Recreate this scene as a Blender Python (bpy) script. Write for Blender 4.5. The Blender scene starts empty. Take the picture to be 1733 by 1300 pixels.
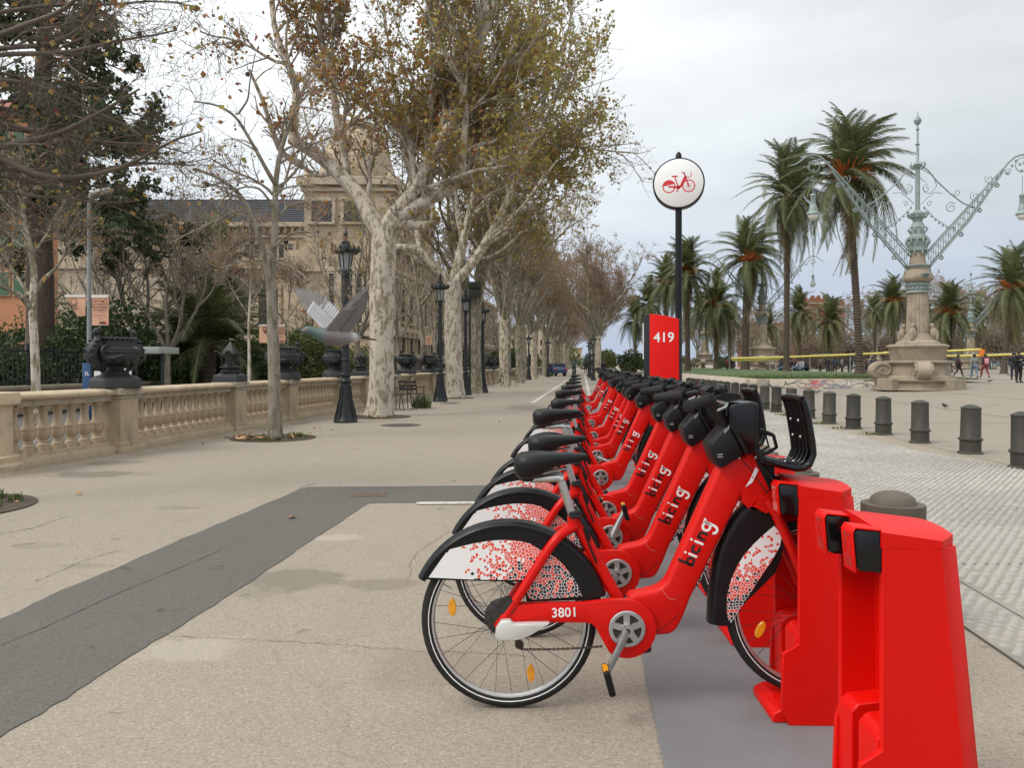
import bpy, bmesh, math, random
import numpy as np
from mathutils import Vector, Matrix

# ---------------------------------------------------------------- camera, sky, sun, exposure
sc = bpy.context.scene
COL = sc.collection
F, HOR, CH, CX = 1302.0, 617.0, 1.28, 866.5      # focal length and horizon row of the photo (px), camera height (m)
cam = bpy.data.objects.new('camera', bpy.data.cameras.new('camera'))
COL.objects.link(cam); sc.camera = cam
cam.location = (0, 0, CH); cam.rotation_euler = (math.pi / 2, 0, 0)
cam.data.sensor_fit = 'HORIZONTAL'; cam.data.sensor_width = 36
cam.data.lens = F / 1733 * 36
cam.data.shift_x = 0.0
cam.data.shift_y = -(650 - HOR) / 1733
cam.data.clip_end = 3000; cam.data.clip_start = 0.05

SUN_EL, SUN_AZ = 50.0, -120.0     # degrees; azimuth from +Y towards +X
w = bpy.data.worlds.new('World'); sc.world = w; w.use_nodes = True
nt = w.node_tree; nt.nodes.clear()
def nd(t, typ, **kw):
    n = t.nodes.new(typ)
    for k, v in kw.items():
        if k.startswith('i_'):
            key = k[2:]
            n.inputs[int(key) if key.isdigit() else key.replace('_', ' ')].default_value = v
        else: setattr(n, k, v)
    return n
def lk(t, a, b): t.links.new(a, b)
out = nd(nt, 'ShaderNodeOutputWorld'); bg = nd(nt, 'ShaderNodeBackground'); bg.inputs['Strength'].default_value = 0.1
sky = nd(nt, 'ShaderNodeTexSky', sky_type='NISHITA', sun_disc=False)
sky.sun_elevation = math.radians(SUN_EL); sky.sun_rotation = math.radians(SUN_AZ)
sky.air_density = 1.0; sky.dust_density = 2.0
tc = nd(nt, 'ShaderNodeTexCoord'); sep = nd(nt, 'ShaderNodeSeparateXYZ'); lk(nt, tc.outputs['Generated'], sep.inputs[0])
# cloud layer: pale above, blue-grey near the horizon (an overcast sky is brightest overhead), soft streaks
rz = nd(nt, 'ShaderNodeValToRGB'); lk(nt, sep.outputs['Z'], rz.inputs[0])
el = rz.color_ramp.elements
el[0].position = 0.0; el[0].color = (4.1, 4.75, 6.0, 1)
el[1].position = 1.0; el[1].color = (11.5, 11.9, 12.2, 1)
for p_, c_ in ((0.09, (4.7, 5.3, 6.4, 1)), (0.19, (6.3, 6.8, 7.2, 1)), (0.33, (7.4, 7.75, 7.85, 1)), (0.6, (9.1, 9.5, 9.6, 1))):
    e = el.new(p_); e.color = c_
mp = nd(nt, 'ShaderNodeMapping'); mp.inputs['Scale'].default_value = (1.5, 1.5, 5.0); lk(nt, tc.outputs['Generated'], mp.inputs[0])
nz = nd(nt, 'ShaderNodeTexNoise', i_Scale=1.4, i_Detail=6.0, i_Roughness=0.55); lk(nt, mp.outputs[0], nz.inputs['Vector'])
rn = nd(nt, 'ShaderNodeMapRange'); rn.inputs[1].default_value = 0.3; rn.inputs[2].default_value = 0.7; rn.inputs[3].default_value = 0.84; rn.inputs[4].default_value = 1.13
lk(nt, nz.outputs['Fac'], rn.inputs[0])
# the cloud thins towards the left (west), where the sky is whiter
rl = nd(nt, 'ShaderNodeMapRange'); rl.inputs[1].default_value = 0.35; rl.inputs[2].default_value = -0.6; rl.inputs[3].default_value = 0.94; rl.inputs[4].default_value = 1.5
lk(nt, sep.outputs['X'], rl.inputs[0])
m1 = nd(nt, 'ShaderNodeMath', operation='MULTIPLY'); lk(nt, rn.outputs[0], m1.inputs[0]); lk(nt, rl.outputs[0], m1.inputs[1])
vm = nd(nt, 'ShaderNodeVectorMath', operation='SCALE'); lk(nt, rz.outputs[0], vm.inputs[0]); lk(nt, m1.outputs[0], vm.inputs['Scale'])
mx = nd(nt, 'ShaderNodeMix', data_type='RGBA'); mx.inputs[0].default_value = 0.93
lk(nt, sky.outputs[0], mx.inputs[6]); lk(nt, vm.outputs[0], mx.inputs[7])
lk(nt, mx.outputs[2], bg.inputs[0]); lk(nt, bg.outputs[0], out.inputs[0])

sun = bpy.data.objects.new('sun', bpy.data.lights.new('sun', 'SUN')); COL.objects.link(sun)
sun.data.energy = 1.3; sun.data.angle = math.radians(22); sun.data.color = (1.0, 0.93, 0.83)
_e, _a = math.radians(SUN_EL), math.radians(SUN_AZ)
sdir = Vector((math.sin(_a) * math.cos(_e), math.cos(_a) * math.cos(_e), math.sin(_e)))
sun.rotation_euler = (-sdir).to_track_quat('-Z', 'Y').to_euler(); sun.location = (-20, -20, 40)

sc.view_settings.view_transform = 'Standard'; sc.view_settings.look = 'None'
sc.view_settings.exposure = 0.32; sc.view_settings.gamma = 1.0; sc.view_settings.use_curve_mapping = False
sc.render.engine = 'CYCLES'
sc.cycles.use_denoising = True
sc.cycles.max_bounces = 6; sc.cycles.diffuse_bounces = 3; sc.cycles.glossy_bounces = 3
sc.cycles.transparent_max_bounces = 8

# ---------------------------------------------------------------- helpers
RNG = random.Random(11)
NR = np.random.default_rng(5)
def smooth(t): t = min(1.0, max(0.0, t)); return t * t * (3 - 2 * t)
def gz(x, y):                         # the plaza on the right rises gently
    return 0.3 * smooth((x - 0.09 * y - 13) / 9)
def P(px, py, Y): return Vector(((px - CX) * Y / F, Y, CH - (py - HOR) * Y / F))
def G(px, py):                        # photo pixel -> point on the ground
    z = 0.0
    for _ in range(12):
        Y = (CH - z) * F / max(2.0, py - HOR); X = (px - CX) * Y / F; z = 0.5 * z + 0.5 * gz(X, Y)
    return Vector((X, Y, z))

class MB:
    def __init__(s): s.v = []; s.f = []; s.m = []; s.X = Matrix.Identity(4)
    def add(s, vs, fs, m=0):
        o = len(s.v); X = s.X
        s.v += [tuple(X @ Vector(p)) for p in vs]
        s.f += [tuple(i + o for i in f) for f in fs]; s.m += [m] * len(fs)
        return s
    def box(s, c, d, m=0, taper=1.0, rz=0.0):
        x, y, z = c; a, b, h = d[0] / 2, d[1] / 2, d[2] / 2
        k = taper; co, si = math.cos(rz), math.sin(rz)
        pts = [(-a, -b, -h), (a, -b, -h), (a, b, -h), (-a, b, -h), (-a * k, -b * k, h), (a * k, -b * k, h), (a * k, b * k, h), (-a * k, b * k, h)]
        return s.add([(x + p * co - q * si, y + p * si + q * co, z + r) for p, q, r in pts],
                     [(0, 3, 2, 1), (4, 5, 6, 7), (0, 1, 5, 4), (1, 2, 6, 5), (2, 3, 7, 6), (3, 0, 4, 7)], m)
    def tube(s, pts, r, n=8, m=0, cap=True, sq=1.0):
        pts = [Vector(p) for p in pts]; k = len(pts)
        if not hasattr(r, '__len__'): r = [r] * k
        t = (pts[1] - pts[0]).normalized()
        a = t.orthogonal().normalized(); vs = []
        for i, p in enumerate(pts):
            t2 = ((pts[min(i + 1, k - 1)] - pts[i]).normalized() + (pts[i] - pts[max(i - 1, 0)]).normalized())
            t2 = t2.normalized() if t2.length > 1e-6 else t
            a = (a - t2 * a.dot(t2))
            a = a.normalized() if a.length > 1e-6 else t2.orthogonal().normalized()
            b = t2.cross(a)
            for j in range(n):
                w_ = 2 * math.pi * j / n
                vs.append(p + a * (r[i] * math.cos(w_)) + b * (r[i] * sq * math.sin(w_)))
        fs = [(i * n + j, i * n + (j + 1) % n, (i + 1) * n + (j + 1) % n, (i + 1) * n + j) for i in range(k - 1) for j in range(n)]
        if cap: fs += [tuple(range(n))[::-1], tuple((k - 1) * n + j for j in range(n))]
        return s.add(vs, fs, m)
    def lathe(s, prof, n=16, c=(0, 0, 0), m=0, axis='z', sx=1.0, sy=1.0, close=True, ph=0.0):
        vs = []; k = len(prof)
        for r, h in prof:
            for j in range(n):
                w_ = 2 * math.pi * (j + ph) / n; x, y = r * math.cos(w_) * sx, r * math.sin(w_) * sy
                if axis == 'z': q = (x, y, h)
                elif axis == 'y': q = (x, h, y)
                else: q = (h, x, y)
                vs.append((c[0] + q[0], c[1] + q[1], c[2] + q[2]))
        fs = [(i * n + j, i * n + (j + 1) % n, (i + 1) * n + (j + 1) % n, (i + 1) * n + j) for i in range(k - 1) for j in range(n)]
        if close: fs += [tuple(range(n))[::-1], tuple((k - 1) * n + j for j in range(n))]
        if axis == 'y': fs = [f[::-1] for f in fs]
        return s.add(vs, fs, m)
    def prism(s, ol, lo, hi, m=0, plane='xz'):
        # ol: outline in the plane; extruded along the remaining axis
        ar = sum(ol[i][0] * ol[(i + 1) % len(ol)][1] - ol[(i + 1) % len(ol)][0] * ol[i][1] for i in range(len(ol)))
        if ar < 0: ol = ol[::-1]
        if plane == 'xz': f3 = lambda a, b, t: (a, t, b)
        elif plane == 'xy': f3 = lambda a, b, t: (a, b, t)
        else: f3 = lambda a, b, t: (t, a, b)
        n = len(ol); vs = [f3(a, b, lo) for a, b in ol] + [f3(a, b, hi) for a, b in ol]
        fs = [tuple(range(n)), tuple(range(2 * n - 1, n - 1, -1))] + [(j, n + j, n + (j + 1) % n, (j + 1) % n) for j in range(n)]
        if plane == 'xy' or plane == 'yz': fs = [f[::-1] for f in fs]
        return s.add(vs, fs, m)
    def ball(s, c, r, n=10, k=6, m=0, sz=1.0, sx=1.0, sy=1.0):
        pr = [(max(1e-4, r * math.sin(math.pi * i / k)), -r * sz * math.cos(math.pi * i / k)) for i in range(k + 1)]
        return s.lathe(pr, n, c, m, sx=sx, sy=sy, close=False)
    def mesh(s, name, mats, ang=35, bevel=0.0, seg=2):
        me = bpy.data.meshes.new(name); me.from_pydata(s.v, [], s.f)
        for mm in (mats if isinstance(mats, (list, tuple)) else [mats]): me.materials.append(mm)
        if any(s.m): me.polygons.foreach_set('material_index', s.m)
        if bevel > 0:
            bm = bmesh.new(); bm.from_mesh(me)
            bmesh.ops.remove_doubles(bm, verts=bm.verts, dist=1e-5)
            ed = [e for e in bm.edges if len(e.link_faces) == 2 and e.calc_face_angle(0) > math.radians(28)]
            bmesh.ops.bevel(bm, geom=ed, offset=bevel, segments=seg, profile=0.5, affect='EDGES', clamp_overlap=True)
            bm.to_mesh(me); bm.free()
        if ang:
            me.polygons.foreach_set('use_smooth', [True] * len(me.polygons))
            me.set_sharp_from_angle(angle=math.radians(ang))
        me.update(); return me
    def build(s, name, mats, parent=None, loc=None, ang=35, bevel=0.0, seg=2):
        return link(name, s.mesh(name, mats, ang, bevel, seg), parent, loc)
def link(name, data, parent=None, loc=None):
    o = bpy.data.objects.new(name, data); COL.objects.link(o)
    if parent is not None: o.parent = parent
    if loc is not None: o.location = loc
    return o
def tag(o, label=None, cat=None, group=None, kind=None):
    if label: o['label'] = label
    if cat: o['category'] = cat
    if group: o['group'] = group
    if kind: o['kind'] = kind
    return o
def thing(name, label, cat, loc=(0, 0, 0), rz=0.0, group=None):
    o = bpy.data.objects.new(name, None); COL.objects.link(o); o.empty_display_size = 0.1
    o.location = loc; o.rotation_euler = (0, 0, rz)
    return tag(o, label, cat, group)
def kids(o): return [c for c in o.children]
def dup(o, loc=None, rz=None, label=None, parent=None, scale=None):
    c = o.copy(); COL.objects.link(c)
    if parent is not None: c.parent = parent
    if loc is not None: c.location = loc
    if rz is not None: c.rotation_euler = (c.rotation_euler[0], c.rotation_euler[1], rz)
    if scale is not None: c.scale = (scale,) * 3 if not hasattr(scale, '__len__') else scale
    if label: c['label'] = label
    for ch in kids(o): dup(ch, parent=c)
    return c
def npmesh(name, V, Q, mats, smooth_=True, mi=None):
    V = np.asarray(V, dtype=np.float32).reshape(-1, 3); Q = np.asarray(Q, dtype=np.int32); k = Q.shape[1]
    me = bpy.data.meshes.new(name)
    me.vertices.add(len(V)); me.vertices.foreach_set('co', V.ravel())
    me.loops.add(Q.size); me.loops.foreach_set('vertex_index', Q.ravel())
    me.polygons.add(len(Q)); me.polygons.foreach_set('loop_start', np.arange(0, Q.size, k, dtype=np.int32))
    me.polygons.foreach_set('use_smooth', np.full(len(Q), smooth_))
    for mm in (mats if isinstance(mats, (list, tuple)) else [mats]): me.materials.append(mm)
    if mi is not None: me.polygons.foreach_set('material_index', np.asarray(mi, dtype=np.int32))
    me.update(calc_edges=True); return me
def sheet(name, pts, z, mat, kind='structure', label=None):
    b = MB(); b.add([(p[0], p[1], z + gz(p[0], p[1])) for p in pts], [tuple(range(len(pts)))]); 
    me = b.mesh(name, mat, 0)
    if len(me.polygons) and me.polygons[0].normal.z < 0: me.flip_normals()
    o = link(name, me); return tag(o, label, kind=kind)

# ---------------------------------------------------------------- materials
def newmat(name):
    m = bpy.data.materials.new(name); m.use_nodes = True; t = m.node_tree
    return m, t, t.nodes['Principled BSDF']
def ramp(t, src, stops, interp='LINEAR'):
    r = nd(t, 'ShaderNodeValToRGB'); r.color_ramp.interpolation = interp; e = r.color_ramp.elements
    e[0].position, e[0].color = stops[0][0], (*stops[0][1], 1); e[1].position, e[1].color = stops[-1][0], (*stops[-1][1], 1)
    for p_, c_ in stops[1:-1]:
        x = e.new(p_); x.color = (*c_, 1)
    lk(t, src, r.inputs[0]); return r.outputs[0]
def noise(t, scale, detail=4, rough=0.6, vec=None, stretch=None):
    n = nd(t, 'ShaderNodeTexNoise', i_Scale=scale, i_Detail=detail, i_Roughness=rough)
    c = nd(t, 'ShaderNodeTexCoord')
    if stretch:
        mpn = nd(t, 'ShaderNodeMapping'); mpn.inputs['Scale'].default_value = stretch
        lk(t, c.outputs['Object'], mpn.inputs[0]); lk(t, mpn.outputs[0], n.inputs['Vector'])
    else: lk(t, c.outputs['Object'], n.inputs['Vector'])
    return n.outputs['Fac']
def mixc(t, fac, a, b, mode='MIX'):
    m = nd(t, 'ShaderNodeMix', data_type='RGBA', blend_type=mode)
    for sck, v in ((0, fac), (6, a), (7, b)):
        if hasattr(v, 'links') or hasattr(v, 'is_linked'): lk(t, v, m.inputs[sck])
        else: m.inputs[sck].default_value = v if sck == 0 else (*v, 1)
    return m.outputs[2]
def bump(t, bs, src, strength=0.3, dist=0.01):
    b = nd(t, 'ShaderNodeBump', i_Strength=strength, i_Distance=dist); lk(t, src, b.inputs['Height']); lk(t, b.outputs[0], bs.inputs['Normal'])
def M(name, col, rough=0.5, metal=0.0, var=0.15, vs=6.0, bmp=0.0, bs_=40.0, rvar=0.1, coat=0.0, stretch=None, dirt=None, spec=None):
    m, t, b = newmat(name)
    if spec is not None: b.inputs['Specular IOR Level'].default_value = spec
    n = noise(t, vs, 5, 0.62, stretch=stretch)
    c = ramp(t, n, [(0.25, tuple(x * (1 - var) for x in col)), (0.75, tuple(min(1, x * (1 + var)) for x in col))])
    if dirt:
        n2 = noise(t, dirt[1], 6, 0.7, stretch=dirt[4] if len(dirt) > 4 else None); f = ramp(t, n2, [(dirt[2], (0, 0, 0)), (dirt[2] + 0.15, (1, 1, 1))])
        mm = nd(t, 'ShaderNodeMath', operation='MULTIPLY'); mm.inputs[1].default_value = dirt[3]; lk(t, f, mm.inputs[0])
        c = mixc(t, mm.outputs[0], c, dirt[0])
    lk(t, c, b.inputs['Base Color']); b.inputs['Metallic'].default_value = metal
    r = nd(t, 'ShaderNodeMapRange'); r.inputs[3].default_value = max(0.02, rough - rvar); r.inputs[4].default_value = min(1, rough + rvar)
    lk(t, noise(t, vs * 2.3, 3), r.inputs[0]); lk(t, r.outputs[0], b.inputs['Roughness'])
    if coat: b.inputs['Coat Weight'].default_value = coat; b.inputs['Coat Roughness'].default_value = 0.12
    if bmp: bump(t, b, noise(t, bs_, 4), bmp, 0.01)
    return m
def leafmat(name, cols, rough=0.55, trans=0.0, sat=1.0):
    m, t, b = newmat(name)
    g = nd(t, 'ShaderNodeNewGeometry')
    st = [(i / max(1, len(cols) - 1), c) for i, c in enumerate(cols)]
    c = ramp(t, g.outputs['Random Per Island'], st)
    lk(t, c, b.inputs['Base Color']); b.inputs['Roughness'].default_value = rough
    b.inputs['Specular IOR Level'].default_value = 0.3
    if trans > 0:
        tr = nd(t, 'ShaderNodeBsdfTranslucent'); lk(t, c, tr.inputs[0]); ms = nd(t, 'ShaderNodeMixShader'); ms.inputs[0].default_value = trans
        o_ = [n for n in t.nodes if n.type == 'OUTPUT_MATERIAL'][0]; lk(t, b.outputs[0], ms.inputs[1]); lk(t, tr.outputs[0], ms.inputs[2]); lk(t, ms.outputs[0], o_.inputs[0])
    return m

def asphalt(name, base, speck=0.5, stain=True, crack=True):
    m, t, b = newmat(name)
    big = noise(t, 0.22, 5, 0.6); mid = noise(t, 1.7, 6, 0.65); fine = noise(t, 75, 4, 0.75)
    c = ramp(t, big, [(0.3, tuple(x * 0.9 for x in base)), (0.7, tuple(x * 1.08 for x in base))])
    c = mixc(t, 0.55, c, ramp(t, mid, [(0.3, tuple(x * 0.8 for x in base)), (0.7, tuple(x * 1.15 for x in base))]))
    c = mixc(t, 0.46, c, ramp(t, fine, [(0.3, tuple(x * 0.45 for x in base)), (0.5, base), (0.72, tuple(min(1, x * 1.5) for x in base))]))
    v = nd(t, 'ShaderNodeTexVoronoi', i_Scale=130.0); tcn = nd(t, 'ShaderNodeTexCoord'); lk(t, tcn.outputs['Object'], v.inputs['Vector'])
    s2 = nd(t, 'ShaderNodeSeparateColor'); lk(t, v.outputs['Color'], s2.inputs[0])
    c = mixc(t, speck * 0.5, c, ramp(t, s2.outputs[0], [(0.0, tuple(x * 0.3 for x in base)), (0.3, base), (0.75, base), (1.0, tuple(min(1, x * 1.9) for x in base))]))
    if stain:
        f = ramp(t, noise(t, 0.75, 5, 0.6, stretch=(1.0, 1.3, 1)), [(0.66, (0, 0, 0)), (0.74, (1, 1, 1))])
        k = nd(t, 'ShaderNodeMath', operation='MULTIPLY'); k.inputs[1].default_value = 0.4; lk(t, f, k.inputs[0])
        c = mixc(t, k.outputs[0], c, tuple(x * 0.55 for x in base))
        f = ramp(t, noise(t, 3.6, 4, 0.55, stretch=(1.0, 1.0, 1)), [(0.67, (0, 0, 0)), (0.7, (1, 1, 1))])   # dropped gum, small dark spots
        k = nd(t, 'ShaderNodeMath', operation='MULTIPLY'); k.inputs[1].default_value = 0.45; lk(t, f, k.inputs[0])
        c = mixc(t, k.outputs[0], c, tuple(x * 0.4 for x in base))
        f = ramp(t, noise(t, 1.1, 7, 0.75, stretch=(1.6, 1.0, 1)), [(0.68, (0, 0, 0)), (0.8, (1, 1, 1))])
        k = nd(t, 'ShaderNodeMath', operation='MULTIPLY'); k.inputs[1].default_value = 0.5; lk(t, f, k.inputs[0])
        c = mixc(t, k.outputs[0], c, tuple(min(1, x * 1.55) for x in base))
    if crack:
        vc = nd(t, 'ShaderNodeTexVoronoi', feature='DISTANCE_TO_EDGE', i_Scale=0.28); 
        nzz = nd(t, 'ShaderNodeTexNoise', i_Scale=1.5, i_Detail=5.0); lk(t, tcn.outputs['Object'], nzz.inputs['Vector'])
        va = nd(t, 'ShaderNodeVectorMath', operation='ADD'); lk(t, tcn.outputs['Object'], va.inputs[0]); lk(t, nzz.outputs['Color'], va.inputs[1])
        lk(t, va.outputs[0], vc.inputs['Vector'])
        f = ramp(t, vc.outputs['Distance'], [(0.0, (1, 1, 1)), (0.004, (0, 0, 0))])
        k = nd(t, 'ShaderNodeMath', operation='MULTIPLY'); k.inputs[1].default_value = 0.16; lk(t, f, k.inputs[0])
        c = mixc(t, k.outputs[0], c, tuple(x * 0.35 for x in base))
    lk(t, c, b.inputs['Base Color']); b.inputs['Roughness'].default_value = 0.9; b.inputs['Specular IOR Level'].default_value = 0.25
    bump(t, b, fine, 0.35, 0.006)
    return m

MT = {}
MT['asphalt'] = asphalt('pale_asphalt', (0.305, 0.262, 0.208), 0.6)
MT['dark_asphalt'] = asphalt('dark_asphalt', (0.124, 0.114, 0.1), 0.5, True, False)
MT['plaza'] = asphalt('plaza_paving', (0.285, 0.248, 0.197), 0.3, True, True)
MT['street'] = asphalt('street_asphalt', (0.13, 0.12, 0.108), 0.3, False, False)
MT['mat'] = M('docking_mat_grey', (0.175, 0.18, 0.185), 0.6, 0, 0.1, 3, 0.1, 120, dirt=((0.26, 0.25, 0.23), 5, 0.62, 0.5))
MT['red'] = M('red_paint', (0.60, 0.006, 0.003), 0.38, 0, 0.05, 3, 0.03, 300, spec=0.22, dirt=((0.42, 0.03, 0.02), 9, 0.62, 0.35))
MT['dock_red'] = M('red_dock_plastic', (0.66, 0.005, 0.002), 0.42, 0, 0.06, 2.0, 0.05, 160, spec=0.2, dirt=((0.5, 0.025, 0.018), 4, 0.6, 0.4))
MT['blackp'] = M('black_plastic', (0.007, 0.007, 0.008), 0.36, 0, 0.3, 20, 0.05, 200, spec=0.28)
MT['blackg'] = M('black_gloss', (0.004, 0.004, 0.005), 0.17, 0, 0.2, 20, spec=0.4)
MT['saddle'] = M('saddle_black', (0.009, 0.009, 0.009), 0.42, 0, 0.25, 15, 0.06, 250, spec=0.3)
MT['rubber'] = M('tyre_rubber', (0.022, 0.021, 0.02), 0.75, 0, 0.3, 12, 0.1, 90, spec=0.2, dirt=((0.09, 0.08, 0.068), 14, 0.6, 0.5))
MT['white'] = M('white_print', (0.8, 0.79, 0.77), 0.4, 0, 0.03)
MT['black_print'] = M('black_print', (0.01, 0.01, 0.01), 0.45, 0, 0.1)
MT['silver'] = M('silver_metal', (0.52, 0.52, 0.51), 0.3, 0.9, 0.15, 12, rvar=0.12)
MT['alu'] = M('aluminium_rim', (0.55, 0.55, 0.54), 0.38, 0.75, 0.1, 10)
MT['motor'] = M('motor_cover_silver', (0.62, 0.61, 0.58), 0.4, 0.25, 0.1, 14)
MT['steel_dark'] = M('dark_steel', (0.05, 0.047, 0.043), 0.45, 0.6, 0.3, 25)
MT['chain'] = M('chain_steel', (0.075, 0.06, 0.045), 0.5, 0.7, 0.4, 60)
MT['amber'] = M('amber_reflector', (0.75, 0.3, 0.01), 0.25, 0, 0.15, 30, coat=0.5)
MT['iron'] = M('black_cast_iron', (0.017, 0.019, 0.021), 0.5, 0.2, 0.3, 8, 0.15, 60)
MT['urn'] = M('dark_grey_painted_iron', (0.03, 0.031, 0.031), 0.55, 0.1, 0.25, 7, 0.2, 50, dirt=((0.07, 0.065, 0.055), 6, 0.62, 0.5))
MT['bollard'] = M('weathered_iron', (0.054, 0.051, 0.042), 0.6, 0.15, 0.3, 5, 0.2, 45, stretch=(3, 3, 0.7), dirt=((0.11, 0.1, 0.08), 4, 0.6, 0.5))
_m = MT['bollard']; _t = _m.node_tree; _b = _t.nodes['Principled BSDF']; _src = _b.inputs['Base Color'].links[0].from_socket; _oi = nd(_t, 'ShaderNodeObjectInfo')
lk(_t, mixc(_t, 1.0, _src, ramp(_t, _oi.outputs['Random'], [(0, (.62, .6, .56)), (1, (1.25, 1.22, 1.15))]), 'MULTIPLY'), _b.inputs['Base Color'])
MT['bollard_brown'] = M('weathered_brown_iron', (0.105, 0.085, 0.062), 0.7, 0.0, 0.3, 5, 0.2, 45, dirt=((0.17, 0.15, 0.12), 6, 0.6, 0.5))
MT['stone'] = M('sandstone_balustrade', (0.43, 0.335, 0.225), 0.85, 0, 0.14, 2.2, 0.35, 70, dirt=((0.19, 0.155, 0.11), 3.2, 0.53, 0.65, (2.2, 2.2, .35)))
MT['stone_cap'] = M('pale_sandstone_cap', (0.52, 0.41, 0.28), 0.85, 0, 0.12, 3, 0.3, 60, dirt=((0.24, 0.21, 0.165), 4.5, 0.52, 0.65))
MT['stone_grey'] = M('grey_stone_cap', (0.33, 0.285, 0.215), 0.88, 0, 0.25, 7, 0.4, 60, dirt=((0.17, 0.15, 0.12), 9, 0.55, 0.7))
MT['kerb'] = M('kerb_stone', (0.3, 0.25, 0.18), 0.9, 0, 0.2, 2, 0.3, 50, dirt=((0.15, 0.125, 0.09), 1.5, 0.55, 0.5))
MT['ped'] = M('pedestal_stone', (0.33, 0.27, 0.2), 0.88, 0, 0.18, 1.4, 0.3, 20, dirt=((0.2, 0.165, 0.125), 1.6, 0.5, 0.7))
MT['verd'] = M('verdigris_iron', (0.25, 0.305, 0.29), 0.55, 0.1, 0.25, 3.0, 0.15, 30, dirt=((0.15, 0.2, 0.19), 4, 0.58, 0.5))
MT['glass_globe'] = M('milky_glass', (0.72, 0.7, 0.65), 0.2, 0, 0.08)
MT['glass'] = M('window_glass', (0.028, 0.025, 0.023), 0.25, 0, 0.3, 0.6)
MT['glass_pale'] = M('painted_reflection_pane', (0.3, 0.33, 0.34), 0.1, 0, 0.25, 0.8)  # pale copy of the window glass, reflection painted into its base colour
MT['lamp_glass'] = M('lantern_glass', (0.3, 0.32, 0.33), 0.12, 0, 0.2, 3)
MT['wood_brown'] = M('brown_window_frame', (0.075, 0.04, 0.028), 0.6, 0, 0.2)
MT['yellow'] = M('yellow_tube', (0.72, 0.6, 0.13), 0.5, 0, 0.12, 1.0)
MT['galv'] = M('galvanised_steel', (0.33, 0.35, 0.35), 0.5, 0.4, 0.15, 5)
MT['grey_pole'] = M('grey_green_pole', (0.24, 0.26, 0.25), 0.5, 0.2, 0.12, 4)
MT['banner'] = M('salmon_banner', (0.72, 0.4, 0.26), 0.7, 0, 0.1, 3)
MT['banner_white'] = M('banner_hem', (0.75, 0.71, 0.66), 0.7, 0, 0.05)
MT['banner_ink'] = M('banner_ink', (0.12, 0.055, 0.045), 0.7, 0, 0.2)
MT['blue'] = M('blue_panel', (0.012, 0.065, 0.16), 0.35, 0, 0.15, 2)
MT['grass'] = leafmat('grass_blades', [(0.05, 0.08, 0.02), (0.075, 0.115, 0.03), (0.115, 0.13, 0.045)])
MT['grass_base'] = M('grass_turf', (0.07, 0.105, 0.033), 0.95, 0, 0.35, 2.5, 0.5, 25)
MT['soil'] = M('tree_pit_soil', (0.075, 0.052, 0.035), 0.95, 0, 0.35, 9, 0.6, 50)
MT['graf'] = M('battered_concrete_kerb', (0.42, 0.36, 0.28), 0.88, 0, 0.15, 0.8, 0.2, 20, dirt=((0.27, 0.225, 0.18), 1.1, 0.55, 0.5))
MT['paint_black'] = M('black_spray_paint', (0.05, 0.048, 0.055), 0.6)
MT['paint_red'] = M('red_spray_paint', (0.45, 0.07, 0.09), 0.6)
MT['paint_blue'] = M('blue_grey_spray_paint', (0.13, 0.16, 0.24), 0.6)
MT['road_white'] = M('worn_white_road_paint', (0.55, 0.52, 0.46), 0.8, 0, 0.1, 8, dirt=((0.34, 0.3, 0.24), 11, 0.46, 0.8))
MT['palm_trunk'] = M('palm_trunk_bark', (0.085, 0.062, 0.043), 0.9, 0, 0.4, 3.5, 0.8, 9, stretch=(2, 2, 5))
MT['fruit'] = M('orange_palm_stalks', (0.62, 0.17, 0.03), 0.6, 0, 0.3, 5)
MT['palm_leaf'] = leafmat('palm_leaflets', [(0.05, 0.075, 0.03), (0.095, 0.125, 0.045), (0.17, 0.175, 0.07), (0.08, 0.105, 0.042), (0.2, 0.185, 0.085)], trans=0.3)
MT['palm_rib'] = M('palm_rib', (0.16, 0.15, 0.07), 0.6)
MT['palm_dry'] = leafmat('dry_palm_leaflets', [(0.192, 0.138, 0.072), (0.132, 0.102, 0.054), (0.240, 0.180, 0.096)], trans=0.2)
MT['twig'] = M('brown_twigs', (0.32, 0.245, 0.19), 0.9, 0, 0.3, 2)
MT['twig_dark'] = M('dark_grey_brown_twigs', (0.125, 0.1, 0.077), 0.9, 0, 0.3, 2)
MT['twig_grey'] = M('grey_brown_twigs', (0.235, 0.195, 0.15), 0.9, 0, 0.3, 2)
MT['leaf_olive'] = leafmat('olive_yellow_leaves', [(0.2, 0.12, 0.045), (0.3, 0.26, 0.075), (0.44, 0.37, 0.11), (0.25, 0.26, 0.075), (0.38, 0.27, 0.07), (0.52, 0.43, 0.14)], trans=0.5)
MT['leaf_brown'] = leafmat('rust_brown_leaves', [(0.234, 0.078, 0.039), (0.390, 0.160, 0.062), (0.293, 0.195, 0.055), (0.468, 0.302, 0.078), (0.195, 0.098, 0.051)], trans=0.35)
MT['leaf_far'] = leafmat('far_brown_leaves', [(0.257, 0.149, 0.088), (0.338, 0.209, 0.121), (0.284, 0.196, 0.095)], trans=0.35)
MT['thicket'] = leafmat('thicket_twigs', [(0.2, 0.145, 0.11), (0.27, 0.2, 0.15), (0.23, 0.18, 0.12), (0.17, 0.14, 0.09)], trans=0.3)
MT['leaf_dark'] = leafmat('dark_green_leaves', [(0.031, 0.060, 0.022), (0.060, 0.094, 0.031), (0.089, 0.122, 0.040), (0.043, 0.071, 0.035)], trans=0.25)
MT['leaf_mid'] = leafmat('mid_green_leaves', [(0.051, 0.086, 0.029), (0.101, 0.137, 0.043), (0.144, 0.151, 0.051), (0.201, 0.172, 0.051)], trans=0.3)
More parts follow.
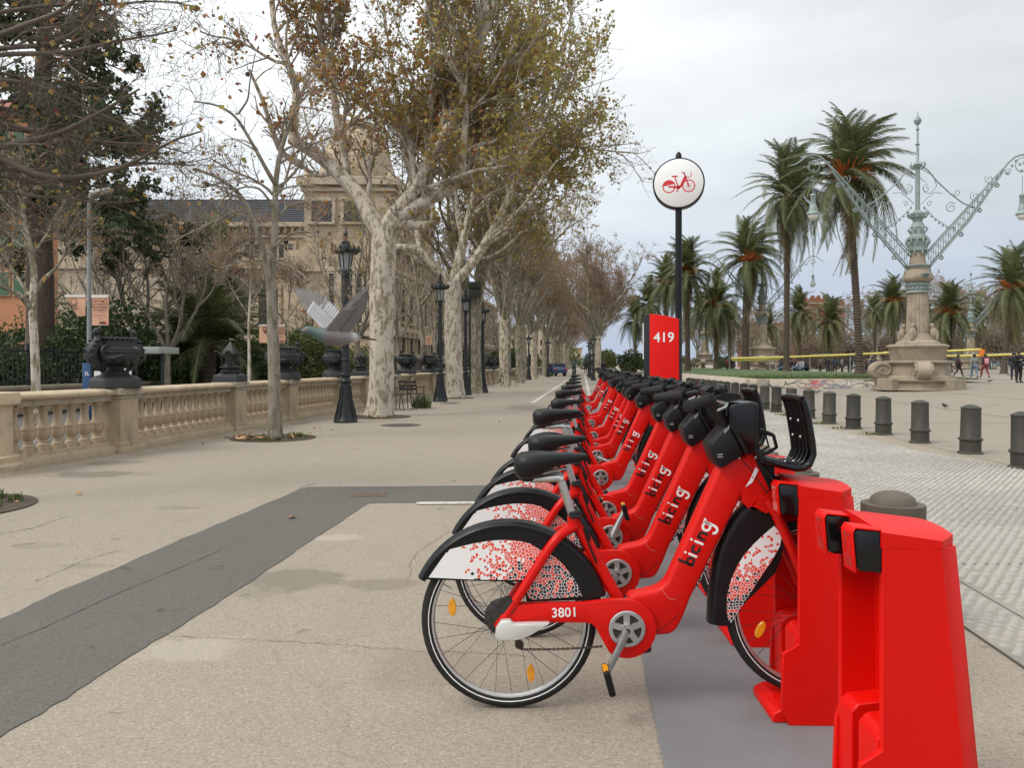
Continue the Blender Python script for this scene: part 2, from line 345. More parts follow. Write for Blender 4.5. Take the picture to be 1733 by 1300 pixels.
MT['needle'] = leafmat('cedar_needles', [(0.036, 0.060, 0.027), (0.060, 0.088, 0.033), (0.091, 0.115, 0.044), (0.044, 0.066, 0.036)], trans=0.2)
MT['cedar_bark'] = M('cedar_bark', (0.14, 0.1, 0.075), 0.95, 0, 0.35, 4, 0.8, 12, stretch=(4, 4, 0.6))
MT['roof'] = M('slate_roof', (0.05, 0.055, 0.063), 0.55, 0, 0.2, 1.5, 0.2, 20)
MT['brick'] = M('red_castle_brick', (0.24, 0.095, 0.06), 0.9, 0, 0.2, 0.5)
MT['orange_wall'] = M('orange_render', (0.52, 0.24, 0.12), 0.9, 0, 0.15, 0.8)
MT['shutter'] = M('green_shutter', (0.07, 0.14, 0.08), 0.7, 0, 0.2, 2)

def bark(name, light, olive, brown, amount):
    m, t, b = newmat(name)
    n1 = noise(t, 7.5, 7, 0.68, stretch=(1.0, 1.0, 0.42)); n2 = noise(t, 15.0, 5, 0.6, stretch=(1, 1, 0.4)); n3 = noise(t, 0.9, 3)
    c = ramp(t, noise(t, 2.0, 4), [(0.3, tuple(x * 0.86 for x in light)), (0.7, tuple(min(1, x * 1.1) for x in light))])
    f = ramp(t, n1, [(amount, (1, 1, 1)), (amount + 0.03, (0, 0, 0))])
    c = mixc(t, f, c, olive)
    f = ramp(t, n2, [(amount - 0.08, (1, 1, 1)), (amount - 0.05, (0, 0, 0))])
    c = mixc(t, f, c, brown)
    w2 = nd(t, 'ShaderNodeTexNoise', i_Scale=14.0, i_Detail=4.0); cc = nd(t, 'ShaderNodeTexCoord'); mpp = nd(t, 'ShaderNodeMapping'); mpp.inputs['Scale'].default_value = (0.5, 0.5, 4.0)
    lk(t, cc.outputs['Object'], mpp.inputs[0]); lk(t, mpp.outputs[0], w2.inputs['Vector'])
    f = ramp(t, w2.outputs['Fac'], [(0.62, (0, 0, 0)), (0.7, (1, 1, 1))])
    k = nd(t, 'ShaderNodeMath', operation='MULTIPLY'); k.inputs[1].default_value = 0.45; lk(t, f, k.inputs[0])
    c = mixc(t, k.outputs[0], c, tuple(x * 0.6 for x in light))
    lk(t, c, b.inputs['Base Color']); b.inputs['Roughness'].default_value = 0.85; b.inputs['Specular IOR Level'].default_value = 0.2
    bump(t, b, n2, 0.5, 0.03)
    return m
MT['bark'] = bark('plane_bark', (0.56, 0.49, 0.40), (0.25, 0.225, 0.14), (0.2, 0.145, 0.095), 0.47)
MT['bark_pale'] = bark('pale_plane_bark', (0.53, 0.465, 0.385), (0.27, 0.235, 0.16), (0.21, 0.155, 0.105), 0.455)
MT['bark_grey'] = bark('grey_plane_bark', (0.36, 0.325, 0.245), (0.19, 0.175, 0.12), (0.15, 0.12, 0.085), 0.5)
MT['bark_young'] = bark('young_plane_bark', (0.28, 0.245, 0.195), (0.19, 0.17, 0.12), (0.14, 0.115, 0.09), 0.47)

def mosaic(name, axis_s, axis_z, s0, s1, off):
    # printed confetti of cells: white, then red cells, then black cells with white joints
    m, t, b = newmat(name)
    c = nd(t, 'ShaderNodeTexCoord'); sp = nd(t, 'ShaderNodeSeparateXYZ'); lk(t, c.outputs['Object'], sp.inputs[0])
    cmb = nd(t, 'ShaderNodeCombineXYZ'); lk(t, sp.outputs['X'], cmb.inputs[0]); lk(t, sp.outputs['Z'], cmb.inputs[1])
    v = nd(t, 'ShaderNodeTexVoronoi', i_Scale=88.0); v.voronoi_dimensions = '2D'; lk(t, cmb.outputs[0], v.inputs['Vector'])
    ve = nd(t, 'ShaderNodeTexVoronoi', feature='DISTANCE_TO_EDGE', i_Scale=88.0); ve.voronoi_dimensions = '2D'; lk(t, cmb.outputs[0], ve.inputs['Vector'])
    rc = nd(t, 'ShaderNodeSeparateColor'); lk(t, v.outputs['Color'], rc.inputs[0])
    vp = nd(t, 'ShaderNodeSeparateXYZ'); lk(t, v.outputs['Position'], vp.inputs[0])
    def lin(a, ka, bb, kb, k0):
        m1_ = nd(t, 'ShaderNodeMath', operation='MULTIPLY_ADD'); lk(t, a, m1_.inputs[0]); m1_.inputs[1].default_value = ka; m1_.inputs[2].default_value = k0
        m2_ = nd(t, 'ShaderNodeMath', operation='MULTIPLY_ADD'); lk(t, bb, m2_.inputs[0]); m2_.inputs[1].default_value = kb; lk(t, m1_.outputs[0], m2_.inputs[2]); return m2_.outputs[0]
    def cmp(a, bb):
        g_ = nd(t, 'ShaderNodeMath', operation='GREATER_THAN'); lk(t, a, g_.inputs[0])
        if hasattr(bb, 'links'): lk(t, bb, g_.inputs[1])
        else: g_.inputs[1].default_value = bb
        return g_.outputs[0]
    dens = lin(sp.outputs['X'], axis_s[0], sp.outputs['Z'], axis_z[0], off[0])      # how many cells are inked
    blk = lin(sp.outputs['X'], axis_s[1], sp.outputs['Z'], axis_z[1], off[1])       # how many of them are black
    inked = cmp(dens, rc.outputs[0]); isb = cmp(blk, rc.outputs[1])
    cell = cmp(ve.outputs['Distance'], 0.075)
    a_ = nd(t, 'ShaderNodeMath', operation='MULTIPLY'); lk(t, inked, a_.inputs[0]); lk(t, cell, a_.inputs[1])
    ink = mixc(t, isb, (0.74, 0.06, 0.032), (0.012, 0.012, 0.014))
    col = mixc(t, a_.outputs[0], (0.78, 0.77, 0.76), ink)
    lk(t, col, b.inputs['Base Color']); b.inputs['Roughness'].default_value = 0.35
    return m
MT['mosaic_r'] = mosaic('mosaic_print_rear', (3.9, .9), (-1.0, -4.3), 0, 0, (1.22, 2.42))
MT['mosaic_f'] = mosaic('mosaic_print_front', (0, 0), (-5.3, -5.3), 0, 0, (3.33, 2.6))
MT['mosaic_w'] = mosaic('mosaic_print_tube', (0.0, 0.0), (-3.0, -6), 0, 0, (2.6, 4.3))

def facade_mat(name, base, bw, bh):
    m, t, b = newmat(name)
    br = nd(t, 'ShaderNodeTexBrick'); c = nd(t, 'ShaderNodeTexCoord'); sp = nd(t, 'ShaderNodeSeparateXYZ'); lk(t, c.outputs['Object'], sp.inputs[0])
    ad = nd(t, 'ShaderNodeMath', operation='ADD'); lk(t, sp.outputs['X'], ad.inputs[0]); lk(t, sp.outputs['Y'], ad.inputs[1])
    cb = nd(t, 'ShaderNodeCombineXYZ'); lk(t, ad.outputs[0], cb.inputs[0]); lk(t, sp.outputs['Z'], cb.inputs[1]); lk(t, cb.outputs[0], br.inputs['Vector'])
    br.inputs['Scale'].default_value = 1.0; br.inputs['Brick Width'].default_value = bw; br.inputs['Row Height'].default_value = bh; br.inputs['Mortar Size'].default_value = 0.022
    br.inputs['Color1'].default_value = (*[x * 0.9 for x in base], 1); br.inputs['Color2'].default_value = (*[min(1, x * 1.1) for x in base], 1); br.inputs['Mortar'].default_value = (*[x * 0.55 for x in base], 1)
    n = noise(t, 0.35, 6, 0.7); cc = mixc(t, 0.5, br.outputs['Color'], ramp(t, n, [(0.3, tuple(x * 0.55 for x in base)), (0.7, tuple(x * 1.1 for x in base))]))
    lk(t, cc, b.inputs['Base Color']); b.inputs['Roughness'].default_value = 0.9
    return m
MT['palace'] = facade_mat('palace_sandstone', (0.5, 0.395, 0.265), 1.3, 0.62)
MT['palace_rubble'] = M('palace_rubble_stone', (0.47, 0.38, 0.275), 0.92, 0, 0.42, 1.6, 0.5, 8, dirt=((0.2, 0.15, 0.1), 2.4, 0.54, 0.6))
MT['palace_trim'] = M('palace_trim_stone', (0.48, 0.39, 0.28), 0.9, 0, 0.2, 0.8, dirt=((0.24, 0.19, 0.14), 1, 0.55, 0.5))
def flat(name, col, rough=0.7): return M(name, col, rough, 0, 0.12, 5)
# ---------------------------------------------------------------- ground
def blobs(mat, lst):
    t = mat.node_tree; b = t.nodes['Principled BSDF']; src = b.inputs['Base Color'].links[0].from_socket
    c = nd(t, 'ShaderNodeTexCoord'); n = nd(t, 'ShaderNodeTexNoise', i_Scale=3.5, i_Detail=6.0, i_Roughness=0.65); lk(t, c.outputs['Object'], n.inputs['Vector'])
    for (x, y, rx, ry, col, st) in lst:
        m_ = nd(t, 'ShaderNodeMapping'); m_.vector_type = 'TEXTURE'; m_.inputs['Location'].default_value = (x, y, 0); m_.inputs['Scale'].default_value = (rx, ry, 1)
        lk(t, c.outputs['Object'], m_.inputs[0])
        l = nd(t, 'ShaderNodeVectorMath', operation='LENGTH'); lk(t, m_.outputs[0], l.inputs[0])
        a = nd(t, 'ShaderNodeMath', operation='MULTIPLY_ADD'); lk(t, n.outputs['Fac'], a.inputs[0]); a.inputs[1].default_value = 2.2; a.inputs[2].default_value = -1.1
        s = nd(t, 'ShaderNodeMath', operation='ADD'); lk(t, l.outputs['Value'], s.inputs[0]); lk(t, a.outputs[0], s.inputs[1])
        r = nd(t, 'ShaderNodeMapRange'); r.inputs[1].default_value = 1.1; r.inputs[2].default_value = 0.75; r.inputs[3].default_value = 0; r.inputs[4].default_value = st; lk(t, s.outputs[0], r.inputs[0])
        src = mixc(t, r.outputs[0], src, col)
    lk(t, src, b.inputs['Base Color'])
def gb(px, py, hw, hh, col, st):
    a = G(px, py); b_ = G(px + hw, py); c_ = G(px, py - hh); d_ = G(px, py + hh)
    return (a.x, a.y, abs(b_.x - a.x), max(0.05, abs(c_.y - d_.y) / 2), col, st)
DK, LT = (0.17, 0.145, 0.115), (0.45, 0.40, 0.33)
blobs(MT['asphalt'], [gb(160, 803, 80, 6, DK, 0.75), gb(190, 784, 50, 4, DK, 0.6), gb(490, 982, 80, 18, DK, 0.65), gb(650, 990, 70, 12, DK, 0.5), gb(430, 1000, 60, 14, DK, 0.3),
                      gb(570, 910, 45, 6, LT, 0.4), gb(320, 1100, 100, 22, LT, 0.35), gb(720, 1130, 90, 40, DK, 0.25), gb(890, 690, 35, 5, DK, 0.5), gb(470, 716, 60, 3, DK, 0.4),
                      gb(150, 958, 60, 4, DK, 0.3), gb(60, 925, 50, 5, DK, 0.3), gb(300, 860, 40, 3, DK, 0.4)])

def ugrid(name, us, ys, z, mat, kind='structure'):
    vs = []; fs = []; n = len(us)
    for y in ys:
        for u in us: vs.append((u + 0.09 * y, y, z + gz(u + 0.09 * y, y)))
    for j in range(len(ys) - 1):
        for i in range(n - 1): fs.append((j * n + i, j * n + i + 1, (j + 1) * n + i + 1, (j + 1) * n + i))
    o = MB().add(vs, fs).build(name, mat, ang=0); return tag(o, kind=kind)
US = [13 + i * 0.75 for i in range(13)]
ugrid('ground', [-500, -80, -20, -7.2, 0, 5.2] + US + [60, 200, 500], [-40, -5, 0, 30, 100, 300, 1000], 0.0, MT['asphalt'])
ugrid('plaza_pavement', [5.42] + US + [60, 200, 300], [-5, 0, 30, 100, 300], 0.004, MT['plaza'])
ugrid('street', [-200, -60, -12.5, -7.4], [-5, 0, 30, 100, 300], 0.004, MT['street'])
ugrid('garden_ground', [-160, -60, -20, -14.1], [-5, 0, 30, 100, 300], 0.012, MT['soil'])

strip = [(-60, 1082), (0, 1050), (90, 1007), (197, 962), (291, 920), (400, 875), (509, 828), (520, 825), (700, 823.5), (880, 822),
         (880, 850), (760, 851), (640, 851.5), (623, 853), (570, 888), (519, 920), (470, 955), (405, 998), (320, 1052), (228, 1107), (110, 1184), (0, 1250), (-60, 1290)]
pts = []
for i, p in enumerate(strip):                                   # slightly ragged edge
    q = strip[(i + 1) % len(strip)]
    for k in range(6):
        t = k / 6; g = G(p[0] + (q[0] - p[0]) * t, p[1] + (q[1] - p[1]) * t)
        j = 0.0 if i in (len(strip) - 1,) else 0.009
        pts.append((g.x + RNG.uniform(-j, j), g.y + RNG.uniform(-j, j)))
sheet('asphalt_patch', pts, 0.004, MT['dark_asphalt'])
q = [G(705, 855), G(815, 854.5), G(815, 850.5), G(705, 851)]
sheet('road_marking', [(p.x, p.y) for p in q], 0.008, MT['road_white'])
def line(p0, p1, wd):
    a, b = G(*p0), G(*p1); d = (b - a).normalized(); n = Vector((d.y, -d.x, 0)) * wd / 2
    sheet('lane_marking', [((a - n).x, (a - n).y), ((a + n).x, (a + n).y), ((b + n).x, (b + n).y), ((b - n).x, (b - n).y)], 0.004, MT['road_white'])
line((901, 682), (966, 639.5), 0.16); line((998, 672), (990, 636), 0.16)

# grey steel mat under the docks
mb = MB()
def uy(u, y): return (u + 0.09 * y, y)
mp_ = [uy(0.262, 1.2), uy(1.25, 1.2), uy(1.25, 22.0), uy(0.262, 22.0)]
mb.prism(mp_, 0.0, 0.014, plane='xy'); tag(mb.build('docking_mat', MT['mat'], bevel=0.004, seg=1), kind='structure')

# ---------------------------------------------------------------- setts
m, t, b = newmat('worn_stud'); g = nd(t, 'ShaderNodeNewGeometry')
c = ramp(t, g.outputs['Random Per Island'], [(0, (0.33, 0.305, 0.265)), (0.5, (0.40, 0.37, 0.325)), (1, (0.46, 0.43, 0.38))])
f = ramp(t, noise(t, 0.55, 4), [(0.35, (0.7, 0.7, 0.7)), (0.65, (1.12, 1.12, 1.12))]); c = mixc(t, 1.0, c, f, 'MULTIPLY')
c = mixc(t, 0.35, c, ramp(t, noise(t, 60, 3), [(0.3, (0.2, 0.19, 0.17)), (0.7, (0.55, 0.52, 0.47))]))
lk(t, c, b.inputs['Base Color']); b.inputs['Roughness'].default_value = 0.8; MT['sett'] = m
MT['sett_bed'] = M('studded_slab', (0.27, 0.25, 0.212), 0.92, 0, 0.2, 1.2, 0.3, 90, dirt=((0.4, 0.375, 0.33), 0.8, 0.52, 0.6))
XR = [(0, 6.9), (3, 6.8), (9.36, 6.23), (11.26, 5.98), (14.1, 6.2), (18.9, 6.72), (24, 7.1)]
def xr(y):
    for (a, b_), (c_, d_) in zip(XR, XR[1:]):
        if a <= y <= c_: return b_ + (d_ - b_) * (y - a) / (c_ - a)
    return 7
UL = 1.86
bed = [uy(UL, 1.0), uy(UL, 22.0)] + [(xr(y), y) for y in (22.0, 18.9, 16, 14.1, 12.6, 11.26, 9.36, 6, 3, 1.0)]
path = sheet('studded_paving', bed, 0.004, MT['sett_bed'])
px_, py_ = 0.074, 0.052
def stud_geo(x, y, a, b_, h, r):
    # low oval boss cast on the slab
    co, si = math.cos(r), math.sin(r); out_ = []
    for k, z in ((1.0, 0.0035), (0.8, 0.011 * h + .003), (0.42, 0.0155 * h + .003)):
        for j in range(8):
            w_ = math.pi * (j + .5) / 4; p, q_ = a * k * math.cos(w_), b_ * k * math.sin(w_); out_.append((x + p * co - q_ * si, y + p * si + q_ * co, z))
    return out_
SF = [(k * 8 + j, k * 8 + (j + 1) % 8, (k + 1) * 8 + (j + 1) % 8, (k + 1) * 8 + j) for k in range(2) for j in range(8)]
SF2 = SF + [(16, 17, 18, 19), (16, 19, 20, 23), (20, 21, 22, 23)]
ss = []
row = 0; y = 1.3
while y < 21.5:
    u = UL + 0.05 + (px_ / 2 if row % 2 else 0); lim = xr(y) - 0.05
    while u + 0.09 * y < lim:
        if abs(u - UL - .36) > .03 and RNG.random() > .006: ss.append((u + 0.09 * y + RNG.uniform(-.003, .003), y + RNG.uniform(-.003, .003)))
        u += px_
    y += py_ * (1 if y < 13 else 1.25); row += 1
vis = sorted([s for s in ss if 1600 < CX + s[0] * F / s[1] < 1735 and s[1] > 2.4], key=lambda s: s[1])[:300]
vset = set(vis); var = []
for k in range(8):
    mb = MB(); mb.add(stud_geo(0, 0, 0.027 + RNG.uniform(-.003, .003), 0.019 + RNG.uniform(-.002, .002), RNG.uniform(.75, 1.1), RNG.uniform(-.25, .25)), SF2); var.append(mb.mesh('paving_stud', MT['sett'], 60))
for s_ in vis: link('paving_stud', var[RNG.randrange(8)], path, (s_[0], s_[1], 0.0))
V = []; Q = []
for s_ in ss:
    if s_ in vset: continue
    o = len(V); V += stud_geo(s_[0], s_[1], 0.027 + RNG.uniform(-.003, .003), 0.019 + RNG.uniform(-.002, .002), RNG.uniform(.7, 1.1), RNG.uniform(-.25, .25)); Q += [tuple(i + o for i in f_) for f_ in SF2]
tag(link('stud_field', npmesh('stud_field', V, Q, MT['sett']), path), kind='stuff')
def groove(u, w_, y0, y1, nm): 
    pts_ = [uy(u - w_ / 2 + RNG.uniform(-.003, .003), y0 + (y1 - y0) * k / 30) for k in range(31)] + [uy(u + w_ / 2 + RNG.uniform(-.004, .004), y1 - (y1 - y0) * k / 30) for k in range(31)]
    sheet(nm, pts_, 0.0075, MT['joint'])
MT['joint'] = M('dark_joint', (0.1, 0.088, 0.07), .95, 0, .3, 20)
groove(UL + .36, .006, 1.2, 21.5, 'paving_joint'); groove(UL + .0, .011, 1.2, 21.8, 'paving_joint')
for yj in (3.05, 4.9, 6.75, 8.6, 10.5):
    sheet('paving_joint', [uy(UL, yj), (xr(yj), yj + .02), (xr(yj), yj + .03), uy(UL, yj + .01)], 0.0072, MT['joint'])

# ---------------------------------------------------------------- covers in the ground, tree pits
mb = MB(); cs = [G(592, 842), G(652, 841.5), G(658, 833), G(604, 833.5)]
mb.add([(p.x, p.y, 0.0075) for p in cs], [(0, 1, 2, 3)])
c0 = sum(cs, Vector()) / 4
for k in range(5):
    a = cs[0].lerp(cs[3], (k + .5) / 5); b_ = cs[1].lerp(cs[2], (k + .5) / 5); d = (cs[3] - cs[0]) * 0.05
    a = a.lerp(c0, .08); b_ = b_.lerp(c0, .08)
    mb.add([(a - d)[:2] + (0.009,), (b_ - d)[:2] + (0.009,), (b_ + d)[:2] + (0.009,), (a + d)[:2] + (0.009,)], [(0, 1, 2, 3)])
tag(mb.build('access_cover', M('rusty_cover', (0.16, 0.115, 0.085), 0.8, 0.2, 0.3, 12), ang=0), 'rectangular rusty access cover set in the dark asphalt strip', 'access cover')
def disc_cover(px, py, r, label):
    c_ = G(px, py); mb = MB(); mb.lathe([(r, 0.0), (r, 0.006), (r * .93, 0.008), (r * .9, 0.006), (0.001, 0.007)], 24, (c_.x, c_.y, 0), close=False)
    for k in range(4): mb.box((c_.x, c_.y - r * .6 + k * r * .4, 0.008), (r * 1.1, r * .12, 0.004))
    tag(mb.build('manhole_cover', M('manhole_iron', (0.1, 0.085, 0.07), 0.7, 0.3, 0.3, 12)), label, 'manhole cover')
disc_cover(678, 720, 0.42, 'round iron manhole cover in front of the big plane tree')
disc_cover(762, 683, 0.34, 'small round manhole cover beside the second lamp post')

def grass_tuft(V, Q, x, y, z, n, h, spread):
    for _ in range(n):
        a = RNG.uniform(0, 6.28); r = spread * math.sqrt(RNG.random()); bx, by = x + r * math.cos(a), y + r * math.sin(a)
        a2 = RNG.uniform(0, 6.28); wx, wy = 0.006 * math.cos(a2) * (1 + h * 4), 0.006 * math.sin(a2) * (1 + h * 4); hh = h * RNG.uniform(.5, 1.2); lx, ly = RNG.uniform(-.5, .5) * hh, RNG.uniform(-.5, .5) * hh
        o = len(V); V += [(bx - wx, by - wy, z), (bx + wx, by + wy, z), (bx + lx + wx * .3, by + ly + wy * .3, z + hh), (bx + lx - wx * .3, by + ly - wy * .3, z + hh)]; Q.append((o, o + 1, o + 2, o + 3))
MT['fallen'] = leafmat('fallen_leaves', [(0.42, 0.2, 0.08), (0.55, 0.32, 0.15), (0.3, 0.13, 0.06), (0.6, 0.42, 0.25)])
def fallen(V, Q, x, y, z, s):
    a = RNG.uniform(0, 6.28); k = RNG.uniform(.15, .5); u_, v_ = Vector((math.cos(a), math.sin(a), RNG.uniform(-.3, .3))) * s, Vector((-math.sin(a), math.cos(a), RNG.uniform(-.3, .3))) * s * .7
    p = Vector((x, y, z + s * .25)); o = len(V)
    V += [tuple(p - u_), tuple(p - v_ + Vector((0, 0, s * k))), tuple(p + u_), tuple(p + v_ + Vector((0, 0, s * k * .5)))]; Q.append((o, o + 1, o + 2, o + 3))
def pit(px, py, r, name_label, nleaf=0, ngrass=0, off=(0, 0)):
    c_ = G(px, py) + Vector((off[0], off[1], 0)); mb = MB()
    mb.lathe([(r + .035, 0.0), (r + .035, 0.012), (r, 0.012), (r - .015, 0.005), (0.01, 0.03)], 40, (c_.x, c_.y, 0), close=False)
    o = mb.build('tree_pit', MT['soil']); tag(o, name_label, kind='structure')
    if ngrass:
        V, Q = [], []
        for _ in range(ngrass): 
            a = RNG.uniform(0, 6.28); rr = r * .9 * math.sqrt(RNG.random()); grass_tuft(V, Q, c_.x + rr * math.cos(a), c_.y + rr * math.sin(a), 0.015, 9, 0.06, 0.05)
        tag(link('grass', npmesh('grass', V, Q, MT['grass'], False), o), kind='stuff')
    if nleaf:
        V, Q = [], []
        for _ in range(nleaf):
            a = RNG.uniform(0, 6.28); rr = r * .95 * math.sqrt(RNG.random()); fallen(V, Q, c_.x + rr * math.cos(a), c_.y + rr * math.sin(a), 0.03, RNG.uniform(.04, .08))
        tag(link('fallen_leaves', npmesh('fallen_leaves', V, Q, MT['fallen'], False), o), kind='stuff')
pit(463, 742, 0.68, None, 34, 38); pit(642, 706, 0.72, None, 14, 10); pit(-18, 861, 0.69, None, 6, 110, (-.42, 0)); pit(770, 674, 0.7, None, 8, 0)
V, Q = [], []
for px, py, n in ((568, 729, 1), (537, 724, 2), (420, 745, 6), (400, 735, 4), (690, 700, 1), (690, 684, 5), (486, 878, 1), (300, 745, 2), (340, 752, 3), (130, 838, 1), (620, 733, 1), (840, 715, 1), (770, 728, 1), (180, 770, 2), (355, 735, 5), (445, 728, 5)):
    for _ in range(n):
        g_ = G(px + RNG.uniform(-8, 8), py + RNG.uniform(-2, 2)); fallen(V, Q, g_.x, g_.y, 0.0, RNG.uniform(.03, .055))
tag(link('fallen_leaves', npmesh('fallen_leaves', V, Q, MT['fallen'], False)), kind='stuff')

# cracks and the seam down the middle of the dark strip
def crack(ptsl, w_, z, jit, mat):
    P_ = []
    for a, b_ in zip(ptsl, ptsl[1:]):
        for k in range(14): f_ = k / 14; g = G(a[0] + (b_[0] - a[0]) * f_, a[1] + (b_[1] - a[1]) * f_); P_.append(Vector((g.x + RNG.uniform(-jit, jit), g.y + RNG.uniform(-jit, jit), 0)))
    L_, R_ = [], []
    for i, p in enumerate(P_):
        d = P_[min(i + 1, len(P_) - 1)] - P_[max(0, i - 1)]; d.normalize(); n_ = Vector((-d.y, d.x, 0)) * w_ * RNG.uniform(.3, 1.0) / 2; L_.append(p + n_); R_.append(p - n_)
    mb = MB(); k = len(P_); mb.add([(p.x, p.y, z) for p in L_ + R_], [(k + i, k + i + 1, i + 1, i) for i in range(k - 1)]); tag(mb.build('crack', mat, ang=0), kind='structure')
CRK_ = M('crack_dirt', (.165, .14, .108), .95, 0, .2, 8)
crack([(585, 1092), (640, 1098), (720, 1104), (800, 1106), (900, 1112)], .005, .004, .01, CRK_); crack([(300, 1078), (420, 1084), (585, 1092)], .005, .004, .012, CRK_)
crack([(-40, 1112), (80, 1062), (200, 1006), (330, 952), (380, 930)], .008, .008, .004, M('strip_seam', (.07, .066, .06), .95))
crack([(60, 985), (140, 950), (210, 930)], .008, .004, .012, CRK_); crack([(0, 905), (60, 893), (120, 872)], .01, .004, .02, CRK_); crack([(509, 826), (535, 818)], .02, .004, .01, CRK_)
crack([(760, 900), (700, 940), (690, 985)], .005, .004, .012, CRK_)

for u0, y0, u1, y1 in ((5.6, 16.5, 24, 17.5), (5.7, 24, 24, 25.2), (5.6, 31, 24, 32), (9.5, 5, 11.5, 40), (14.5, 9, 16, 40), (5.6, 11.2, 20, 11.9)):
    a = Vector(uy(u0, y0)); b_ = Vector(uy(u1, y1)); d = (b_ - a).normalized(); n_ = Vector((-d.y, d.x)) * .018; N_ = 14
    for k in range(N_): p, q = a.lerp(b_, k / N_), a.lerp(b_, (k + 1) / N_); sheet('paving_joint', [tuple(p - n_), tuple(q - n_), tuple(q + n_), tuple(p + n_)], 0.008, MT['joint']) if k % 5 or u0 > 5.65 else None
# ---------------------------------------------------------------- shared bicycles
RH, FH, WR = (0.015, 0.327), (1.146, 0.327), 0.327
TXT = {}
def textmesh(s, size, mat, depth=0.0008):
    cu = bpy.data.curves.new('lettering', 'FONT'); cu.body = s; cu.size = size; cu.extrude = depth; cu.align_x = 'CENTER'; cu.align_y = 'CENTER'; cu.resolution_u = 3; cu.offset = size * 0.012
    o = bpy.data.objects.new('lettering', cu); COL.objects.link(o); bpy.context.view_layer.update()
    me = bpy.data.meshes.new_from_object(o.evaluated_get(bpy.context.evaluated_depsgraph_get())); bpy.data.objects.remove(o)
    me.materials.clear(); me.materials.append(mat); return me
def stroke(mb, pts, w_, m=0, y=0.0, n=8):
    # flat pen stroke with round ends in the xz plane facing -y
    pts = [Vector((p[0], p[1])) for p in pts]; L, R_ = [], []
    for i, p in enumerate(pts):
        d = (pts[min(i + 1, len(pts) - 1)] - pts[max(i - 1, 0)]).normalized(); nn = Vector((-d.y, d.x)) * w_ / 2
        L.append(p + nn); R_.append(p - nn)
    d0 = (pts[1] - pts[0]).normalized(); d1 = (pts[-1] - pts[-2]).normalized()
    a0 = math.atan2(d0.y, d0.x); a1 = math.atan2(d1.y, d1.x)
    cap1 = [pts[-1] + Vector((math.cos(a1 - math.pi / 2 + math.pi * k / 5), math.sin(a1 - math.pi / 2 + math.pi * k / 5))) * w_ / 2 for k in range(1, 5)]
    cap0 = [pts[0] + Vector((math.cos(a0 + math.pi / 2 + math.pi * k / 5), math.sin(a0 + math.pi / 2 + math.pi * k / 5))) * w_ / 2 for k in range(1, 5)]
    k = len(pts)
    vs = [(p.x, y, p.y) for p in L] + [(p.x, y, p.y) for p in R_]
    mb.add(vs, [(k + i, k + i + 1, i + 1, i) for i in range(k - 1)], m)
    mb.add([(p.x, y, p.y) for p in [R_[-1]] + cap1 + [L[-1]]], [tuple(range(6))], m)
    mb.add([(p.x, y, p.y) for p in [L[0]] + cap0 + [R_[0]]], [tuple(range(6))], m)
def arcp(cx, cy, r, a0, a1, n=8, ry=None):
    ry = ry or r; return [(cx + r * math.cos(math.radians(a0 + (a1 - a0) * i / n)), cy + ry * math.sin(math.radians(a0 + (a1 - a0) * i / n))) for i in range(n + 1)]

def tyre_mesh(front):
    mb = MB(); pr = []
    for k in range(13):
        a = math.radians(-150 + 300 * k / 12); pr.append((WR - 0.0225 + 0.0225 * math.cos(a), 0.0225 * math.sin(a)))
    mb.lathe(pr, 56, axis='y', close=False)
    # tread knurls and reflective sidewall stripe
    for sy in (-1, 1): mb.lathe([(WR - .031, sy * .0222), (WR - .0275, sy * .0229)], 56, axis='y', m=1, close=False)
    return mb.mesh('tyre', [MT['rubber'], MT['white']], 60)
def rim_mesh():
    mb = MB(); mb.lathe([(.281, -.012), (.295, -.016), (.302, -.014), (.302, .014), (.295, .016), (.281, .012), (.276, 0), (.281, -.012)], 56, axis='y', close=False)
    mb.tube([(.275 * math.cos(2.6), -.004, .275 * math.sin(2.6)), (.24 * math.cos(2.6), -.006, .24 * math.sin(2.6))], .0035, 6)
    return mb.mesh('rim', MT['alu'], 50)
def spokes_mesh(hr):
    mb = MB()
    for k in range(28):
        a = 2 * math.pi * k / 28; s_ = 1 if k % 2 else -1; a2 = a + (0.85 if (k // 2) % 2 else -0.85)
        mb.tube([(.279 * math.cos(a), 0, .279 * math.sin(a)), (hr * math.cos(a2), s_ * .03, hr * math.sin(a2))], .0011, 4, cap=False)
    return mb.mesh('spokes', MT['steel_dark'], 60)
def hub_mesh(r):
    mb = MB(); mb.lathe([(.008, -.06), (.012, -.055), (.018, -.04), (r, -.034), (r, -.026), (r * .62, -.02), (r * .62, .02), (r, .026), (r, .034), (.018, .04), (.012, .055), (.008, .06)], 20, axis='y')
    return mb.mesh('hub', MT['steel_dark'], 40)
def reflector_mesh():
    mb = MB(); ol = [(.018 * math.cos(a) * .8, .033 * math.sin(a)) for a in [2 * math.pi * i / 16 for i in range(16)]]
    mb.prism(ol, -.007, .007); return mb.mesh('wheel_reflector', MT['amber'], 40, .002, 1)

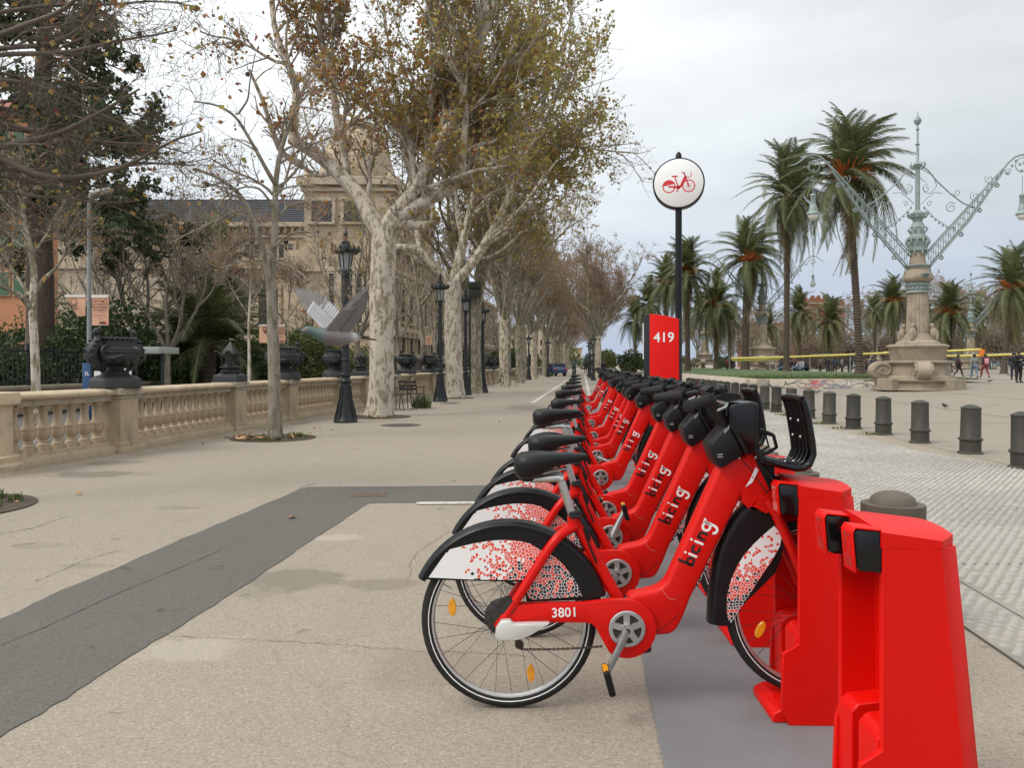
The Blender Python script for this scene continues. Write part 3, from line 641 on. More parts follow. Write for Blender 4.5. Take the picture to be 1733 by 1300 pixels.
ME = {}
def build_bike_meshes():
    ME['tyre'] = tyre_mesh(0); ME['rim'] = rim_mesh(); ME['spokes_r'] = spokes_mesh(.045); ME['spokes_f'] = spokes_mesh(.03); ME['hub_r'] = hub_mesh(.05); ME['hub_f'] = hub_mesh(.034); ME['wheel_reflector'] = reflector_mesh()
    cx, cz = RH
    def hood(mb, c, a0, a1, prof, n=28):
        k = len(prof); vs = []
        for i in range(n + 1):
            a = math.radians(a0 + (a1 - a0) * i / n)
            for r, yy in prof: vs.append((c[0] + r * math.cos(a), yy, c[1] + r * math.sin(a)))
        fs = [(i * k + j, i * k + j + 1, (i + 1) * k + j + 1, (i + 1) * k + j) for i in range(n) for j in range(k - 1)]
        fs += [tuple(range(k)), tuple(n * k + j for j in range(k - 1, -1, -1))]
        mb.add(vs, fs)
    hp = [(.342, -.036), (.358, -.040), (.369, -.033), (.374, -.018), (.375, 0), (.374, .018), (.369, .033), (.358, .040), (.342, .036), (.342, .030), (.36, .02), (.362, 0), (.36, -.02), (.342, -.030), (.342, -.036)]
    # rear fender: hood + two skirts
    mb = MB(); hood(mb, RH, 13, 151.5, hp)
    outer = [(RH[0] + .352 * math.cos(math.radians(a)), RH[1] + .352 * math.sin(math.radians(a))) for a in [11 + 5.6 * i for i in range(26)]]
    ol = outer + [(-.303, .503), (-.27, .497), (.077, .474), (.085, .401), (.354, .398)]
    for s_ in (-1, 1): mb.prism(ol, min(s_ * .031, s_ * .036), max(s_ * .031, s_ * .036))
    for x, z in [(RH[0] + .347 * math.cos(math.radians(a)), RH[1] + .347 * math.sin(math.radians(a))) for a in (146, 128, 88, 40)]: mb.lathe([(.005, -.0395), (.005, -.037)], 8, (x, 0, z), axis='y')
    ME['rear_fender'] = mb.mesh('rear_fender', MT['blackp'], 40)
    pan = [(-.272, .506), (-.225, .567), (-.2, .598), (-.186, .607), (-.146, .615), (-.101, .624), (-.06, .629), (-.02, .632), (.012, .632), (.044, .630), (.077, .624), (.108, .615), (.147, .589), (.175, .576), (.201, .559), (.226, .534), (.247, .505), (.264, .479), (.277, .455), (.29, .413), (.1, .408), (.09, .425), (.078, .482), (-.1, .491)]
    for nm, y0, y1 in (('n', -.0385, -.0355), ('f', .0355, .0385)):
        ME['rpanel_' + nm] = MB().prism(pan, y0, y1).mesh('skirt_panel', MT['mosaic_r'], 40)
    # motor cover over the rear hub
    mc = [(-.033, .301), (-.029, .329), (-.008, .356), (.024, .357), (.036, .343), (.09, .343), (.166, .341), (.155, .332), (.135, .322), (.092, .298), (.07, .291), (.036, .283), (-.023, .285)]
    ME['motor'] = MB().prism(mc, -.108, -.074).mesh('motor_cover', MT['motor'], 40, .006, 2)
    mb = MB(); mb.lathe([(.052, -.066), (.066, -.062), (.066, -.05), (.05, -.045)], 28, (RH[0] - .02, 0, RH[1] + .03), axis='y'); mb.lathe([(.03, -.074), (.033, -.05)], 16, (RH[0] + .0, 0, RH[1] + .07), axis='y')
    for k in range(10):
        a = 2 * math.pi * k / 10; mb.tube([(RH[0] - .02 + .04 * math.cos(a), -.067, RH[1] + .03 + .04 * math.sin(a)), (RH[0] - .02 + .072 * math.cos(a + .3), -.064, RH[1] + .03 + .072 * math.sin(a + .3))], .003, 5)
    ME['brake'] = mb.mesh('hub_brake', MT['steel_dark'], 40)
    # frame
    mb = MB()
    dt = [(.455, .335), (.46, .408), (.49, .412), (.526, .418), (.56, .425), (.584, .436), (.602, .452), (.615, .474), (.806, .85), (.826, .884), (.86, .9), (.93, .905), (.955, .85), (.935, .80), (.905, .785), (.877, .731), (.688, .392), (.665, .338), (.645, .299), (.628, .272), (.605, .26), (.552, .257), (.5, .262), (.46, .28)]
    mb.prism(dt, -.042, .042)
    A = mb.mesh('frame', MT['red'], 35, .016, 3)
    mb = MB()
    cs = [(-.038, .326), (-.028, .345), (0, .369), (.03, .39), (.049, .400), (.12, .4), (.288, .399), (.33, .403), (.40, .408)] + \
         [(.445 + .108 * math.cos(math.radians(a)), .297 + .108 * math.sin(math.radians(a))) for a in range(80, -135, -13)] + [(.352, .265), (.336, .3), (.322, .318), (.3, .325), (.18, .331), (.046, .335), (0, .318), (-.02, .308)]
    mb.prism(cs, -.072, -.046)
    mb.prism([(-.03, .31), (0, .36), (.05, .375), (.42, .36), (.45, .3), (.40, .3), (.05, .335)], .048, .066)
    mb.lathe([(.05, -.048), (.05, .05)], 20, (.445, 0, .297), axis='y')
    B = mb.mesh('frame', MT['red'], 35, .006, 2)
    mb = MB()
    mb.tube([(.437, 0, .36), (.36, 0, .52), (.285, 0, .682), (.272, 0, .71)], .0225, 14)
    mb.lathe([(.027, .0), (.027, .03)], 16, (.278, 0, .672))
    for s_ in (-1, 1): mb.tube([(-.005, s_ * .062, .345), (.05, s_ * .06, .418), (.17, s_ * .056, .59), (.19, s_ * .053, .615), (.212, s_ * .047, .637), (.235, s_ * .036, .651), (.262, s_ * .018, .66), (.29, s_ * .006, .668)], .0175, 10)
    # head tube, fork crown and lock bracket
    mb.tube([(.99, 0, .765), (.93, 0, .915)], .036, 16)
    mb.prism([(.885, .886), (.93, .907), (.952, .9), (1.0, .785), (.955, .75), (.914, .71), (.89, .735)], -.04, .04)
    C_ = mb.mesh('frame', MT['red'], 40)
    mb = MB(); o_ = []
    bm = bmesh.new()
    for me in (A, B, C_): bm.from_mesh(me)
    F_ = bpy.data.meshes.new('frame'); bm.to_mesh(F_); bm.free(); F_.materials.append(MT['red'])
    F_.polygons.foreach_set('use_smooth', [True] * len(F_.polygons)); F_.set_sharp_from_angle(angle=math.radians(35)); ME['frame'] = F_
    # fork
    mb = MB()
    for s_ in (-1, 1):
        mb.tube([(.985, s_ * .036, .735), (1.01, s_ * .047, .69), (1.06, s_ * .05, .56), (1.105, s_ * .05, .42), (1.146, s_ * .05, .327)], [.02, .021, .019, .016, .012], 10)
        mb.lathe([(.012, s_ * .05 - .012), (.012, s_ * .05 + .012)], 10, (FH[0], 0, FH[1]), axis='y')
    mb.prism([(.93, .718), (.96, .755), (1.0, .768), (1.02, .73), (1.005, .7), (.97, .692)], -.05, .05)
    ME['fork'] = mb.mesh('fork', MT['red'], 40)
    mb = MB(); mb.prism([(.952, .742), (1.0, .772), (1.09, .768), (1.098, .735), (1.09, .712), (1.02, .705)], -.026, .026)
    ME['lock'] = mb.mesh('lock_bracket', MT['red'], 35, .008, 2)
    # front fender: teardrop skirt up to the crown
    mb = MB()
    ff = [(.923, .706), (.895, .683), (.872, .655), (.845, .612), (.82, .561), (.802, .5), (.79, .437), (.778, .36), (.772, .288), (.786, .283), (.821, .282), (.887, .366), (.945, .418), (.998, .467), (1.02, .51), (1.035, .562), (1.03, .6), (1.015, .655), (.998, .692)]
    for s_ in (-1, 1): mb.prism(ff, min(s_ * .032, s_ * .037), max(s_ * .032, s_ * .037))
    edge = ff[:9]; vs = []; hp2 = [(-.037, .0), (-.034, .012), (-.02, .02), (0, .022), (.02, .02), (.034, .012), (.037, .0)]
    for i, p in enumerate(edge):
        d = Vector(edge[min(i + 1, 8)]) - Vector(edge[max(i - 1, 0)]); d.normalize(); nn = Vector((d.y, -d.x)); nn = nn if nn.x < 0 or nn.y > 0 else -nn
        vs += [(p[0] + nn.x * h_, yy, p[1] + nn.y * h_) for yy, h_ in hp2]
    mb.add(vs, [(i * 7 + j, i * 7 + j + 1, (i + 1) * 7 + j + 1, (i + 1) * 7 + j) for i in range(8) for j in range(6)])
    ME['front_fender'] = mb.mesh('front_fender', MT['blackp'], 40)
    fp = [(1.004, .642), (1.018, .622), (1.029, .602), (1.02, .566), (.985, .51), (.948, .461), (.89, .378), (.83, .293), (.822, .3), (.818, .315), (.817, .35), (.82, .389), (.83, .43), (.845, .465), (.864, .503), (.892, .543), (.925, .577), (.965, .612)]
    for nm, y0, y1 in (('n', -.0395, -.0365), ('f', .0365, .0395)): ME['fpanel_' + nm] = MB().prism(fp, y0, y1).mesh('skirt_panel', MT['mosaic_f'], 40)
    # drivetrain
    mb = MB(); c_ = (.445, 0, .301)
    mb.lathe([(.062, -.083), (.066, -.081), (.066, -.077), (.062, -.075), (.052, -.075), (.052, -.083), (.062, -.083)], 40, c_, axis='y', close=False)
    for k in range(5):
        a = math.radians(90 + 72 * k); a1, a2 = a - .2, a + .2
        mb.prism([(c_[0] + .018 * math.cos(a - .7), c_[2] + .018 * math.sin(a - .7)), (c_[0] + .056 * math.cos(a1), c_[2] + .056 * math.sin(a1)), (c_[0] + .056 * math.cos(a2), c_[2] + .056 * math.sin(a2)), (c_[0] + .018 * math.cos(a + .7), c_[2] + .018 * math.sin(a + .7))], -.082, -.076)
    mb.lathe([(.02, -.086), (.022, -.076)], 20, c_, axis='y')
    ME['chainring'] = mb.mesh('chainring', MT['silver'], 35)
    mb = MB(); mb.lathe([(.06, -.0745), (.06, -.0725)], 32, (.445, 0, .301), axis='y'); ME['ring_recess'] = mb.mesh('guard_plate', MT['steel_dark'], 35)
    mb = MB()
    n = 34
    for k in range(n):
        x = .06 + (.355 - .06) * k / n; mb.box((x + .0035, -.066, .237 - .004 * math.sin(math.pi * k / n)), (.0075, .006, .0078 if k % 2 else .0055))
    mb.lathe([(.014, -.07), (.017, -.068), (.017, -.062), (.014, -.06)], 12, (.052, 0, .255), axis='y'); mb.tube([(.02, -.066, .3), (.052, -.07, .255), (.06, -.066, .238)], .006, 6)
    ME['chain'] = mb.mesh('chain', MT['chain'], 40)
    mb = MB(); mb.tube([(0, -.094, 0), (-.03, -.1, -.055), (-.072, -.105, -.128), (-.082, -.106, -.146)], [.022, .019, .0155, .0165], 10, sq=.55); mb.lathe([(.021, -.104), (.0215, -.096), (.019, -.084)], 18, axis='y'); mb.lathe([(.009, -.1065), (.009, -.103)], 8, axis='y', m=1)
    ME['crank'] = mb.mesh('crank', [MT['silver'], MT['steel_dark']], 40)
    mb = MB(); L = [(-.04, -.012), (.04, -.012), (.045, 0), (.04, .012), (-.04, .012), (-.045, 0)]
    mb.prism(L, -.09, .0, plane='xz'); P1 = mb.mesh('pedal', [MT['blackp'], MT['amber']], 40, .003, 1)
    mb = MB(); mb.box((-.0, -.045, .0135), (.03, .06, .004), 0); 
    mb2 = MB(); mb2.box((.041, -.045, 0), (.012, .055, .018), 0); mb2.box((-.041, -.045, 0), (.012, .055, .018), 0)
    P2 = mb2.mesh('pedal', [MT['amber']], 40)
    bm = bmesh.new(); bm.from_mesh(P1); n1 = len(bm.faces); bm.from_mesh(P2); bm.faces.ensure_lookup_table()
    for i in range(n1, len(bm.faces)): bm.faces[i].material_index = 1
    pm = bpy.data.meshes.new('pedal'); bm.to_mesh(pm); bm.free(); pm.materials.append(MT['blackp']); pm.materials.append(MT['amber']); ME['pedal'] = pm
    # seat post and saddle (built for the low position)
    mb = MB(); mb.tube([(.272, 0, .70), (.236, 0, .835)], .0155, 14); mb.tube([(.24, 0, .84), (.225, 0, .848), (.12, 0, .846)], [.0165, .0165, .013], 10)
    for s_ in (-1, 1): mb.tube([(.10, s_ * .022, .858), (.16, s_ * .022, .868), (.26, s_ * .014, .884)], .0045, 6)
    ME['post'] = mb.mesh('seat_post', MT['silver'], 40)
    mb = MB(); mb.lathe([(.024, .0), (.025, .006), (.025, .028), (.022, .033)], 16, (.28, 0, .69)); mb.tube([(.3, -.03, .7), (.32, -.045, .66), (.328, -.046, .62)], [.008, .007, .005], 8); mb.tube([(.26, -.032, .705), (.30, -.032, .705)], .006, 6)
    ME['clamp'] = mb.mesh('seat_clamp', MT['blackp'], 40)
    secs = [(.062, .905, .034, .022), (.07, .91, .062, .034), (.09, .912, .079, .042), (.12, .913, .083, .044), (.155, .916, .074, .041), (.19, .918, .055, .034), (.225, .921, .04, .027), (.265, .922, .031, .022), (.305, .923, .025, .017), (.33, .923, .018, .012), (.338, .922, .006, .004)]
    mb = MB(); vs = []; n = 16
    for x, zc, hw, hh in secs:
        for j in range(n):
            a = 2 * math.pi * j / n; cy, sz = math.cos(a), math.sin(a)
            z = zc + (hh * .85 * (abs(sz) ** .7) if sz > 0 else -hh * 1.15 * (abs(sz) ** .8) * (1.25 if x < .16 else 1))
            vs.append((x, hw * cy * (abs(cy) ** -.25 if abs(cy) > .01 else 1), z))
    k = len(secs); fs = [(i * n + j, i * n + (j + 1) % n, (i + 1) * n + (j + 1) % n, (i + 1) * n + j) for i in range(k - 1) for j in range(n)] + [tuple(range(n))[::-1], tuple((k - 1) * n + j for j in range(n))]
    mb.add(vs, [f[::-1] for f in fs]); mb.lathe([(.02, .84), (.03, .85), (.042, .872)], 12, (.11, 0, 0)); ME['saddle'] = mb.mesh('saddle', MT['saddle'], 60)
    # display console, bars, rack
    bx = [(.778, .949), (.80, .975), (.843, 1.019), (.862, 1.014), (.9, .93), (.893, .908), (.884, .905), (.822, .868), (.804, .868), (.79, .9)]
    ME['console'] = MB().prism(bx, -.075, .075).mesh('display_console', MT['blackp'], 35, .009, 2)
    PG = M('pale_grey_print', (.35, .36, .36), .4)
    ME['mark'] = MB().box((0, 0, 0), (.004, .002, .013)).mesh('print_mark', PG, 0); ME['bar_mark'] = MB().box((0, 0, 0), (.02, .002, .003)).mesh('print_mark', PG, 0)
    ME['mark_pos'] = [('mark', (.832 + .0065 * k, -.0765, 1.0005 + .0062 * k)) for k in range(4)] + [('bar_mark', (.81, -.0765, .917 - .009 * k)) for k in range(2)]
    mb = MB(); mb.prism([(.848, 1.015), (.846, 1.093), (.87, 1.1), (.93, 1.104), (.953, 1.098), (.958, 1.07), (.95, .93), (.93, .918), (.9, .909)], -.095, .095); ME['basket_back'] = mb.mesh('bag_panel', MT['blackg'], 35, .012, 3)
    mb = MB()
    for s_ in (-1, 1):
        mb.tube([(.86, s_ * .04, 1.0), (.83, s_ * .05, 1.05), (.80, s_ * .055, 1.11)], [.016, .015, .014], 8)
        mb.tube([(.82, 0, 1.132), (.815, s_ * .08, 1.138), (.79, s_ * .15, 1.135), (.745, s_ * .2, 1.124), (.715, s_ * .24, 1.119)], .0125, 10)
    mb.prism([(.772, 1.15), (.797, 1.166), (.831, 1.141), (.87, 1.135), (.895, 1.13), (.9, 1.112), (.84, 1.104), (.79, 1.118)], -.06, .06)
    mb.ball((.80, -.15, 1.155), .022, 10, 6, sz=.75); mb.ball((.80, .15, 1.155), .02, 10, 6, sz=.75)
    ME['handlebar'] = mb.mesh('handlebar', MT['blackp'], 40)
    for s_, nm in ((-1, 'n'), (1, 'f')):
        mb = MB(); p0, p1 = Vector((.745, s_ * .2, 1.124)), Vector((.655, s_ * .315, 1.112)); d = (p1 - p0)
        prof = []
        for k in range(12): prof += [(p0 + d * (k / 12), .0185), (p0 + d * ((k + .6) / 12), .0185), (p0 + d * ((k + .75) / 12), .0172)]
        mb.tube([p0 - d * .06, p0 - d * .01] + [p for p, _ in prof] + [p1, p1 + d * .03], [.024, .024] + [r for _, r in prof] + [.022, .017], 14)
        ME['grip_' + nm] = mb.mesh('grip', MT['rubber'], 60)
        mb = MB(); mb.tube([(.79, s_ * .15, 1.118), (.82, s_ * .17, 1.105), (.80, s_ * .22, 1.095), (.765, s_ * .26, 1.09)], [.005, .006, .006, .004], 6); ME['lever_' + nm] = mb.mesh('brake_lever', MT['silver'], 50)
    mb = MB()
    side = [(.935, .935), (.948, .905), (.966, .89), (1.02, .872), (1.074, .858), (1.10, .858), (1.12, .87), (1.136, .905), (1.134, .95), (1.122, 1.05), (1.113, 1.09), (1.105, 1.103)]
    for s_ in (-1, 1): mb.tube([(x, s_ * .098, z) for x, z in side], .0125, 10)
    for yy in (-.055, -.018, .018, .055): mb.tube([(x - .004, yy, z + .004) for x, z in side[2:-1]] , .0075, 8)
    top = [(1.105, yy, 1.103 + .006 * math.cos(yy * 14)) for yy in (-.098, -.06, 0, .06, .098)]; mb.tube(top, .0125, 10)
    mb.tube([(.938, yy, .93) for yy in (-.098, 0, .098)], .012, 8)
    # smooth shell between the rails, hollowed towards the rider
    sh = [(x + .004, z - .003) for x, z in side[2:]]
    vs = [(x, yy, z) for x, z in sh for yy in (-.096, .096)]; mb.add(vs, [(2 * i, 2 * i + 1, 2 * i + 3, 2 * i + 2) for i in range(len(sh) - 1)])
    vs = [(x + .005, yy, z - .004) for x, z in sh for yy in (-.096, .096)]; mb.add(vs, [(2 * i + 2, 2 * i + 3, 2 * i + 1, 2 * i) for i in range(len(sh) - 1)])
    ME['rack'] = mb.mesh('front_rack', MT['blackg'], 60)
    ME['bolt'] = MB().ball((0, 0, 0), .0062, 8, 5).mesh('bolt', MT['silver'], 50)
    ME['bolt_pos'] = [(x - .006, yy, z + .004) for x, z in ((1.06, .872), (1.09, .872), (1.12, .96), (1.115, 1.02)) for yy in (-.04, .04)] + [(.885, -.05, .898), (.945, -.048, .897), (1.004, -.048, .775)]
    mb = MB(); mb.tube([(1.136, 0, .905), (1.165, 0, .915)], .004, 6); mb.ball((1.168, 0, .917), .011, 8, 5); ME['hook'] = mb.mesh('bag_hook', MT['blackg'], 50)
    mb = MB(); mb.ball((1.118, .02, 1.098), .014, 8, 5); ME['knob'] = mb.mesh('rack_knob', MT['blackg'], 50)
    def thin(ptsl, w_, mt, nm):
        mb = MB(); stroke(mb, ptsl, w_, 0, -.0428); return mb.mesh(nm, mt, 0)
    SEAM = M('dark_seam', (.05, .004, .003), .7)
    ME['seams'] = [thin([(.897, .888), (.93, .85), (.965, .79), (.985, .765)], .004, SEAM, 'head_shadow_gap'), thin([(.583, .431), (.60, .40), (.612, .392), (.63, .388)], .003, M('pale_weld', (.62, .1, .08), .5), 'weld_line'), thin([(.552, .27), (.60, .30), (.64, .335)], .0025, SEAM, 'cover_seam')]  # first strip paints the shadow gap between down tube and head as a dark line
    mb = MB(); mb.prism([(.938, .905), (.958, .91), (1.018, .795), (1.012, .77), (.995, .768)], -.047, .047); mb.prism([(.955, .9), (1.0, .885), (1.02, .86), (1.018, .80)], -.03, .03); ME['stem_cover'] = mb.mesh('stem_cover', MT['blackp'], 35, .006, 2)
    mb = MB()
    for k, (a, r) in enumerate((((.05, .06, .05), .0055), ((.01, .1, .02), .0055), ((-.03, .03, .08), .004))):
        mb.tube([(.9, -.05 + .03 * k, 1.0 + .01 * k), (.95, -.06 + .03 * k, .99 + a[0] * .3), (.985 + a[1] * .35, -.065 + .03 * k, .965 + a[2] * .3), (1.0 + a[1] * .3, -.06 + .03 * k, .93), (.975 + a[1] * .2, -.05 + .03 * k, .91), (.94, -.04 + .03 * k, .905)], r, 7)
    mb.tube([(.31, -.02, .66), (.325, -.03, .60), (.35, -.03, .53)], .004, 6)
    ME['cables'] = mb.mesh('brake_cables', MT['blackp'], 60)
    # handwriting on the down tube, alternately black and white; along the tube axis
    o0, ax = Vector((.692, .512)), (Vector((.813, .690)) - Vector((.70, .48))).normalized(); up = Vector((-ax.y, ax.x))
    T = lambda pts: [tuple(o0 + ax * (x * .0305) + up * (y * .0305 - .006)) for x, y in pts]
    w_ = .0086; yy = -.0432; LT_ = []
    def letter(nm, mt, strokes):
        mb = MB()
        for pts, k in strokes: stroke(mb, T(pts), w_ * k, 0, yy)
        LT_.append((nm, mb.mesh(nm, mt, 0)))
    letter('black_letter', MT['black_print'], [([(0.0, 1.75), (.02, .9), (.08, 0)], 1.15), ([(.06, .5)] + arcp(.42, .42, .42, 120, -190, 9), 1.1)])
    letter('white_letter', MT['white'], [([(1.18, .95), (1.2, .5), (1.22, .05)], 1), ([(1.14, 1.42), (1.15, 1.48)], 1)])
    letter('black_letter', MT['black_print'], [(arcp(2.05, .48, .45, 55, 305, 9), 1.1)])
    letter('white_letter', MT['white'], [([(2.86, .95), (2.88, .5), (2.9, .02)], 1), ([(2.84, 1.42), (2.85, 1.48)], 1)])
    letter('black_letter', MT['black_print'], [([(3.42, 0.02), (3.44, .5), (3.46, .9)], 1.1), ([(3.46, .55)] + arcp(3.82, .55, .34, 150, 0, 6) + [(4.18, .05)], 1.1)])
    letter('white_letter', MT['white'], [(arcp(5.0, .5, .45, 20, 380, 12), 1.1), ([(5.44, 1.0), (5.5, .4), (5.5, -.2)] + arcp(5.05, -.35, .45, 0, -150, 7, .5), 1.1), ([(5.44, .8), (5.75, 1.05)], 1)])
    ME['letters'] = LT_
    ME['number'] = textmesh('3801', .048, MT['white'])
    mb = MB(); mb.prism([(.905, .79), (.93, .805), (.955, .85), (.945, .862), (.925, .82)], -.0435, -.042); mb.prism([(.70, .42), (.715, .425), (.875, .735), (.866, .745)], -.0295, -.0290)
    ME['tube_print'] = mb.mesh('tube_print', MT['mosaic_w'], 0)
build_bike_meshes()

PITCH = math.radians(2.7)
def make_bike(name, label, loc, rz, seat=0.0, crank_deg=0.0, number=False, steer=0.0):
    t = thing(name, label, 'bicycle', loc, rz, 'red shared bicycles docked in the row'); t.rotation_euler = (0, -PITCH, rz)
    fr = link('frame', ME['frame'], t)
    [link(nm, me_, fr) for nm, me_ in ME['letters']]; link('tube_print', ME['tube_print'], fr)
    if number:
        n = link('number', ME['number'], fr, (.222, -.0728, .366)); n.rotation_euler = (math.pi / 2, 0, 0)
    for nm, h, hb, sp in (('rear_wheel', RH, 'hub_r', 'spokes_r'), ('front_wheel', FH, 'hub_f', 'spokes_f')):
        wl = link(nm, ME['tyre'], t, (h[0], 0, h[1])); wl.rotation_euler = (0, RNG.uniform(0, 6), 0) if not number else (0, 0, 0)
        link('rim', ME['rim'], wl); link('spokes', ME[sp], wl); link('hub', ME[hb], wl)
        for k, a in enumerate((165, 290) if nm == 'rear_wheel' else (200, 75)):
            r = link('wheel_reflector', ME['wheel_reflector'], wl, (.215 * math.cos(math.radians(a)), -.006, .215 * math.sin(math.radians(a))))
            r.rotation_euler = (0, 0 if nm == 'rear_wheel' else .5, 0)
    rf = link('rear_fender', ME['rear_fender'], t); link('skirt_panel', ME['rpanel_n'], rf); link('skirt_panel', ME['rpanel_f'], rf)
    ff = link('front_fender', ME['front_fender'], t); link('skirt_panel', ME['fpanel_n'], ff); link('skirt_panel', ME['fpanel_f'], ff)
    link('motor_cover', ME['motor'], t); link('hub_brake', ME['brake'], t); link('fork', ME['fork'], t); link('lock_bracket', ME['lock'], t)
    cr = link('chainring', ME['chainring'], t); link('guard_plate', ME['ring_recess'], cr); link('chain', ME['chain'], t)
    for s_ in (0, 1):
        c_ = link('crank', ME['crank'], t, (.445, 0, .301)); a = math.radians(crank_deg)
        if s_: c_.rotation_euler = (0, a + math.radians(-5), math.pi)
        else: c_.rotation_euler = (0, a, 0)
        pd = link('pedal', ME['pedal'], c_, (-.082, -.112, -.150)); pd.rotation_euler = (0, -a + (1.35 if not s_ else .3), 0)
    sp = link('seat_post', ME['post'], t, (-.26 * seat, 0, seat)); link('seat_clamp', ME['clamp'], t); link('saddle', ME['saddle'], t, (-.26 * seat, 0, seat))
    co = link('display_console', ME['console'], t); [link('print_mark', ME[nm], co, p) for nm, p in ME['mark_pos']]; [link(m_.name.split('.')[0], m_, fr) for m_ in ME['seams']]
    hb = link('handlebar', ME['handlebar'], t)
    for s_ in 'nf': link('grip', ME['grip_' + s_], hb); link('brake_lever', ME['lever_' + s_], hb)
    rk = link('front_rack', ME['rack'], t); link('bag_panel', ME['basket_back'], rk); [link('bolt', ME['bolt'], rk, p) for p in ME['bolt_pos']]; link('bag_hook', ME['hook'], rk); link('rack_knob', ME['knob'], rk)
    link('stem_cover', ME['stem_cover'], t); link('brake_cables', ME['cables'], t)
    return t
STEP = 0.745; BASE = Vector((-.012, 2.873, 0.0)); BYAW = -0.0204
SLOTS = [0, 1, 2, 3, 5, 7, 8, 10, 13, 14, 19, 24]
SEAT = [0, -.004, .075, .012, .03, .06, .02, .05, .0, .04, .03, .05]
CRK = [0, 0, 178, 8, -12, -95, 100, 35, 60, 10, -40, 80]
LB = ['red shared bicycle numbered 3801 at the near end of the docked row', 'red shared bicycle standing directly behind the one numbered 3801', 'third red bicycle of the docked row, its saddle raised high',
      'fourth red bicycle of the row, last before the first free dock', 'red bicycle with a free dock on either side, nearer than the totem', 'red bicycle in the first pair beyond the numbered totem, nearer of that pair',
      'red bicycle in the first pair beyond the numbered totem, farther of that pair', 'single red bicycle half way along the row with the eighth saddle', 'nearer bicycle of the last close pair of red bicycles', 'farther bicycle of the last close pair of red bicycles',
      'last but one red bicycle at the far end of the row', 'farthest red bicycle of the row, next to the lane line']
def rowpos(k, p=BASE): return Vector((p.x + 0.0895 * STEP * k, p.y + STEP * k, p.z))
for i, k in enumerate(SLOTS):
    make_bike('bicycle', LB[i], rowpos(k), BYAW + (RNG.uniform(-.02, .02) if i else 0), SEAT[i], CRK[i], i == 0)

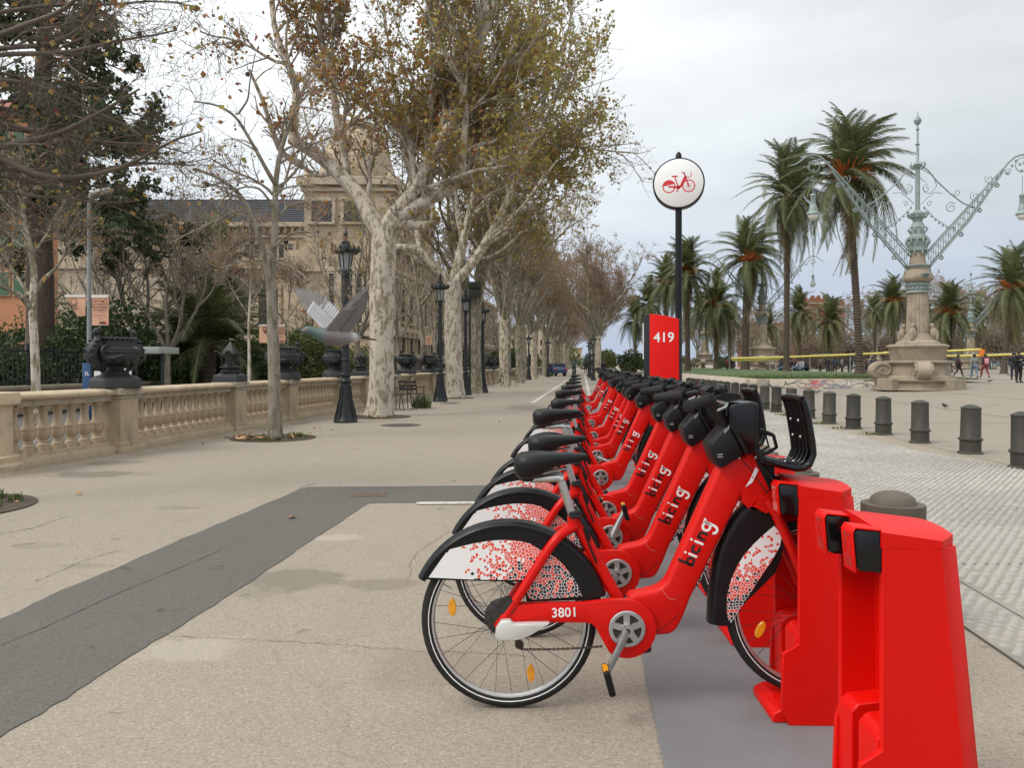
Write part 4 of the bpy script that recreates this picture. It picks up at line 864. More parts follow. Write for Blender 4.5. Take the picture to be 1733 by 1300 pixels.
# ---------------------------------------------------------------- docks
def dock_meshes():
    D = {}
    # side sheets (slanted right edge, foot stepping out to the left)
    sh = [(0, .842), (0, .285), (-.055, .25), (-.06, .05), (-.035, 0), (.255, 0), (.243, .15), (.176, .838), (.165, .846)]
    mb = MB(); mb.prism([(0, .832), (0, .285), (-.055, .25), (-.06, .05), (-.035, 0), (.226, 0), (.214, .15), (.148, .80)], 0, .02)
    xa = [(.225, 0, .28), (.147, .80, .2)]
    vs = []
    for x1, z, x2 in xa: vs += [(x1, 0.0008, z), (x2, .03, z), (x2, .05, z), (x1, .0195, z)]
    mb.add(vs, [(0, 1, 5, 4), (1, 2, 6, 5), (2, 3, 7, 6), (3, 0, 4, 7), (0, 3, 2, 1), (4, 5, 6, 7)])
    mb.prism([(0, .832), (0, .285), (-.012, .25), (-.02, .05), (-.02, 0), (.28, 0), (.266, .15), (.2, .80)], .26, .28); D['shell'] = mb.mesh('shell', MT['dock_red'], 35, .0015, 1)
    mb = MB(); rows = []                                   # cap: domed across, sloping down to the right, bulging over the readers
    for y, xl, xr_ in ((-.001, -.003, .150), (.045, -.008, .2), (.1, -.012, .203), (.16, -.010, .204), (.22, .0, .204), (.281, .014, .203)):
        rows.append([(xl + (xr_ - xl) * k / 4, y, .838 + .02 * math.sin(math.pi * min(1, max(0, y / .28)) * .8 + .15) - .022 * (k / 4)) for k in range(5)])
    vs = [p for r in rows for p in r]; n_ = len(vs); vs += [(x, y, .80) for x, y, z in vs]; nr = len(rows)
    fs = [(r * 5 + k, r * 5 + k + 1, (r + 1) * 5 + k + 1, (r + 1) * 5 + k) for r in range(nr - 1) for k in range(4)]
    fs += [tuple(q + n_ for q in f_[::-1]) for f_ in fs]
    ring = [k for k in range(5)] + [r * 5 + 4 for r in range(1, nr)] + [(nr - 1) * 5 + k for k in range(3, -1, -1)] + [r * 5 for r in range(nr - 2, 0, -1)]
    fs += [(ring[k], ring[k] + n_, ring[(k + 1) % len(ring)] + n_, ring[(k + 1) % len(ring)]) for k in range(len(ring))]
    mb.add(vs, fs); D['cap'] = mb.mesh('cap', MT['dock_red'], 30)
    mb = MB(); mb.prism([(-.085, 0), (-.085, .03), (-.05, .05), (.25, .05), (.255, 0)], .02, .26)
    for y0, y1 in ((.02, .132), (.178, .26)): mb.prism([(-.006, .05), (-.006, .305), (.015, .328), (.215, .352), (.23, .05)], y0, y1)
    D['guide'] = mb.mesh('wheel_guide', MT['dock_red'], 35, .004, 1)
    mb = MB(); mb.prism([(.10, .3), (.15, .3), (.14, .802), (.09, .802)], .02, .128); mb.prism([(.10, .3), (.15, .3), (.14, .802), (.09, .802)], .182, .26); D['rib'] = mb.mesh('inner_rib', MT['dock_red'], 35)
    for nm, y0 in (('n', .003), ('f', .19)):
        mb = MB(); mb.prism([(-.062, .748), (-.07, .835), (-.064, .846), (.03, .838), (.03, .735), (-.05, .738)], y0 + .002, y0 + .068); D['reader_' + nm] = mb.mesh('reader', MT['blackg'], 35, .006, 2)
        mb = MB(); mb.prism([(-.068, .735), (-.0765, .838), (-.068, .853), (.0, .846), (.0, .841), (-.066, .848), (-.0715, .838), (-.063, .735)], y0 - .0, y0 + .07); D['face_' + nm] = mb.mesh('reader_face', MT['dock_red'], 35, .002, 1)
        mb = MB(); A_ = Vector((-.068, .735)); B_ = Vector((-.0765, .838)); u_ = (B_ - A_).normalized(); n_ = Vector((-u_.y, u_.x)); n_ = n_ if n_.x < 0 else -n_
        def at(yy, v): q = A_ + u_ * v + n_ * .0012; return (q.x, y0 + yy, q.y)
        def quad(ya, yb, va, vb): mb.add([at(ya, va), at(yb, va), at(yb, vb), at(ya, vb)], [(0, 1, 2, 3), (3, 2, 1, 0)])
        for k in range(5): quad(.012, .058, .014 + .0065 * k, .0165 + .0065 * k)
        for r0 in (.006, .011, .016):
            for k in range(14):
                a, b_ = 2 * math.pi * k / 14, 2 * math.pi * (k + 1) / 14
                if r0 < .016 and not (-1 < (a if a < 3.2 else a - 6.28) < 1): continue
                q = [at(.035 + rr * math.cos(x), .066 + rr * math.sin(x)) for rr, x in ((r0, a), (r0 + .002, a), (r0 + .002, b_), (r0, b_))]; mb.add(q, [(0, 1, 2, 3), (3, 2, 1, 0)])
        quad(.016, .021, .09, .1); quad(.028, .033, .09, .1); quad(.042, .047, .088, .1); quad(.047, .052, .094, .1); quad(.047, .052, .086, .09)
        D['marks_' + nm] = mb.mesh('reader_marks', M('faded_white_print', (.78, .6, .56), .5), 0)
    mb = MB(); mb.box((.02, .132, .79), (.05, .11, .05)); mb.box((.06, .13, .745), (.05, .2, .08)); D['latch'] = mb.mesh('latch_box', MT['blackp'], 35, .004, 1)
    return D
DM = dock_meshes()
DB = Vector((1.005, 2.692, 0.014))
def make_dock(k, label):
    p = rowpos(k, DB); t = thing('bike_dock', label, 'bike dock', p, BYAW, 'red docking posts of the bicycle row')
    link('shell', DM['shell'], t); link('cap', DM['cap'], t); link('wheel_guide', DM['guide'], t); link('inner_rib', DM['rib'], t); link('latch_box', DM['latch'], t)
    for s_ in 'nf':
        r = link('reader', DM['reader_' + s_], t); f_ = link('reader_face', DM['face_' + s_], r); m_ = link('reader_marks', DM['marks_' + s_], r)
make_dock(-1, 'empty red docking post at the bottom right, nearest the camera')
ORD = ['', 'second', 'third', 'fourth', 'fifth', 'sixth', 'seventh', 'eighth', 'ninth', 'tenth', 'eleventh', 'twelfth', 'thirteenth', 'fourteenth', 'fifteenth']
for k in range(0, 15):
    if k == 6: continue
    wh = ('holding the bicycle numbered 3801' if k == 0 else 'holding the front wheel of a red bicycle' if k in SLOTS else 'standing free between red bicycles')
    make_dock(k, 'red docking post %s, %s from the camera end' % (wh, ORD[k + 1] if k + 1 < 15 else 'last') if k else 'red docking post ' + wh)
for k in (19, 24): make_dock(k, 'far red docking post holding the %s bicycle' % ('last but one' if k == 19 else 'farthest'))

# ---------------------------------------------------------------- totem and round sign
tp = Vector((0, 7.65, 0)); 
t = thing('station_totem', 'red and black station totem numbered 419 standing in the bicycle row', 'totem', (P(1118, 600, 7.65).x, 7.65, 0.014), -0.16)
mb = MB(); mb.prism([(-.165, 0), (-.165, 1.765), (-.12, 1.768), (.195, 1.71), (.195, 0)], -.055, .075); mb.build('body', MT['blackg'], t, bevel=.008)
mb = MB(); mb.prism([(-.108, .25), (-.108, 1.768), (-.02, 1.757), (.09, 1.738), (.175, 1.715), (.178, .25)], -.072, -.05); pn = mb.build('front_panel', MT['dock_red'], t, bevel=.006)
n = link('number', textmesh('419', .135, MT['white']), pn, (.03, -.0735, 1.53)); n.rotation_euler = (math.pi / 2, 0, 0)
mb = MB(); mb.box((-.17, .01, 1.5), (.012, .09, .36)); mb.build('notice_strip', MT['white'], t)
mb = MB(); mb.box((.0, .01, .02), (.5, .3, .04)); mb.build('base_plate', MT['blackp'], t, bevel=.005)

t = thing('round_sign', 'tall black pole with round white bicycle sign behind the totem', 'sign', (P(1148.5, 600, 8.05).x, 8.05, 0.014), -0.21)
mb = MB(); mb.lathe([(.11, 0), (.11, .012), (.036, .02), (.034, 2.9)], 16); mb.lathe([(.034, 3.41), (.034, 3.43), (.028, 3.47), (.014, 3.49)], 16); mb.build('pole', MT['blackp'], t)
cz = 3.155
mb = MB(); mb.lathe([(.243, -.058), (.262, -.056), (.266, -.05), (.266, .05), (.262, .056), (.24, .058)], 56, (0, 0, cz), axis='y'); dr = mb.build('sign_drum', MT['blackg'], t)
mb = MB(); mb.lathe([(.246, -.0625), (.25, -.060), (.25, -.057)], 56, (0, 0, cz), axis='y'); mb.build('sign_face', MT['white'], dr)
mb = MB(); k = .0088; Z0 = cz
def S(pts, w_): stroke(mb, [(x * k, Z0 + y * k) for x, y in pts], w_ * k, 0, -.0634)
for cx_ in (-11.2, 11.5): S(arcp(cx_, -4, 7, 0, 360, 28), 1.3)
for a in range(0, 180, 45): S([(11.5 + 6 * math.cos(math.radians(a)), -4 + 6 * math.sin(math.radians(a))), (11.5 - 6 * math.cos(math.radians(a)), -4 - 6 * math.sin(math.radians(a)))], .3)
mb.add([(x * k, -.0636, Z0 + y * k) for x, y in arcp(-11.2, -4, 7.8, 25, 178, 14)], [tuple(range(15))])
S([(-11.2, -4), (-1.5, -5.2)], 2.2); S(arcp(-.5, -5.5, 1.6, 0, 360, 12), 1.6); S([(-.5, -5.5), (3, -3.5), (7.6, 6.5)], 3.2); S([(-.5, -5), (-3.8, 5), (-4.4, 7)], 1.4); S([(-7.2, 8), (-5, 7.8), (-1.8, 8)], 1.7)
S([(11.5, -4), (8.6, 4.5), (6.4, 11.5)], 1.6); S([(3.8, 12.2), (6.4, 11.5), (6.9, 10.5)], 1.2); S([(7.6, 6.8), (13.2, 6.2), (14.6, 7.5), (14, 11.8)], .9); S([(-.5, -5.5), (-1.8, -9.8)], .9); S([(-2.8, -10), (-.8, -10)], .9)
mb.build('bicycle_symbol', M('sign_red', (.62, .02, .03), .4), dr, ang=0)
# ---------------------------------------------------------------- stone balustrade on the left
PIERS = [(9.0, -6.15), (11.1, -5.72), (14.75, -5.40), (17.36, -5.12), (20.6, -4.72), (22.8, -4.47), (26.4, -4.12), (28.6, -3.9), (32.5, -3.5), (35.0, -3.25), (38.5, -2.9), (41.0, -2.65), (44.5, -2.3), (47.0, -2.05), (50.5, -1.7), (53.0, -1.45), (58.0, -0.95), (64.0, -0.35), (72.0, .45), (84.0, 1.65), (100.0, 3.25), (120.0, 5.25)]
BT = 0.945
bal = thing('stone_balustrade', 'long sandstone balustrade with turned balusters and square piers along the promenade', 'balustrade', (PIERS[0][1], PIERS[0][0], 0)); B0 = Vector((PIERS[0][1], PIERS[0][0], 0))
prof_ = [(.075, .235), (.075, .262), (.062, .272), (.05, .285), (.055, .3), (.048, .315), (.062, .335), (.084, .37), (.088, .42), (.086, .455), (.09, .46), (.09, .475), (.082, .485), (.058, .53), (.05, .60), (.05, .66), (.056, .665), (.056, .68), (.05, .685), (.056, .70), (.07, .715), (.078, .725), (.078, .735)]
mb = MB(); mb.box((0, 0, .212), (.15, .15, .046)); mb.lathe(prof_, 16); mb.box((0, 0, .75), (.17, .15, .03)); BALM = mb.mesh('baluster', MT['stone'], 40)
prof2 = prof_[::2] + [prof_[-1]]
mb = MB(); mb.box((0, 0, .212), (.15, .15, .046)); mb.lathe(prof2, 8); mb.box((0, 0, .75), (.17, .15, .03)); BALM2 = mb.mesh('baluster', MT['stone'], 40)
mb = MB(); mb.prism([(-.27, -.27), (.27, -.27), (.27, .27), (-.27, .27)], 0.02, .1, plane='xy'); mb.box((0, 0, .45), (.44, .44, .7)); mb.box((0, 0, .13), (.48, .48, .1)); PIERM = mb.mesh('pier', MT['stone'], 35, .01, 1)
mb = MB(); mb.box((0, 0, .815), (.49, .49, .045)); mb.box((0, 0, .892), (.53, .53, .105)); CAPM = mb.mesh('cap', MT['stone_grey'], 35, .012, 1)
nb = 0
for i, (y, x) in enumerate(PIERS):
    p = Vector((x, y, 0)) - B0; nxt = PIERS[i + 1] if i + 1 < len(PIERS) else None; prv = PIERS[i - 1] if i else PIERS[1]
    ang = math.atan2((nxt or prv)[0] - y, (nxt or prv)[1] - x); ang = ang if nxt and i or nxt else ang
    rzz = ang - math.pi / 2
    if i == 0:
        # round-footed end pier, mostly outside the frame
        mb = MB(); mb.lathe([(.38, .02), (.38, .1), (.33, .13), (.34, .2), (.27, .22), (.26, .78), (.34, .82), (.35, .9), (.33, .95)], 24); o = mb.build('pier', MT['stone_cap'], bal, p)
        continue_next = True
    else:
        o = link('pier', PIERM, bal, p); o.rotation_euler.z = rzz
        c_ = link('cap', CAPM, o)
    if not nxt: continue
    q = Vector((nxt[1], nxt[0], 0)) - B0; d = (q - p); L = d.length; d.normalize(); n_ = Vector((-d.y, d.x, 0)); a0 = .22 if i else .3
    X = Matrix.Translation(p) @ Matrix.Rotation(math.atan2(d.y, d.x), 4, 'Z')
    mb = MB(); mb.X = X
    mb.prism([(-.2, .0), (-.2, .1), (-.185, .13), (-.14, .14), (-.14, .188), (.14, .188), (.14, .14), (.185, .13), (.2, .1), (.2, 0)], a0, L - .222, plane='yz'); bc = mb.build('plinth', MT['stone'], bal, bevel=.006, seg=1)
    mb = MB(); mb.X = X; mb.prism([(-.13, .766), (-.13, .84), (.13, .84), (.13, .766)], a0, L - .222, plane='yz'); mb.build('architrave', MT['stone_grey'], bal)
    for ck in range(max(1, round((L - .46) / 1.15))):
      nk = max(1, round((L - .46) / 1.15)); c0_ = a0 - .01 + (L - .225 - a0) * ck / nk; c1_ = a0 - .01 + (L - .225 - a0) * (ck + 1) / nk - .005
      mb = MB(); mb.X = X; mb.prism([(-.16, .842), (-.2, .87), (-.2, .905), (-.16, .925), (-.09, .94), (.09, .94), (.16, .925), (.2, .905), (.2, .87), (.16, .842)], c0_, c1_, plane='yz'); mb.build('coping', MT['stone_cap'], bal, bevel=.008, seg=1)
    n = max(3, round((L - .5) / .235)); far = y > 50
    if far:
        V, Q = [], []
        mb = MB()
        for k in range(n):
            s_ = .25 + (L - .5) * (k + .5) / n; mb.X = X @ Matrix.Translation((s_, 0, 0)); mb.lathe([(.075, .19), (.05, .3), (.088, .4), (.05, .6), (.08, .765)], 6)
        tag(mb.build('baluster_rank', MT['stone'], bal), kind='stuff')
    else:
        for k in range(n):
            s_ = .25 + (L - .5) * (k + .5) / n; o = link('baluster', BALM if y < 24 else BALM2, bal, p + d * s_); o.rotation_euler.z = math.atan2(d.y, d.x) + RNG.uniform(-.03, .03)
# kerb the balustrade stands on
mb = MB()
for (y, x), (y2, x2) in zip([(5.0, -6.95)] + PIERS, PIERS):
    mb.add([(x + .42, y, .03), (x2 + .42, y2, .03), (x2 - .4, y2, .03), (x - .4, y, .03), (x + .46, y, 0), (x2 + .46, y2, 0)], [(0, 1, 2, 3), (4, 5, 1, 0)])

tag(mb.build('kerb', MT['kerb'], ang=0), kind='structure')

# ---------------------------------------------------------------- iron urns and crown finials on the piers
def urn_meshes():
    D = {}
    mb = MB(); mb.lathe([(.36, 0), (.36, .12), (.35, .13), (.30, .165), (.2, .19), (.195, .2)], 8, ph=.5); D['plinth'] = mb.mesh('plinth', MT['urn'], 30, .006, 1)
    mb = MB(); mb.lathe([(.19, .2), (.17, .225), (.12, .25), (.105, .28), (.115, .3), (.15, .31), (.13, .325), (.2, .35), (.28, .385), (.325, .43), (.335, .47), (.325, .495), (.345, .5), (.345, .56), (.33, .565), (.29, .585), (.255, .61), (.245, .66), (.25, .685)], 28)
    for k in range(14):                                                        # gadroons
        a = 2 * math.pi * k / 14; mb.ball((.25 * math.cos(a), .25 * math.sin(a), .4), .055, 8, 5, sz=.8)
    D['bowl'] = mb.mesh('bowl', MT['urn'], 40)
    mb = MB(); R_ = .262
    mb.lathe([(.235, .685), (.262, .69), (.275, .705), (.262, .72), (.235, .722), (.2, .70), (.15, .62), (.01, .6)], 28, close=False)
    for k in range(26):
        a = 2 * math.pi * k / 26; mb.tube([(R_ * math.cos(a), R_ * math.sin(a), .69), (.285 * math.cos(a + .09), .285 * math.sin(a + .09), .706), (R_ * math.cos(a + .18), R_ * math.sin(a + .18), .722)], .012, 5)
    D['rim'] = mb.mesh('rim', MT['urn'], 45)
    # scrolled bracket with a spoked wheel and a scaly body, one each side
    mb = MB()
    body = [(.30, .30), (.36, .38), (.41, .46), (.41, .54), (.37, .60), (.33, .66), (.31, .74)]
    mb.tube([(x, 0, z) for x, z in body], [.045, .06, .075, .085, .075, .055, .04], 10)
    for k, (x, z) in enumerate(body[1:-1]):
        for s_ in (-1, 1):
            for j in range(2): mb.ball((x + .05, s_ * (.03 + .03 * j), z - .02 + .03 * j), .035, 7, 5, sz=.6)
    vol = [(.34 + .075 * (1 - t / 14) * math.cos(.75 * t), .80 + .075 * (1 - t / 14) * math.sin(.75 * t)) for t in range(13)]
    mb.tube([(.31, 0, .74), (.30, 0, .78)] + [(x, 0, z) for x, z in vol[4:][::1]], .026, 8); mb.ball((.335, 0, .80), .05, 10, 6); mb.ball((.31, .03, .84), .03, 8, 5)
    for s_ in (-1, 1):
        cx_, cy_, cz_ = .30, s_ * .13, .52
        ring = [(cx_ + .082 * math.cos(a), cy_ + s_ * .01, cz_ + .082 * math.sin(a)) for a in [2 * math.pi * k / 16 for k in range(17)]]
        mb.tube(ring, .016, 6)
        for k in range(6):
            a = math.pi * k / 3; mb.tube([(cx_, cy_ + s_ * .012, cz_), (cx_ + .075 * math.cos(a), cy_ + s_ * .012, cz_ + .075 * math.sin(a))], .01, 5)
        mb.ball((cx_, cy_ + s_ * .015, cz_), .025, 8, 5)
        mb.tube([(cx_ + .02, cy_, cz_ - .08), (cx_ - .02, cy_ + s_ * .12, cz_ - .09), (cx_ - .09, cy_ + s_ * .2, cz_ - .06)], [.022, .026, .018], 7)
    mb.tube([(.34, 0, .33), (.27, 0, .27), (.2, 0, .235)], [.05, .035, .025], 8); mb.tube([(.42, 0, .44), (.47, 0, .47), (.46, 0, .52)], [.03, .02, .012], 6); mb.tube([(.42, 0, .55), (.46, 0, .58), (.45, 0, .62)], [.025, .018, .01], 6)
    D['handle'] = mb.mesh('scroll_handle', MT['urn'], 45)
    # crown finial
    mb = MB(); mb.lathe([(.34, 0), (.34, .1), (.32, .13), (.22, .17), (.2, .18)], 4, ph=.5); mb.lathe([(.17, .18), (.19, .2), (.19, .225), (.14, .24), (.15, .265), (.2, .28), (.2, .3), (.14, .315), (.11, .34), (.1, .4), (.1, .5)], 20); D['fin_base'] = mb.mesh('base', MT['urn'], 35)
    mb = MB(); mb.lathe([(.05, .40), (.16, .50), (.185, .55), (.14, .62), (.085, .69), (.04, .75), (.004, .80)], 4, ph=.0); D['spire'] = mb.mesh('spire', MT['urn'], 25, .008, 1)
    mb = MB(); vs = []                                                         # leaf that rises from the foot and curls outwards at its tip
    for r, wd, z in [(.13, .03, .30), (.15, .045, .37), (.165, .06, .44), (.185, .068, .51), (.22, .06, .575), (.262, .035, .61), (.295, .006, .60)]:
        vs += [(r - .015, -wd, z - .008), (r + .014, 0, z + .006), (r - .015, wd, z - .008), (r - .03, 0, z - .014)]
    mb.add(vs, [(4 * i + j, 4 * i + (j + 1) % 4, 4 * i + 4 + (j + 1) % 4, 4 * i + 4 + j) for i in range(6) for j in range(4)] + [(0, 3, 2, 1), (24, 25, 26, 27)])
    D['leaf'] = mb.mesh('crown_leaf', MT['urn'], 50)
    return D
UM = urn_meshes()
def urn(loc, rz, s, label):
    t = thing('iron_urn', label, 'urn', loc, rz, 'black iron urns on the balustrade piers'); t.scale = (s, s, s)
    link('plinth', UM['plinth'], t); link('bowl', UM['bowl'], t); link('rim', UM['rim'], t)
    for k in (0, math.pi): h_ = link('scroll_handle', UM['handle'], t); h_.rotation_euler.z = k
def crown(loc, rz, s, label):
    t = thing('crown_finial', label, 'finial', loc, rz, 'black iron crown finials on the balustrade piers'); t.scale = (s, s, s)
    link('base', UM['fin_base'], t); sp_ = link('spire', UM['spire'], t); sp_.rotation_euler.z = math.pi / 4
    for k in range(4): l_ = link('crown_leaf', UM['leaf'], t); l_.rotation_euler.z = k * math.pi / 2 + .25
ULAB = {1: ('u', 'nearest black iron urn, below the two orange banners on the near pole'), 2: ('c', 'nearest black crown finial, on the pier left of the young plane tree'), 3: ('u', 'black iron urn half hidden behind the young plane tree trunk'), 4: ('u', 'black iron urn on the pier just left of the first lamp post'),
        5: ('c', 'black crown finial between first lamp post and the big plane trunk'), 6: ('c', 'black crown finial just right of the big plane trunk'), 7: ('u', 'black iron urn above the metal chairs, right of the big plane trunk'), 8: ('u', 'black iron urn between leaning young tree and second lamp post'),
        10: ('u', 'black iron urn behind the second big plane trunk'), 12: ('u', 'black iron urn between the second and third plane trunks'), 15: ('u', 'black iron urn right of the lamp post with the square lantern'), 16: ('u', 'far black iron urn left of the fourth plane tree trunk'), 17: ('u', 'farthest black iron urn along the balustrade')}
for i, (k, lb) in ULAB.items():
    y, x = PIERS[i]; d = Vector(PIERS[i + 1]) - Vector(PIERS[i]); a = math.atan2(d.x, d.y)
    if k == 'u': urn((x, y, BT), a + (math.pi * .93 if i == 1 else math.pi / 2 * .6 if i in (4, 7) else 2.6), 1.0 if i < 9 else 1.15, lb)
    else: crown((x, y, BT), a, .98, lb)

# ---------------------------------------------------------------- lamp posts
def lamp_meshes():
    D = {}
    mb = MB(); mb.lathe([(.26, 0), (.26, .04), (.245, .06), (.22, .1), (.2, .18), (.165, .32), (.13, .5), (.11, .68), (.1, .8), (.095, .84), (.125, .86), (.13, .9), (.1, .93), (.09, .98), (.12, 1.0), (.125, 1.05), (.09, 1.08), (.085, 1.3), (.08, 1.32), (.1, 1.34), (.1, 1.38), (.08, 1.4), (.075, 1.9), (.065, 3.0), (.062, 3.14), (.085, 3.16), (.09, 3.2), (.06, 3.24)], 16)
    for k in range(8):
        a = math.pi * k / 4; mb.tube([(.245 * math.cos(a), .245 * math.sin(a), .05), (.135 * math.cos(a), .135 * math.sin(a), .5), (.105 * math.cos(a), .105 * math.sin(a), .8)], .018, 6)
    D['post'] = mb.mesh('post', MT['iron'], 40)
    mb = MB(); mb.lathe([(.09, 3.24), (.1, 3.27), (.1, 3.3)], 6)
    for k in range(6):
        a = 2 * math.pi * k / 6; mb.tube([(.1 * math.cos(a), .1 * math.sin(a), 3.3), (.155 * math.cos(a), .155 * math.sin(a), 3.66)], .012, 6); mb.tube([(.13 * math.cos(a), .13 * math.sin(a), 3.22), (.18 * math.cos(a + .3), .18 * math.sin(a + .3), 3.27), (.12 * math.cos(a + .5), .12 * math.sin(a + .5), 3.32)], .012, 5)
    D['cage'] = mb.mesh('lantern_frame', MT['iron'], 40)
    mb = MB(); mb.lathe([(.09, 3.305), (.145, 3.655)], 6, close=False); D['glass'] = mb.mesh('lantern_glass', MT['lamp_glass'], 20)
    mb = MB(); mb.lathe([(.16, 3.65), (.24, 3.66), (.31, 3.7), (.3, 3.74), (.2, 3.77), (.13, 3.84), (.09, 3.87), (.1, 3.91), (.05, 3.95), (.04, 4.05), (.06, 4.09), (.035, 4.14), (.01, 4.22)], 12)
    for k in range(12):
        a = 2 * math.pi * k / 12; mb.lathe([(.03, 3.72), (.04, 3.77), (.005, 3.84)], 5, (.295 * math.cos(a), .295 * math.sin(a), 0))
    D['roof'] = mb.mesh('lantern_roof', MT['iron'], 40); return D
LM = lamp_meshes()
def lamp(px, py, ht, label):
    g = G(px, py); t = thing('street_lamp', label, 'street lamp', g, RNG.uniform(0, 1), 'black iron lamp posts along the promenade'); s = ht / 4.22; t.scale = (1 if s > .9 else s, 1 if s > .9 else s, s)
    link('post', LM['post'], t); c_ = link('lantern_frame', LM['cage'], t); link('lantern_glass', LM['glass'], c_); link('lantern_roof', LM['roof'], t); return t
lamp(585, 715, 4.3, 'nearest black lamp post, behind the flying pigeon')
lamp(745, 680, 4.45, 'black lamp post just left of the second white plane trunk')
lamp(788, 669, 4.5, 'thin black lamp post against the right edge of the second plane trunk')
lamp(817, 665, 4.15, 'black lamp post between the third and fourth plane trunks')
lamp(895, 643, 3.9, 'far black lamp post on the left side of the promenade')
lamp(927, 638.5, 3.9, 'farthest black lamp post on the left among the small plane trunks')
lamp(1004, 644.5, 3.7, 'nearest black lamp post on the right side of the promenade beyond the bicycles')
lamp(999, 640, 3.7, 'second black lamp post on the right side, just behind the first')
lamp(996.5, 637, 3.7, 'third and farthest black lamp post on the right side')

# traffic light board seen on the trunk of the third tree
g = G(793, 667); t = thing('signal_head', 'small dark green signal box hanging on a pole by the third plane tree', 'signal', (g.x + .06, g.y, 0))
mb = MB(); mb.tube([(0, 0, 0), (0, 0, 4.6)], .045, 8); mb.build('pole', MT['iron'], t)
mb = MB(); mb.box((.22, 0, 4.72), (.5, .3, .28)); mb.box((.22, 0, 4.36), (.5, .3, .28)); mb.box((.22, 0, 4.54), (.3, .2, .1)); mb.build('signal_box', M('dark_green_box', (.03, .04, .02), .5), t, bevel=.02)

# ---------------------------------------------------------------- banner poles
def banner_pole(px, Y, top, label, lab_l, lab_r, bz, bh, wl, wr, lines, arm=True):
    p = P(px, 617, Y); t = thing('banner_pole', label, 'banner pole', (p.x, Y, 0))
    mb = MB(); mb.lathe([(.07, 0), (.065, .9), (.045, 1.0), (.036, top)], 12)
    if arm: mb.tube([(0, 0, top - .02), (.05, 0, top + .08), (.25, -.1, top + .12)], .03, 8)
    mb.build('pole', MT['grey_pole'], t)
    if arm:
        mb = MB(); mb.prism([(.12, top + .07), (.5, top + .17), (.52, top + .21), (.2, top + .17)], -.2, .02); mb.build('lamp_head', MT['banner_white'], t, bevel=.02)
    mb = MB()
    for s_, wd in ((-1, wl), (1, wr)):
        for z in (bz, bz - bh): mb.tube([(0, 0, z), (s_ * (wd + .06), 0, z)], .008, 6) if z == bz or s_ > 0 else None
    mb.build('banner_arms', MT['grey_pole'], t)
    # right banner flat, with print; left banner folded by the wind
    b = thing('orange_banner', lab_r, 'banner', (p.x + .065, Y - .02, bz)); n = 8
    vs = [(wr * i / n, .02 * math.sin(i * .9) * (1 - j / 6), -bh * j / 6) for j in range(7) for i in range(n + 1)]
    mb = MB(); mb.add(vs, [(j * (n + 1) + i, (j + 1) * (n + 1) + i, (j + 1) * (n + 1) + i + 1, j * (n + 1) + i + 1) for j in range(6) for i in range(n)]); mb.build('cloth', MT['banner'], b, ang=60)
    mb = MB(); mb.box((wr / 2, -.026, -bh * .045), (wr, .004, bh * .09)); mb.build('hem', MT['banner_white'], b)
    for i, (tx, zf, sz) in enumerate(lines):
        m_ = link('print_line', textmesh(tx, sz, MT['banner_ink']), b, (wr * .5, -.03, -bh * zf)); m_.rotation_euler = (math.pi / 2, 0, 0)
    mb = MB(); mb.box((wr * .68, -.028, -bh * .92), (wr * .38, .003, bh * .06)); mb.box((wr * .86, -.03, -bh * .92), (wr * .1, .003, bh * .045), 1); mb.build('print_box', [MT['black_print'], MT['red']], b)
    b = thing('orange_banner', lab_l, 'banner', (p.x - .065, Y - .02, bz))
    if arm:
        vs = []
        for j in range(7):
            f_ = j / 6
            for i in range(9):
                e = i / 8; vs.append((-wl * e * (1 - .42 * f_) , -.10 * math.sin(e * 3 + f_ * 2) * f_ * e, -bh * f_ * (.68 + .02 * math.sin(e * 4))))
        mb = MB(); mb.add(vs, [(j * 9 + i, (j + 1) * 9 + i, (j + 1) * 9 + i + 1, j * 9 + i + 1) for j in range(6) for i in range(8)])
    else:
        mb = MB(); mb.box((-wl / 2, 0, -bh / 2), (wl, .01, bh))
    mb.build('cloth', MT['banner'], b, ang=60)
    mb = MB(); mb.box((-wl / 2, -.02, -bh * .04), (wl, .004, bh * .07)); mb.build('hem', MT['banner_white'], b)
    # a loose ink drawing: rings and strokes, no figure
    mb = MB(); c_ = (-wl * .45, -bh * .25)
    for rr in (.2, .13): stroke(mb, [(c_[0] + wl * rr * math.cos(a), c_[1] + wl * rr * math.sin(a)) for a in [2 * math.pi * k / 12 for k in range(13)]], .012, 0, -.045 - (.06 if arm else 0))
    for k in range(5): stroke(mb, [(c_[0] - wl * .15 + wl * .07 * k, c_[1] - wl * .1), (c_[0] + wl * .05 * k, c_[1] - bh * .25)], .012, 0, -.045 - (.06 if arm else 0))
    mb.build('ink_drawing', MT['banner_ink'], b, ang=0)
LN = [('CANVIEM A', .21, .055), ('SANT MARTI DE', .31, .05), ('PROVENCALS', .41, .055), ('PASSEJADA', .5, .05), ('DEL 2 AL 12', .68, .04), ('www', .76, .03)]
banner_pole(151, 15.7, 4.65, 'tall grey street light pole carrying two orange banners behind the nearest urn', 'wind folded orange banner with drawing on left of the near pole', 'flat printed orange banner on right of the near pole', 2.70, .62, .41, .34, LN)
banner_pole(462, 22.0, 5.2, 'grey banner pole hidden behind the young plane tree', 'orange banner with ink drawing left of the young plane trunk', 'printed orange banner right of the young plane trunk', 2.42, .52, .32, .28, [(a, b_, c_ * .9) for a, b_, c_ in LN], arm=False)
p = P(725, 576, 37); t = thing('orange_banner', 'distant small orange banner between leaning young tree and second lamp post', 'banner', p)
